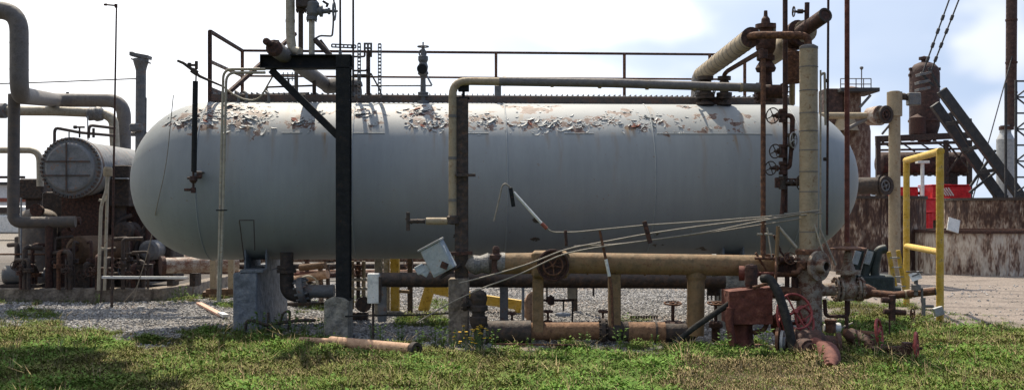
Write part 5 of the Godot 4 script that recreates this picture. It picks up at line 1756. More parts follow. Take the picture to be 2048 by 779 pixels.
	pipe("post", "yellow", [Vector3(pr.x, -0.05, pr.z), Vector3(pr.x, hr, pr.z)], r, 0.0, null, 18)
	pipe("post", "yellow", [Vector3(pl.x, -0.05, pl.z), Vector3(pl.x, hr, pl.z)], r, 0.0, null, 18)
	var ex := (pr - pl).normalized() * r * 0.9
	pipe("top_bar", "yellow", [Vector3(pl.x, hr - 0.02, pl.z) - ex, Vector3(pr.x, hr - 0.02, pr.z) + ex], r * 1.02, 0.0, null, 18)
	boxp("junction_cover", "galv", P(1878, 622, -pr.z - 0.12), Vector3(0.15, 0.14, 0.08), Basis(Vector3.BACK, 0.3))
	var my := (645.0 - 504.0) / F * (-pr.z)
	pipe("mid_bar", "yellow", [Vector3(pl.x, my, pl.z), Vector3(pr.x, my, pr.z)], r * 0.9, 0.0, null, 18)

# ---------- process equipment on the left ----------
func left_yard():
	var b: MB
	# concrete pad with kerb
	b = MB.new()
	var k0 := G(-700, 602)
	var k1 := G(300, 602)
	var k2 := G(372, 592)
	var k3 := G(445, 572)
	var base := [k0, k1, k2, k3]
	for i in 3:
		var p: Vector3 = base[i]
		var q: Vector3 = base[i + 1]
		b.bar(p + Vector3(0, 0.1, -0.1), q + Vector3(0, 0.1, -0.1), 0.26, 0.32, 0.03)
	setting("pad_kerb", b, "pad")
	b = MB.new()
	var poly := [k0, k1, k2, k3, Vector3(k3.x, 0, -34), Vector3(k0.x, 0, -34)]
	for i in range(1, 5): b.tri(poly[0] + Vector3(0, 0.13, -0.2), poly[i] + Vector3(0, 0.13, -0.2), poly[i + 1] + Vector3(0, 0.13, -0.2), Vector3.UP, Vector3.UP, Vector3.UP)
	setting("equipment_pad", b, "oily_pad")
	# big overhead pipe
	thing("overhead_pipe", "huge grey insulated pipe snaking down from the upper left corner", "pipe", P(37, 190, 20.0))
	var path := rnd([P(-160, 20, 20.0), P(37, 20, 20.0), P(37, 190, 20.0), P(110, 200, 26.5), P(247, 201, 26.5), P(247, 320, 26.5)], 0.42, 8)
	pipe("insulated_pipe", "grey_jacket", path, 0.17, 0.0, null, 22)
	bands(P(37, 60, 20.0), P(37, 165, 20.0), 0.17, 0.35, "grey_jacket", null, 0.01)
	bands(P(120, 200, 26.5), P(225, 201, 26.5), 0.168, 0.5, "grey_jacket", null, 0.01)
	bands(P(247, 232, 26.5), P(247, 310, 26.5), 0.168, 0.5, "grey_jacket", null, 0.01)
	lathep("lower_flange", "dark_machine", P(247, 312, 26.5), Vector3.DOWN, [[0, 0.17], [0, 0.27], [0.1, 0.27], [0.1, 0.22], [0.6, 0.22], [0.6, 0.28], [0.7, 0.28], [0.7, 0.2], [2.4, 0.2], [2.4, 0]], 18)
	pipe("top_cock", "dark_machine", [P(134, 190, 26.5), P(134, 184, 26.5)], 0.04, 0.0, null, 8)
	thing("vertical_pipe", "grey vertical pipe at the left edge bending right near the ground", "pipe", P(26, 445, 21.0))
	pipe("pipe", "brown_grey", rnd([P(27, 188, 21.0), P(25, 445, 21.0), P(150, 443, 21.2)], 0.18, 6), PX(11.5, 21.0), 0.0, null, 16)
	pipe("leg", "dark_rust", [P(97, 448, 21.1), P(97, 582, 21.1)], PX(7.5, 21), 0.0, null, 12)
	thing("insulated_line", "whitish insulated line with a lumpy joint running below the huge grey pipe", "pipe", P(120, 222, 26.0))
	pipe("pipe", "pale_pipe", rnd([P(-100, 221, 25.9), P(110, 222, 25.9), P(205, 226, 25.9), P(226, 238, 25.9), P(229, 300, 25.9)], 0.2, 6), PX(9.5, 25.9), 0.0, null, 14)
	lathep("lumpy_joint", "wrap", P(190, 228, 25.85), Vector3.RIGHT, [[-0.2, 0.12], [-0.14, 0.17], [-0.02, 0.16], [0.05, 0.19], [0.15, 0.17], [0.2, 0.12]], 9)
	lathep("end_flange", "grey_steel", P(5, 221, 25.8), Vector3.RIGHT, [[-0.08, 0], [-0.08, 0.19], [0.06, 0.19], [0.06, 0]], 14)
	thing("bent_line", "pale pipe bending down at the far left below the insulated line", "pipe", P(78, 350, 27.0))
	pipe("pipe", "pale_pipe", rnd([P(-100, 300, 27.0), P(78, 300, 27.0), P(79, 372, 27.0)], 0.3, 7), PX(6.5, 27), 0.0, null, 12)
	# heat exchanger
	var d := 22.0
	var c := P(141, 335, d)
	thing("heat_exchanger", "large grey heat exchanger drum facing the viewer with a bolted rim", "heat exchanger", Vector3(c.x, 0.14, c.z - 2.0))
	var R := PX(60, d)
	lathep("shell", "pale_cover", c, Vector3.FORWARD, [[0.05, 0], [0.05, R * 0.93], [4.6, R * 0.93], [4.6, 0]], 44)
	lathep("cover", "pale_cover", c, Vector3.BACK, [[-0.08, 0], [-0.08, R * 1.02], [0.0, R * 1.02], [0.02, R * 0.84], [0.1, R * 0.8], [0.12, R * 0.74], [0.125, 0]], 44)
	b = MB.new()
	for k in 44:
		var a := TAU * k / 44.0
		b.lathe(c + Vector3(cos(a), sin(a), 0) * R * 0.97 + Vector3(0, 0, -0.16), Vector3.BACK, [[0.03, 0], [0.03, 0.028], [0.22, 0.028], [0.22, 0]], 6)
	b.lathe(c, Vector3.FORWARD, [[0.1, R * 0.93], [0.1, R * 1.02], [0.18, R * 1.02], [0.18, R * 0.93]], 44)
	part("bolt_ring", b, "rust_grey")
	for e in [[137, 285, 137, 385], [92, 323, 184, 323], [92, 351, 184, 351]]:
		b = MB.new()
		b.bar(P(e[0], e[1], d) + Vector3(0, 0, 0.13), P(e[2], e[3], d) + Vector3(0, 0, 0.13), 0.03, 0.03, 0.002)
		part("cover_rib", b, "rust_grey")
	for z in [0.8, 3.2]:
		b = MB.new()
		b.box(Vector3(c.x, (c.y - R * 0.9) / 2 + 0.06, c.z - z), Vector3(1.0, c.y - R * 0.75 - 0.14, 0.22))
		part("saddle", b, "dark_rust")
	thing("small_piping", "thin pipes and fittings looping over the grey heat exchanger", "pipes", P(170, 290, 23.5))
	pipe("tube", "brown_steel", rnd([P(108, 285, 23.2), P(108, 255, 23.2), P(160, 265, 24), P(228, 271, 25)], 0.12), PX(3.2, 23.5), 0.0, null, 8)
	pipe("tube", "brown_steel", rnd([P(176, 276, 23.6), P(177, 250, 23.6), P(228, 256, 24.5)], 0.12), PX(3.2, 23.5), 0.0, null, 8)
	pipe("tube", "galv", [P(174, 232, 23.6), P(175, 280, 23.6)], PX(1.3, 23.6), 0.0, null, 6)
	b = MB.new()
	b.tube([P(147, 254, 23.5), P(168, 254, 23.5)], 0.025, 6)
	b.tube([P(158, 254, 23.5), P(158, 275, 23.5)], 0.02, 6)
	b.lathe(P(150, 254, 23.5), Vector3.RIGHT, [[-0.04, 0], [-0.04, 0.04], [0.02, 0.04], [0.02, 0]], 8)
	b.tube([P(186, 256, 23.5), P(186, 275, 23.5)], 0.03, 6)
	b.tube([P(137, 264, 23.5), P(137, 274, 23.5)], 0.015, 6)
	part("pet_cock", b, "dark_machine")
	# steel column with a flared head
	d = 24.0
	thing("steel_column", "tall grey steel column with a flared bracket head", "column", P(281, 560, d))
	b = MB.new()
	b.tube([P(278, 600, d), P(281, 138, d)], PX(10, d), 14)
	part("shaft", b, "grey_steel")
	b = MB.new()
	b.lathe(P(281, 142, d), Vector3.UP, [[0, PX(10, d)], [0.06, PX(11, d)], [0.22, PX(15, d)], [0.28, PX(15, d)]], 14)
	b.box(P(281, 112, d), Vector3(PX(36, d), PX(7, d), 0.3), Basis(Vector3.BACK, -0.18))
	b.box(P(281, 122, d), Vector3(PX(36, d), PX(2.5, d), 0.2), Basis(Vector3.BACK, -0.2))
	b.box(P(264, 108, d), Vector3(PX(7, d), PX(8, d), 0.2))
	part("bracket_head", b, "grey_steel")
	b = MB.new()
	b.tube([P(291, 195, d), P(290, 290, d)], 0.02, 6)
	b.box(P(272, 255, d - 0.1), Vector3(0.3, 0.2, 0.2), Basis(), 0.05)
	b.tube([P(262, 268, d), P(296, 268, d)], 0.05, 8)
	part("side_fitting", b, "grey_steel")
	thing("span_wire", "thin wire strung from the left edge to the steel column", "wire", P(130, 163, 24))
	pipe("wire", "dark_machine", [P(-60, 169, 24), P(100, 164, 24), P(276, 157, 24)], 0.014, 0.0, null, 5)
	# lamp pole
	d = 19.9
	thing("slim_pole", "very slim dark pole with a short arm at its top", "pole", G(222, 612))
	pipe("pole", "dark_rust", [P(222, 613, d), P(227, 300, d), P(232, 12, d)], [0.024, 0.021, 0.016], 0.0, null, 8)
	b = MB.new()
	b.tube([P(232, 11, d), P(209, 9, d)], 0.016, 8)
	b.lathe(P(231, 11, d), Vector3.UP, [[-0.04, 0], [-0.04, 0.03], [0.03, 0.03], [0.03, 0]], 8)
	b.lathe(P(209, 9, d), Vector3.LEFT, [[-0.03, 0], [-0.03, 0.026], [0.02, 0.02], [0.02, 0]], 8)
	part("arm", b, "dark_rust")
	# vertical dome-topped vessel
	d = 23.0
	thing("dome_vessel", "upright grey vessel with a domed tan top", "vessel", P(75, 560, d))
	var pr := [[0.0, PX(36, d)], [1.55, PX(36, d)]]
	for k in 9: pr.append([1.55 + sin(PI * 0.5 * (k + 1) / 9.0) * 0.2, PX(36, d) * cos(PI * 0.5 * (k + 1) / 9.0)])
	lathep("shell", "vessel_grey", Vector3(P(75, 0, d).x, 0.12, -d), Vector3.UP, pr, 30, true)
	pipe("side_tube", "galv", [P(41, 395, d - 0.5), P(40, 540, d - 0.5)], PX(2, d), 0.0, null, 8)
	lathep("manway", "dark_rust", P(75, 420, d - 0.36), Vector3.BACK, [[-0.1, 0.1], [0.06, 0.1], [0.06, 0.14], [0.1, 0.14], [0.1, 0]], 18)
	# brown drum, motor and odds
	d = 21.6
	thing("brown_drum", "tan-brown horizontal drum with a round end low in the shadows", "drum", P(155, 575, d))
	lathep("shell", "tan_dark", P(152, 500, d), Vector3(0.25, 0, -1), [[-0.02, 0], [-0.02, PX(20, d)], [0.03, PX(27, d)], [0.06, PX(28.5, d)], [1.8, PX(28.5, d)], [1.8, 0]], 28)
	lathep("hub", "dark_rust", P(151, 497, d - 0.02), Vector3.BACK, [[-0.04, 0.07], [0.05, 0.06], [0.05, 0]], 12)
	boxp("saddle", "dark_machine", P(162, 555, d + 0.8), Vector3(0.5, 0.7, 0.3))
	thing("tan_pipe_run", "brown horizontal pipe with a sunlit top in front of the dome vessel", "pipe", P(100, 443, 21.6))
	pipe("pipe", "dark_rust", [P(40, 443, 21.4), P(160, 441, 21.6)], PX(8, 21.5), 0.0, null, 12)
	lathep("flange", "dark_rust", P(141, 450, 21.5), Vector3.RIGHT, [[-0.03, 0], [-0.03, 0.13], [0.03, 0.13], [0.03, 0]], 12)
	d = 21.3
	thing("electric_motor", "grey electric motor and pump standing on the pad at far left", "motor", P(30, 570, d))
	lathep("motor", "grey_steel", P(4, 549, d), Vector3(1, 0, -0.2), [[0, 0], [0.02, 0.17], [0.06, 0.19], [0.4, 0.19], [0.46, 0.14], [0.46, 0.05], [0.8, 0.05], [0.8, 0.14], [0.95, 0.15], [0.95, 0]], 18)
	boxp("base", "dark_machine", P(30, 572, d), Vector3(1.1, 0.1, 0.4))
	b = MB.new()
	for k in 5: b.tube(rnd([P(20 + k * 9, 560 - k * 3, d), P(30 + k * 9, 520 + (k % 3) * 8, d - 0.1), P(44 + k * 8, 530 + k * 5, d + 0.1)], 0.08), 0.04, 8)
	part("piping", b, "dark_machine")
	pipe("rail", "rust", [P(-20, 508, d), P(95, 508, d)], 0.018, 0.0, null, 8)
	# pale pipe pair climbing past the exchanger
	d = 20.6
	thing("pipe_pair", "two slim pale pipes with rungs rising past the heat exchanger", "pipes", P(205, 590, d))
	pipe("pipe", "pale_pipe", rnd([P(214, 338, d), P(213, 380, d), P(201, 410, d), P(196, 580, d)], 0.2), PX(3.6, d), 0.0, null, 8)
	pipe("pipe", "pale_pipe", [P(215, 345, d + 0.1), P(208, 580, d + 0.1)], PX(3.2, d), 0.0, null, 8)
	for y in [400, 497]: boxp("rung", "pale_pipe", P(204, y, d + 0.05), Vector3(0.14, 0.05, 0.05))
	lathep("cap_sleeve", "jacket", P(215, 352, d), Vector3.UP, [[0, 0.085], [0.04, 0.09], [0.14, 0.09], [0.18, 0.07], [0.18, 0]], 14)
	# dark machinery between exchanger and tank
	d = 23.0
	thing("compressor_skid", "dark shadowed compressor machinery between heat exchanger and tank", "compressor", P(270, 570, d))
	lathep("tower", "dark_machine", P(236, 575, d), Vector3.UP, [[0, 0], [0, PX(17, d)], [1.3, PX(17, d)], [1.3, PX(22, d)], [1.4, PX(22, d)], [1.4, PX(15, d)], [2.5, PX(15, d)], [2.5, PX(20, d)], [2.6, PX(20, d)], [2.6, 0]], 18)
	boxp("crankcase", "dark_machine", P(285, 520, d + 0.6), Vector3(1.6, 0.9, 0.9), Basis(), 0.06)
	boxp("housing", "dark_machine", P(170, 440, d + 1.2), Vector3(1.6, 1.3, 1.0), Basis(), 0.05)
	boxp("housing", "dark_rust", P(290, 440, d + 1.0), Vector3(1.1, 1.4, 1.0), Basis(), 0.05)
	for k in 6:
		b = MB.new()
		b.tube(rnd([P(228 + k * 14, 560, d - 0.3), P(232 + k * 13, 440 + (k * 37) % 60, d - 0.2 + 0.05 * k), P(262 + k * 10, 430 + (k * 23) % 50, d)], 0.15), 0.05 + 0.015 * (k % 3), 10)
		b.flange(P(231 + k * 13.2, 500 + (k * 29) % 40, d - 0.25), Vector3.UP, 0.13, 0.05)
		part("piping", b, ["dark_machine", "brown_steel", "dark_rust"][k % 3])
	wheelp("grey_steel", P(250, 540, d - 0.5), Vector3(0.3, 0, 1), 0.15, 0.012)
	lathep("cylinder_head", "grey_steel", P(300, 500, d - 0.2), Vector3.BACK, [[-0.5, 0], [-0.5, 0.22], [0.1, 0.22], [0.14, 0.16], [0.14, 0]], 20)
	lathep("cylinder_head", "brown_steel", P(248, 462, d - 0.2), Vector3.BACK, [[-0.5, 0], [-0.5, 0.2], [0.1, 0.2], [0.14, 0.14], [0.14, 0]], 20)
	boxp("top_plate", "galv", P(243, 357, d - 0.2), Vector3(0.34, 0.03, 0.3))
	boxp("top_box", "dark_machine", P(245, 372, d), Vector3(0.45, 0.9, 0.5), Basis(), 0.03)
	b = MB.new()
	for k in 12:
		b.box(P(100 + k * 17, 470 + (k * 41) % 90, d + 0.3 + 0.05 * k), Vector3(0.3 + 0.05 * (k % 3), 0.2 + 0.08 * (k % 4), 0.3), Basis(Vector3.UP, k * 0.4), 0.03)
	part("auxiliaries", b, "dark_machine")
	d = 26.5
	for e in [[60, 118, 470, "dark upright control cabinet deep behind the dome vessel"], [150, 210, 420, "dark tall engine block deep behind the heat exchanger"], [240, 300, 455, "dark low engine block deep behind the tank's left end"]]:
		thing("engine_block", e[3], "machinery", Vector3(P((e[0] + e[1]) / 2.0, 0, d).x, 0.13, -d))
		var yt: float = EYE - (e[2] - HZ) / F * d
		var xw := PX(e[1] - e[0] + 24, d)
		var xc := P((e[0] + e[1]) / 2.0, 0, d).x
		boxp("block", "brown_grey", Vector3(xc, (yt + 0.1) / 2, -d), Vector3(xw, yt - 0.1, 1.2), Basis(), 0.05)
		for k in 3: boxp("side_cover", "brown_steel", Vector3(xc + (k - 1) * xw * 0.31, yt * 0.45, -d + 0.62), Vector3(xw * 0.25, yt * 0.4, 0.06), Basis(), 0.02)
		for k in 2: lathep("head", "dark_machine", Vector3(xc + (k - 0.5) * xw * 0.5, yt - 0.05, -d), Vector3.UP, [[0, 0.2], [0.12, 0.2], [0.12, 0.26], [0.18, 0.26], [0.18, 0.1], [0.34, 0.08], [0.34, 0]], 14)
	var lc := RandomNumberGenerator.new()
	lc.seed = 31
	for e in [[30, 75, "rusty pipe cluster beside the electric motor at far left"], [105, 150, "rusty pipe cluster before the brown drum"], [165, 230, "rusty pipe cluster at the foot of the two slim pale pipes"], [240, 300, "rusty pipe cluster between the compressor and the white drum"]]:
		var dd := 20.9
		thing("pipe_cluster", e[2], "pipes", Vector3(P((e[0] + e[1]) / 2.0, 0, dd).x, 0.14, -dd), "low pipe clusters on the pad")
		for k in 6:
			var x0: float = lerp(float(e[0]), float(e[1]), (k + 0.5) / 6.0)
			var yt := lc.randf_range(470, 545)
			var zz := dd + lc.randf_range(-0.1, 0.5)
			var m: String = ["dark_rust", "brown_steel", "rust", "brown_steel", "dark_machine", "dark_rust"][lc.randi() % 6]
			pipe("pipe", m, rnd([P(x0, 578, zz), P(x0, yt, zz), P(x0 + lc.randf_range(-40, 40), yt + lc.randf_range(-4, 4), zz + 0.2)], 0.08), lc.randf_range(0.025, 0.055), 0.0, null, 9)
			if k % 2 == 0: valvep(m, "dark_rust", P(x0, (yt + 575) / 2.0, zz), Vector3.UP, Vector3(lc.randf_range(-0.5, 0.5), 0.1, 1), 0.07)
			else: lathep("flange", m, P(x0, (yt + 560) / 2.0, zz), Vector3.UP, [[-0.04, 0], [-0.04, 0.1], [-0.005, 0.1], [-0.005, 0.08], [0.005, 0.08], [0.005, 0.1], [0.04, 0.1], [0.04, 0]], 12)
	# white drum on its side
	d = 20.6
	thing("white_drum", "rust-stained white horizontal drum behind the tank's left end", "drum", P(365, 560, d))
	var da := Vector3(0.86, 0.0, -0.5)
	lathep("shell", "white_rust", P(322, 531, d), da, [[0.06, 0], [0.06, PX(16, d)], [1.5, PX(16, d)], [1.5, 0]], 24)
	lathep("end_flange", "dark_rust", P(322, 531, d), da, [[-0.02, 0], [-0.02, PX(19, d)], [0.06, PX(19, d)], [0.06, PX(16, d)]], 24)
	for px in [345, 390]: boxp("cradle", "dark_machine", P(px, 558, d + 0.5), Vector3(0.12, 0.26, 0.4))
	# pale rail on a stake
	thing("pipe_rail", "white pipe rail lying level on a stake before the concrete pad", "rail", G(222, 612) + Vector3(0.0, 0, 0.12))
	b = MB.new()
	b.bar(P(203, 554, 19.8), P(374, 555, 19.8), 0.05, 0.05)
	part("rail", b, "white_paint")
	pipe("stake", "brown_steel", [P(223, 556, 19.8), P(223, 618, 19.8)], 0.025, 0.0, null, 8)
	b = MB.new()
	b.bar(P(374, 556, 19.9), P(350, 562, 20.1), 0.05, 0.03)
	b.bar(P(203, 556, 19.8), P(200, 605, 19.8), 0.03, 0.03)
	part("brace", b, "brown_steel")
	# dangling wire
	thing("dangling_wire", "frayed pale wire hanging from the gauge to the gravel", "wire", G(262, 612))
	pipe("wire", "cable", rnd(pts([[346, 190, 15.3], [332, 330, 15.35], [311, 420, 15.5], [303, 470, 16.5], [290, 520, 17.5], [272, 575, 19.0], [246, 604, 20.2]], 16), 0.3, 4), 0.007, 0.0, null, 5)
	pipe("strand", "cable", rnd(pts([[280, 552, 18.2], [272, 580, 19.0], [264, 606, 19.6]], 19), 0.2), 0.006, 0.0, null, 5)
	# things far behind
	thing("distant_warehouse", "pale distant warehouse with red-brown bands at the left edge", "building", Vector3(-60, 0, -115))
	boxp("wall", "warehouse", Vector3(-62, 2.2, -116), Vector3(30, 4.8, 8), Basis(), 0.02)
	for k in 3: boxp("cladding_band", "primer_red", Vector3(-62, 0.5 + k * 1.25, -111.9), Vector3(30, 0.4, 0.1), Basis(), 0.01)
	boxp("roof", "far_grey", Vector3(-62, 4.75, -116), Vector3(31, 0.3, 9), Basis(), 0.02)
	thing("parked_van", "white van parked far off at the left edge", "van", Vector3(-31.3, 0, -66))
	boxp("body", "white_paint", Vector3(-31.3, 1.0, -66), Vector3(4.2, 1.2, 1.8), Basis(), 0.15)
	boxp("cab_roof", "white_paint", Vector3(-31.7, 1.85, -66), Vector3(3.0, 0.6, 1.6), Basis(), 0.2)
	boxp("window", "dark_machine", Vector3(-31.7, 1.85, -65.19), Vector3(2.5, 0.38, 0.03), Basis(), 0.01)
	for sx in [-1.3, 1.3]: lathep("wheel", "rubber", Vector3(-31.3 + sx, 0.33, -65.2), Vector3.BACK, [[-0.1, 0], [-0.1, 0.34], [0.1, 0.34], [0.1, 0]], 18)
	thing("steel_beam", "dark horizontal beam crossing behind the left-edge pipe", "beam", P(20, 354, 30))
	b = MB.new()
	b.bar(P(-120, 354, 30), P(48, 354, 30), 0.1, 0.07)
	part("beam", b, "dark_machine")
	for px in [-90]:
		b = MB.new()
		b.bar(P(px, 355, 30), P(px, 545, 30), 0.15, 0.15)
		part("post", b, "dark_machine")
	boxp("hood", "dark_machine", P(70, 378, 28), Vector3(0.65, 0.55, 0.6), Basis(), 0.05)
	boxp("hood_stand", "dark_machine", P(70, 470, 28), Vector3(0.4, 2.0, 0.4), Basis(), 0.05)

# invented pipe bridges out of view, added to cast shade on lawn and gravel
func shade_rack():
	thing("added_shade_bridge", "invented overhead pipe bridge, unseen beyond the left edge, added to shade the lawn", "pipe bridge", Vector3(-9.5, 0, -15.6))
	for z in [-14.5, -16.9]:
		var b := MB.new()
		b.ibeam(Vector3(-11.5, -0.05, z), Vector3(-11.5, 7.0, z), 0.3, 0.3, 0.02)
		part("post", b, "brown_steel")
		b = MB.new()
		b.ibeam(Vector3(-14.0, 7.0, z), Vector3(-4.9 if z > -15 else -6.2, 6.7, z), 0.25, 0.3, 0.02, Vector3.BACK)
		part("girder", b, "brown_steel")
	for k in 9:
		pipe("carried_pipe", ["grey_jacket", "jacket", "rust"][k % 3], [Vector3(-14, 7.36, -14.2 - k * 0.36), Vector3(-4.3 - 0.27 * k + 0.2 * (k % 2), 7.04, -14.2 - k * 0.36)], 0.165, 0.0, null, 12)
	for k in 5:
		var b := MB.new()
		b.bar(Vector3(-13 + k * 1.6, 7.16 - k * 0.05, -14.0), Vector3(-13 + k * 1.6, 7.16 - k * 0.05, -17.3), 0.12, 0.1)
		part("cross_beam", b, "brown_steel")
	thing("added_shade_bridge", "second invented overhead pipe bridge, higher and farther beyond the left edge, added to shade the gravel", "pipe bridge", Vector3(-10.5, 0, -23.2))  # added out of view so that its shadow falls on the gravel
	for z in [-22.8, -24.0]:
		var b := MB.new()
		b.ibeam(Vector3(-12.6, -0.05, z), Vector3(-12.6, 8.3, z), 0.3, 0.3, 0.02)
		part("post", b, "brown_steel")
		b = MB.new()
		b.ibeam(Vector3(-14.5, 8.4, z), Vector3(-7.4, 8.4, z), 0.25, 0.3, 0.02, Vector3.BACK)
		part("girder", b, "brown_steel")
	for k in 3:
		pipe("carried_pipe", "grey_jacket", [Vector3(-14.5, 8.75, -22.8 - k * 0.6), Vector3(-6.4 - 0.8 * k, 8.75, -22.8 - k * 0.6)], 0.2 + 0.06 * (k % 2), 0.0, null, 12)
	for k in 4:
		var b := MB.new()
		b.bar(Vector3(-13.5 + k * 1.9, 8.56, -22.5), Vector3(-13.5 + k * 1.9, 8.56, -24.3), 0.12, 0.1)
		part("cross_beam", b, "brown_steel")

# ---------- yard on the right, far behind ----------
func drum(called, label, cpx, d, R, y0, y1, m, rim):
	var c := Vector3((cpx - 1024.0) / F * d, 0, -d)
	thing(called, label, "tank", c, "low rusty round tanks")
	lathep("wall", m, c, Vector3.UP, [[y0, R], [y1, R], [y1, R - 0.12], [y1 - 0.25, R - 0.12]], 72)
	lathep("rim", rim, c, Vector3.UP, [[y1 - 0.06, R], [y1 - 0.06, R + 0.05], [y1 + 0.03, R + 0.05], [y1 + 0.03, R - 0.14], [y1 - 0.06, R - 0.14]], 72)
	lathep("lid", m, c, Vector3.UP, [[y1 - 0.2, R - 0.1], [y1 - 0.19, 0.0]], 48)
func right_yard():
	var b: MB
	drum("round_tank", "low round tank streaked white and rust, nearest beside the road", 1962, 31.3, 1.92, -0.05, 1.23, "bund", "dark_rust")
	drum("round_tank", "taller round rusty tank behind the lowest one at the right edge", 2018, 36.6, 2.22, -0.05, 2.22, "dark_bund", "dark_machine")
	drum("round_tank", "round rusty tank partly hidden behind the big tank's right end", 1735, 32.8, 1.72, -0.05, 2.23, "dark_bund", "dark_machine")
	thing("leaning_panel", "white panel leaning on the lowest round tank's rim", "panel", P(1908, 463, 29.75))
	b = MB.new()
	b.box(P(1908, 450, 29.8), Vector3(0.34, 0.4, 0.04), Basis(Vector3.BACK, -0.3) * Basis(Vector3.RIGHT, -0.35), 0.004)
	part("sheet", b, "white_paint")
	b = MB.new()
	b.bar(P(1908, 452, 29.85), P(1910, 461, 30.15), 0.03, 0.03)
	part("prop", b, "brown_steel")
	# red containers and gear
	var d := 50.0
	for e in [[1800, 1838, 376, 396, 50.0, "small bright red skip behind the yellow guard frame"], [1866, 1944, 371, 400, 49.0, "long bright red tank-wagon body right of the guard frame"], [1851, 1898, 398, 440, 46.0, "bright red block below the red wagon body beside the guard frame"], [1848, 1868, 425, 460, 44.0, "small bright red drum cabinet at the guard frame's right post"]]:
		var p0 := P(e[0], e[3], e[4])
		var p1 := P(e[1], e[2], e[4])
		thing("red_container", e[5], "container", Vector3((p0.x + p1.x) / 2, 0, -e[4] - 0.8), "red containers in the far yard")
		var c := (p0 + p1) * 0.5 + Vector3(0, 0, -0.8)
		boxp("body", "bright_red", c, Vector3(p1.x - p0.x, p1.y - p0.y, 1.6), Basis(), 0.04)
		boxp("top_rim", "bright_red", Vector3(c.x, p1.y + 0.03, c.z), Vector3(p1.x - p0.x + 0.1, 0.06, 1.7), Basis(), 0.01)
		for s in [-1, 1]: boxp("leg", "dark_machine", Vector3(c.x + s * (p1.x - p0.x) * 0.4, p0.y / 2 - 0.02, c.z), Vector3(0.2, p0.y + 0.02, 0.8))
		if e[0] == 1866:
			for k in 4:
				b = MB.new()
				b.box(P(1888 + k * 5, 383, 48.98), Vector3(0.06, 0.45, 0.02), Basis(Vector3.BACK, 0.6), 0.002)
				part("white_stripe", b, "white_paint")
		else: boxp("side_rib", "bright_red", Vector3(c.x, c.y, p0.z + 0.02), Vector3(0.08, (p1.y - p0.y) * 0.9, 0.05))
	thing("white_stand", "slim white T-shaped post among the red containers", "post", P(1846, 440, 45))
	pipe("pole", "white_paint", [P(1846, 500, 45), P(1846, 326, 45)], PX(3.6, 45), 0.0, null, 10)
	boxp("head", "white_paint", P(1846, 324, 45), Vector3(PX(24, 45), PX(5, 45), 0.3))
	# brown tower vessel on its platform
	d = 52.0
	thing("tower_vessel", "tall brown vessel with a domed top above the far platform", "vessel", P(1850, 275, d))
	var R := PX(29, d)
	lathep("shell", "vessel_brown", P(1850, 272, d), Vector3.UP, [[-0.3, R * 0.35], [0.0, R * 0.8], [0.5, R], [3.1, R], [3.35, R * 0.92], [3.55, R * 0.68], [3.65, R * 0.35], [3.68, 0]], 30, true)
	lathep("top_nozzle", "vessel_brown", P(1849, 124, d), Vector3.UP, [[0, 0.13], [0.12, 0.13], [0.12, 0.25], [0.25, 0.25], [0.25, 0.16], [0.32, 0]], 14)
	for e in [[1823, 138], [1822, 150], [1878, 138]]: boxp("lug", "vessel_brown", P(e[0], e[1], d), Vector3(0.16, 0.14, 0.2))
	lathep("stiffener", "vessel_brown", P(1850, 240, d), Vector3.UP, [[-0.08, R], [-0.08, R + 0.06], [0.02, R + 0.06], [0.02, R]], 30)
	lathep("skirt", "dark_rust", P(1836, 268, d - 0.6), Vector3.UP, [[0, 0.4], [0.8, 0.4], [1.0, 0]], 10)
	for px in [1826, 1846, 1870]: pipe("leg", "dark_rust", [P(px, 282, d), P(px, 240, d)], 0.1, 0.0, null, 8)
	thing("platform_frame", "dark steel platform carrying the tower vessel and brown drum", "platform", P(1850, 395, d))
	for e in [[1752, 278, 1940, 270, 0.18, 0.3], [1752, 288, 1942, 284, 0.14, 0.14], [1756, 300, 1945, 297, 0.1, 0.1]]:
		b = MB.new()
		b.bar(P(e[0], e[1], d - 0.9), P(e[2], e[3], d - 0.9), e[4], e[5])
		part("beam", b, "dark_machine")
		b = MB.new()
		b.bar(P(e[0], e[1], d + 1.0), P(e[2], e[3], d + 1.0), e[4], e[5])
		part("beam", b, "dark_machine")
	for px in [1757, 1893, 1940]:
		for dz in [-0.9, 1.0]:
			b = MB.new()
			b.bar(P(px, 280, d + dz), Vector3(P(px, 0, d + dz).x, -0.02, -d - dz), 0.2, 0.2)
			part("post", b, "dark_machine")
	b = MB.new()
	for k in 5:
		var x0 := 1765 + k * 36
		b.tube([P(x0, 283, d - 0.95), P(x0 + 30, 303, d - 0.95)], 0.04, 6)
	part("bracing", b, "dark_machine")
	for e in [[1893, 283, 1940, 340], [1940, 283, 1893, 350], [1895, 230, 1935, 300]]:
		b = MB.new()
		b.bar(P(e[0], e[1], d - 1.0), P(e[2], e[3], d - 1.0), 0.08, 0.08)
		part("diagonal", b, "dark_machine")
	thing("brown_drum", "dark brown horizontal drum slung under the far platform", "drum", P(1845, 395, d))
	lathep("shell", "vessel_brown", P(1755, 327, d), Vector3.RIGHT, [[-0.12, 0], [0.0, 0.4], [0.15, 0.58], [4.4, 0.58], [4.55, 0.4], [4.6, 0]], 24)
	b = MB.new()
	for k in 13: b.tube([P(1762 + k * 14, 345, d - 0.35), P(1762 + k * 14, 352, d - 0.35)], 0.1, 7)
	part("bottom_nozzle", b, "dark_machine")
	for px in [1775, 1900]: boxp("saddle", "dark_machine", P(px, 385, d), Vector3(0.5, 1.9, 0.8))
	thing("far_girder", "dark girder below the brown drum in the far yard", "girder", P(1850, 395, 53))
	b = MB.new()
	b.bar(P(1745, 387, 53), P(1945, 385, 53), 0.3, 0.16)
	part("beam", b, "dark_machine")
	for px in [1760, 1930]: boxp("leg", "dark_machine", P(px, 440, 53.2), Vector3(0.2, 2.8, 0.2))
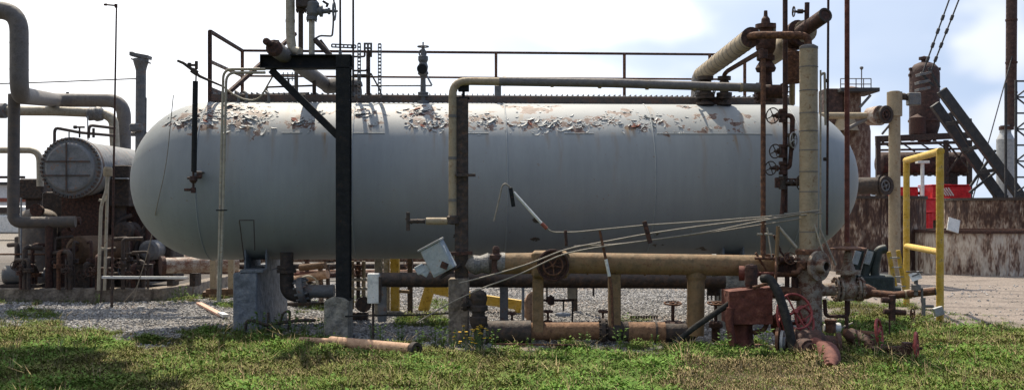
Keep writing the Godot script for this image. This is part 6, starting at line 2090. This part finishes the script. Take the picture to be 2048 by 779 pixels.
	# inclined conveyor legs
	d = 47.0
	thing("inclined_truss", "pair of dark inclined box beams sloping down right from the tower vessel", "truss", P(1990, 400, d))
	for e in [[1884, 180, 2044, 395, 46.0], [1870, 208, 2002, 395, 47.6]]:
		b = MB.new()
		b.bar(P(e[0], e[1], e[4]), P(e[2], e[3], e[4]), 0.3, 0.42, 0.02)
		part("box_beam", b, "far_grey")
		boxp("foot", "far_grey", P(e[2], 398 + 40, e[4]), Vector3(0.5, 2.2, 0.5))
	for e in [[1893, 248, 1945, 240], [1925, 300, 1970, 292], [1955, 345, 2004, 338], [1930, 305, 1958, 290]]:
		b = MB.new()
		b.bar(P(e[0], e[1], 46.8), P(e[2], e[3], 46.3), 0.12, 0.16)
		part("cross_tie", b, "far_grey")
	for e in [[1848, 148], [1846, 164], [1846, 178]]:
		boxp("step", "grey_steel", P(e[0], e[1], 46.5), Vector3(PX(24, 46.5), 0.12, 0.5), Basis(Vector3.BACK, 0.2))
	for e in [[1842, 145, 1868, 172], [1858, 135, 1880, 175]]:
		b = MB.new()
		b.bar(P(e[0], e[1], 46.4), P(e[2], e[3], 46.4), 0.1, 0.1)
		part("head_bracket", b, "far_grey")
	for e in [[1942, 372, 1992, 300], [1940, 385, 2010, 330], [1900, 225, 1945, 300]]:
		b = MB.new()
		b.bar(P(e[0], e[1], 47), P(e[2], e[3], 47), 0.1, 0.1)
		part("brace", b, "far_grey")
	# hoist cables
	for e in [[1845, 150, 1921, -60, [80, 118, 60], "left hoist cable with turnbuckles rising out of sight over the tower vessel"], [1862, 145, 1942, -60, [85, 110, 40], "right hoist cable with turnbuckles rising out of sight over the tower vessel"]]:
		thing("hoist_cable", e[5], "cable", P(e[0], e[1], 46.5), "hoist cables over the tower vessel")
		var p0 := P(e[0], e[1], 46.5)
		var p1 := P(e[2], e[3], 46.5)
		pipe("cable", "far_grey", [p0, p1], 0.035, 0.0, null, 6)
		for y in [35, 62, 90, 118]:
			var f: float = (y - e[1]) / float(e[3] - e[1])
			var cpt := p0.lerp(p1, f)
			lathep("turnbuckle", "far_grey", cpt, p1 - p0, [[-0.16, 0.02], [-0.1, 0.075], [0.1, 0.075], [0.16, 0.02]], 8)
	# beige line with blind ends
	d = 27.0
	thing("blind_line", "beige upright pipe with round blind-ended branches near the tank's right end", "pipe", P(1790, 405, d))
	pipe("upright", "jacket", [Vector3(P(1790, 0, d).x, -0.02, -d), P(1790, 196, d)], PX(11.5, d), 0.0, null, 18)
	pipe("upper_sleeve", "jacket", [P(1790, 232, d), P(1790, 184, d)], PX(15, d), 0.0, null, 18)
	lathep("top_cap", "jacket", P(1790, 186, d), Vector3.UP, [[0, PX(12, d)], [0.05, PX(10, d)], [0.05, 0]], 16)
	pipe("branch", "jacket", [P(1640, 231, d), P(1745, 231, d)], PX(6.5, d), 0.0, null, 12)
	lathep("blind_end", "white_rust", P(1758, 231, d - 0.1), Vector3(0.45, 0, 0.9), [[-0.3, PX(18, d)], [0.06, PX(20, d)], [0.06, PX(16, d)], [0.0, PX(15, d)], [0.0, 0]], 22)
	var bl := lathep("blind_plate", "dark_machine", P(1771, 229, d - 0.25), Vector3(0.45, 0, 0.9), [[0, 0], [0, PX(18, d)], [0.06, PX(18, d)], [0.06, PX(12, d)], [0.03, PX(11, d)], [0.03, 0]], 22)
	wheelp("dark_rust", P(1773, 229, d - 0.33), Vector3(0.45, 0, 0.9), PX(9, d), 0.02, bl)
	lathep("blind_end", "dark_machine", P(1750, 371, d - 0.1), Vector3(0.8, 0, 0.6), [[-0.4, PX(17, d)], [0.1, PX(17, d)], [0.1, PX(21, d)], [0.16, PX(21, d)], [0.16, 0]], 22)
	var bl2 := lathep("blind_plate", "dark_machine", P(1770, 371, d - 0.25), Vector3(0.45, 0, 0.9), [[0, 0], [0, PX(19, d)], [0.08, PX(19, d)], [0.08, PX(12, d)], [0.05, PX(11, d)], [0.05, 0]], 22)
	wheelp("grey_steel", P(1772, 371, d - 0.35), Vector3(0.45, 0, 0.9), PX(10, d), 0.02, bl2)
	b = MB.new()
	b.tube([P(1690, 260, d), P(1740, 235, d)], 0.05, 8)
	b.tube([P(1765, 268, d), P(1800, 225, d)], 0.03, 8)
	part("stay", b, "grey_jacket")
	boxp("grey_box", "grey_steel", P(1828, 198, d), Vector3(PX(24, d), PX(25, d), 0.25), Basis(), 0.02)
	b = MB.new()
	b.tube([P(1798, 195, d), P(1818, 197, d)], 0.05, 8)
	b.lathe(P(1808, 192, d), Vector3.UP, [[-0.1, 0.03], [-0.06, 0.1], [0.04, 0.1], [0.08, 0.03]], 8)
	part("box_arm", b, "dark_machine")
	# rusty furnace house with railing
	d = 46.0
	thing("rusty_furnace", "rusty furnace tower with a railed top platform behind the tank's right end", "furnace", P(1700, 395, d))
	lathep("upper_drum", "far_rust", P(1700, 232, d), Vector3.UP, [[0, PX(22, d)], [1.05, PX(22, d)], [1.05, 0]], 24)
	lathep("body", "far_rust", Vector3(P(1716, 0, d).x, 0, -d - 0.2), Vector3.UP, [[-0.02, PX(28, d)], [5.3, PX(28, d)], [6.1, PX(22, d)], [6.1, 0]], 20)
	lathep("body", "far_rust", Vector3(P(1690, 0, d).x, 0, -d - 0.4), Vector3.UP, [[-0.02, PX(22, d)], [5.4, PX(24, d)], [6.2, PX(18, d)], [6.4, 0]], 20)
	lathep("hopper_cone", "jacket", P(1692, 262, d - 0.3), Vector3.UP, [[0, PX(26, d)], [0.7, PX(15, d)], [0.72, 0]], 20)
	boxp("side_house", "vessel_brown", P(1662, 205, d), Vector3(PX(36, d), PX(52, d), 1.0), Basis(), 0.04)
	boxp("side_house_stand", "far_rust", P(1662, 330, d + 0.2), Vector3(PX(30, d), PX(200, d), 0.8), Basis(), 0.04)
	boxp("deck", "far_grey", P(1707, 184, d), Vector3(PX(76, d), PX(8, d), 2.0), Basis(), 0.02)
	b = MB.new()
	b.bar(P(1720, 215, d - 0.8), P(1742, 190, d - 0.8), 0.1, 0.1)
	part("deck_knee", b, "grey_steel")
	for px in [1682, 1697, 1713, 1728, 1743]:
		b = MB.new()
		b.tube([P(px, 181, d - 0.9), P(px, 157, d - 0.9)], 0.022, 6)
		part("rail_post", b, "grey_steel")
	for y in [157, 168]:
		b = MB.new()
		b.tube([P(1682, y, d - 0.9), P(1743, y, d - 0.9)], 0.022, 6)
		part("rail", b, "grey_steel")
	lathep("roof_dome", "far_rust", P(1703, 181, d), Vector3.UP, [[0, PX(24, d)], [0.1, PX(18, d)], [0.2, 0]], 16)
	pipe("mast", "grey_steel", [P(1724, 180, d), P(1724, 136, d)], 0.025, 0.0, null, 6)
	lathep("mast_lamp", "grey_steel", P(1724, 136, d), Vector3.UP, [[-0.08, 0.03], [0.0, 0.09], [0.06, 0.07], [0.08, 0]], 8)
	# chimney and right-edge structure
	d = 60.0
	thing("chimney", "slender brown chimney rising out of sight above a pale steel base", "chimney", Vector3(P(2024, 0, d).x, 0, -d))
	pipe("stack", "vessel_brown", [P(2023, 252, d), P(2025, -80, d)], PX(10.5, d), 0.0, null, 20)
	for y in [40, 125, 185]: lathep("joint_ring", "dark_rust", P(2024, y, d), Vector3.UP, [[-0.05, PX(10.5, d)], [-0.05, PX(11.6, d)], [0.05, PX(11.6, d)], [0.05, PX(10.5, d)]], 20)
	lathep("base_drum", "galv", Vector3(P(2012, 0, d).x, 0, -d), Vector3.UP, [[-0.02, PX(17, d)], [5.9, PX(17, d)], [6.25, PX(11, d)], [6.7, PX(10, d)], [6.7, 0]], 22)
	lathep("base_collar", "dark_rust", P(2014, 256, d), Vector3.UP, [[-0.1, PX(14, d)], [0.1, PX(14, d)], [0.1, 0]], 16)
	d = 44.0
	thing("lattice_tower", "dark steel lattice tower cut off by the right edge", "lattice tower", Vector3(P(2050, 0, d).x, 0, -d))
	for px in [2033, 2075]:
		for dz in [0.0, 0.9]:
			b = MB.new()
			b.bar(Vector3(P(px, 0, d).x, -0.02, -d - dz), P(px, 160, d) + Vector3(0, 0, -dz), 0.09, 0.09)
			part("leg", b, "far_grey")
	for k in 8:
		b = MB.new()
		var y := 162 + k * 32
		b.bar(P(2033, y, d), P(2075, y, d), 0.07, 0.07)
		part("rung", b, "far_grey")
		b = MB.new()
		b.bar(P(2033, y + (0 if k % 2 else 32), d), P(2075, y + (32 if k % 2 else 0), d), 0.06, 0.06)
		part("lacing", b, "far_grey")
	thing("guy_wire", "thin guy wire slanting down left from the chimney", "wire", P(1950, 400, 58))
	pipe("wire", "far_grey", [P(1946, 400, 57), P(1985, 260, 58), P(2032, 90, 60)], 0.035, 0.0, null, 5)

# ---------- seen under and behind the tank ----------
func behind_tank():
	var b: MB
	var d := 18.6
	thing("yellow_bollard", "upright yellow post standing behind the tank", "bollard", G(790, 627))
	boxp("post", "yellow", P(790, 560, 18.5), Vector3(PX(17, d), 1.24, 0.16), Basis(), 0.01)
	boxp("base", "concrete", G(790, 627) + Vector3(0, 0.02, 0), Vector3(0.35, 0.06, 0.35))
	pipe("cross_rod", "ochre", [P(798, 582, 18.4), P(818, 583, 18.4)], 0.03, 0.0, null, 8)
	d = 19.0
	thing("bent_barrier", "yellow bent barrier rail slumping to the gravel behind the tank", "barrier", G(850, 620))
	b = MB.new()
	b.bar(P(862, 566, d), P(846, 622, d), 0.19, 0.1)
	part("leg", b, "yellow")
	b = MB.new()
	b.bar(P(862, 576, d), P(938, 592, 18.8), 0.1, 0.17)
	part("rail", b, "yellow")
	b = MB.new()
	b.bar(P(936, 594, 18.8), P(1044, 610, 18.4), 0.1, 0.17)
	part("rail", b, "yellow")
	boxp("rail_foot", "yellow", P(1036, 618, 18.4), Vector3(0.1, 0.12, 0.1))
	for e in [[757, 15, 628, "first grey post left of the yellow post behind the tank"], [773, 12, 625, "second grey post, next to the yellow post behind the tank"]]:
		var g := G(e[0], e[2])
		thing("grey_post", e[3], "post", g, "grey posts behind the tank")
		boxp("post", "concrete", g + Vector3(0, 0.5, 0), Vector3(PX(e[1], -g.z), 1.05, 0.12), Basis(), 0.01)
		boxp("base", "concrete", g + Vector3(0, 0.01, 0), Vector3(0.22, 0.05, 0.22))
	d = 17.6
	thing("valve_rack", "small rack of pale pipes and rusty valves behind the black post", "pipe rack", G(715, 640))
	for px in [704, 716, 727]: pipe("upright", "jacket" if px != 716 else "brown_steel", [P(px, 522, d), P(px, 618 - (px - 704) * 0.2, d)], PX(4, d), 0.0, null, 10)
	for y in [559, 577]: pipe("crossbar", "pale_pipe", [P(694, y, d - 0.1), P(738, y, d - 0.1)], PX(3, d), 0.0, null, 8)
	valvep("rust", "dark_rust", P(716, 540, d - 0.05), Vector3.UP, Vector3(0, 0, 1), 0.06)
	lathep("round_valve", "brown_steel", P(726, 608, d - 0.1), Vector3(0.3, 0, 1), [[-0.05, 0], [-0.05, 0.13], [0.05, 0.13], [0.06, 0.05], [0.06, 0]], 16)
	boxp("sill", "brown_steel", P(715, 632, d), Vector3(0.34, 0.14, 0.2))
	d = 20.0
	thing("pipe_pile", "jumbled pile of rusty pipes and a wheel seen under the tank's left end", "pipes", G(620, 600))
	for e in [[585, 560, 655, 548, 9, "tan_pipe"], [580, 585, 660, 590, 7, "rust"], [600, 535, 650, 530, 7, "tan_dark"], [640, 525, 642, 605, 5, "paint_rust"], [655, 530, 656, 600, 4, "brown_steel"], [590, 548, 650, 546, 4, "red_rust"]]:
		pipe("pipe", e[5], [P(e[0], e[1], d), P(e[2], e[3], d - 0.2)], PX(e[4], d), 0.0, null, 10)
	wheelp("pale_pipe", P(615, 572, d - 0.3), Vector3(0.2, 0.1, 1), PX(20, d), 0.02)
	lathep("round_vessel", "dark_machine", P(618, 580, d - 0.1), Vector3.BACK, [[-0.4, 0], [-0.4, 0.16], [0, 0.17], [0.05, 0.1], [0.05, 0]], 16)
	boxp("skid", "brown_steel", P(620, 607, d), Vector3(0.9, 0.08, 0.4))
	thing("yard_pipe_rack", "low rack of long rusty pipes on sleepers far behind the tank", "pipe rack", Vector3(-3.0, 0, -28.0))
	for e in [[0.13, 28.0, -9.5, 2.5, 0.09, "rust"], [0.3, 28.5, -9.0, 4.0, 0.08, "brown_steel"], [0.5, 28.7, -9.5, 1.0, 0.11, "paint_rust"], [0.13, 27.4, -6.0, -1.5, 0.07, "dark_rust"]]:
		pipe("rack_pipe", e[5], [Vector3(e[2], e[0], -e[1]), Vector3(e[3], e[0] + 0.03, -e[1] - 0.2)], e[4], 0.0, null, 12)
	for k in 7: boxp("sleeper", "brown_grey", Vector3(-9 + k * 2.0, 0.15, -28.85), Vector3(0.2, 0.5, 0.3))
	for e in [[-2.6, 0.5, "valve_post"], [-5.2, 0.6, "valve_post"], [0.7, 0.45, "valve_post"]]:
		var vm := valvep("dark_rust", "rust", Vector3(e[0], e[1], -26.6), Vector3.UP, Vector3(0, 0, 1), 0.09)
		pipe(e[2], "dark_rust", [Vector3(e[0], -0.02, -26.6), Vector3(e[0], e[1] + 0.3, -26.6)], 0.05, 0.0, null, 8)
	thing("stone_sack", "pale lumpy sack slumped on the gravel behind the header", "sack", G(1066, 640))
	b = MB.new()
	var g0 := G(1066, 640)
	b.lathe(g0, Vector3.UP, [[0, 0.1], [0.06, 0.15], [0.2, 0.14], [0.3, 0.16], [0.42, 0.1], [0.47, 0.04], [0.47, 0]], 9, true)
	part("sack", b, "tan_pipe")
	thing("sample_stand", "thin pale stand with taps behind the header's left leg", "stand", G(1045, 642))
	pipe("upright", "galv", [P(1046, 570, 17.2), P(1046, 642, 17.2)], PX(3, 17), 0.0, null, 8)
	pipe("arm", "brown_steel", rnd([P(1040, 572, 17.2), P(1060, 570, 17.2)], 0.02), PX(3.5, 17), 0.0, null, 8)
	pipe("pipe", "dark_rust", [P(1086, 600, 17.0), P(1148, 600, 17.0)], PX(2.6, 17), 0.0, null, 8)
	lathep("cock", "dark_rust", P(1102, 600, 17.0), Vector3.UP, [[-0.09, 0], [-0.06, 0.06], [0.05, 0.06], [0.09, 0]], 10)
	boxp("hanging_box", "jacket", P(1144, 583, 17.0), Vector3(PX(18, 17), PX(28, 17), 0.12))
	for e in [[1127, 600, 622], [1145, 596, 645], [1094, 568, 604], [1187, 550, 592]]:
		pipe("rod", "brown_steel", [P(e[0], e[1], 17.0), P(e[0], e[2], 17.0)], PX(2, 17), 0.0, null, 6)
	lathep("plate_foot", "galv", P(1126, 626, 17.0), Vector3.UP, [[-0.04, 0], [-0.04, 0.13], [0.0, 0.12], [0.02, 0]], 12)
	thing("broken_concrete", "pale heap of broken concrete on the gravel behind the tank", "rubble", G(1245, 577))
	b = MB.new()
	for k in 16:
		b.box(Vector3(2.1 + (k * 0.37 - int(k * 0.37)) * 1.1, 0.1 + 0.04 * (k % 4), -25.2 - (k % 5) * 0.12), Vector3(0.3, 0.16, 0.26) * (0.7 + 0.1 * (k % 5)), Basis.from_euler(Vector3(k * 0.7, k * 1.3, k * 0.4)), 0.03)
	var ob := part("rubble", b, "stone_pale")
	ob.set_meta("kind", "stuff")
	thing("chain_strip", "dark slotted strip lying on the gravel under the header", "strip", G(1290, 637))
	b = MB.new()
	for k in 11: b.box(G(1262 + k * 5.2, 637) + Vector3(0, 0.03, 0), Vector3(0.028, 0.05, 0.05), Basis(), 0.004)
	b.bar(G(1260, 637) + Vector3(0, 0.035, 0.0), G(1316, 636) + Vector3(0, 0.035, 0.0), 0.02, 0.015)
	part("strip", b, "dark_machine")
	thing("ground_slab", "flat broken board lying in front of the tank's left pier", "board", G(395, 600))
	b = MB.new()
	b.box(G(445, 592) + Vector3(0, 0.06, 0), Vector3(0.8, 0.1, 0.5), Basis(Vector3.UP, 0.2))
	part("board", b, "tan_dark")
	thing("rear_leg_pair", "tan timber legs standing behind the tank's left pier", "legs", G(460, 590))
	for px in [426, 462]: boxp("leg", "jacket", P(px, 548, 20.5), Vector3(0.11, 0.85, 0.11))
	boxp("sill", "tan_dark", P(444, 582, 20.5), Vector3(0.6, 0.1, 0.2))

# ---------- loose things on the ground ----------
func litter():
	var b: MB
	thing("fallen_pipe", "long tan pipe lying in the grass before the pedestal", "pipe", G(735, 705))
	var a := G(600, 688) + Vector3(0, 0.05, 0)
	var c := G(662, 695) + Vector3(0, 0.075, 0)
	var e := G(828, 715) + Vector3(0, 0.095, 0)
	pipe("thin_end", "tan_pipe", [a, c], 0.05, 0.0, null, 14)
	pipe("barrel", "tan_pipe", [c, e], 0.078, 0.0, null, 18)
	lathep("end_ring", "dark_machine", e, e - c, [[-0.02, 0.08], [-0.02, 0.1], [0.05, 0.1], [0.05, 0.06], [-0.02, 0.055], [-0.02, 0]], 18)
	thing("wooden_plank", "pinkish plank with a white tip lying on the gravel", "plank", G(422, 622))
	b = MB.new()
	b.bar(G(397, 609) + Vector3(0, 0.03, 0), G(444, 634) + Vector3(0, 0.03, 0), 0.11, 0.04)
	part("plank", b, "orange_plank")
	b = MB.new()
	b.bar(G(440, 632) + Vector3(0, 0.05, 0), G(451, 637) + Vector3(0, 0.05, 0), 0.1, 0.05)
	part("tip", b, "white_paint")
	thing("fallen_rod", "thin rusty rod lying along the lawn edge under the ground pipe", "rod", G(1080, 696))
	pipe("rod", "rust", [G(985, 695) + Vector3(0, 0.05, 0), G(1155, 697) + Vector3(0, 0.05, 0)], 0.014, 0.0, null, 7)
	thing("pipe_loop", "low rusty pipe loop in front of the left pier", "pipe", G(530, 664))
	pipe("loop", "brown_steel", rnd(pts([[490, 660, 15.45], [492, 640, 15.45], [512, 642, 15.45], [530, 650, 15.4], [560, 645, 15.4], [600, 640, 15.5], [630, 640, 15.6]], 15.4), 0.06), 0.025, 0.0, null, 8)
	pipe("stub", "brown_steel", [P(536, 624, 15.45), P(536, 662, 15.45)], 0.022, 0.0, null, 8)
	pipe("loop", "brown_steel", rnd(pts([[558, 650, 15.5], [566, 624, 15.5], [580, 620, 15.5], [576, 660, 15.5]], 15.5), 0.06), 0.018, 0.0, null, 8)
	thing("flat_stone", "pale flat stone at the edge of the gravel", "stone", G(281, 617))
	b = MB.new()
	b.box(G(281, 617) + Vector3(0, 0.02, 0), Vector3(0.14, 0.06, 0.1), Basis(Vector3.UP, 0.5), 0.02)
	part("stone", b, "stone_pale")

func _ready():
	rng.seed = 77
	wob.seed = 4
	wob.frequency = 0.35
	wob.fractal_octaves = 3
	fine.seed = 9
	fine.frequency = 1.6
	fine.fractal_octaves = 4
	bumps = {}
	stage()
	materials()
	ground()
	tank()
	catwalk()
	supports()
	risers()
	manifold()
	right_cluster()
	left_yard()
	right_yard()
	behind_tank()
	shade_rack()
	litter()
	vegetation()
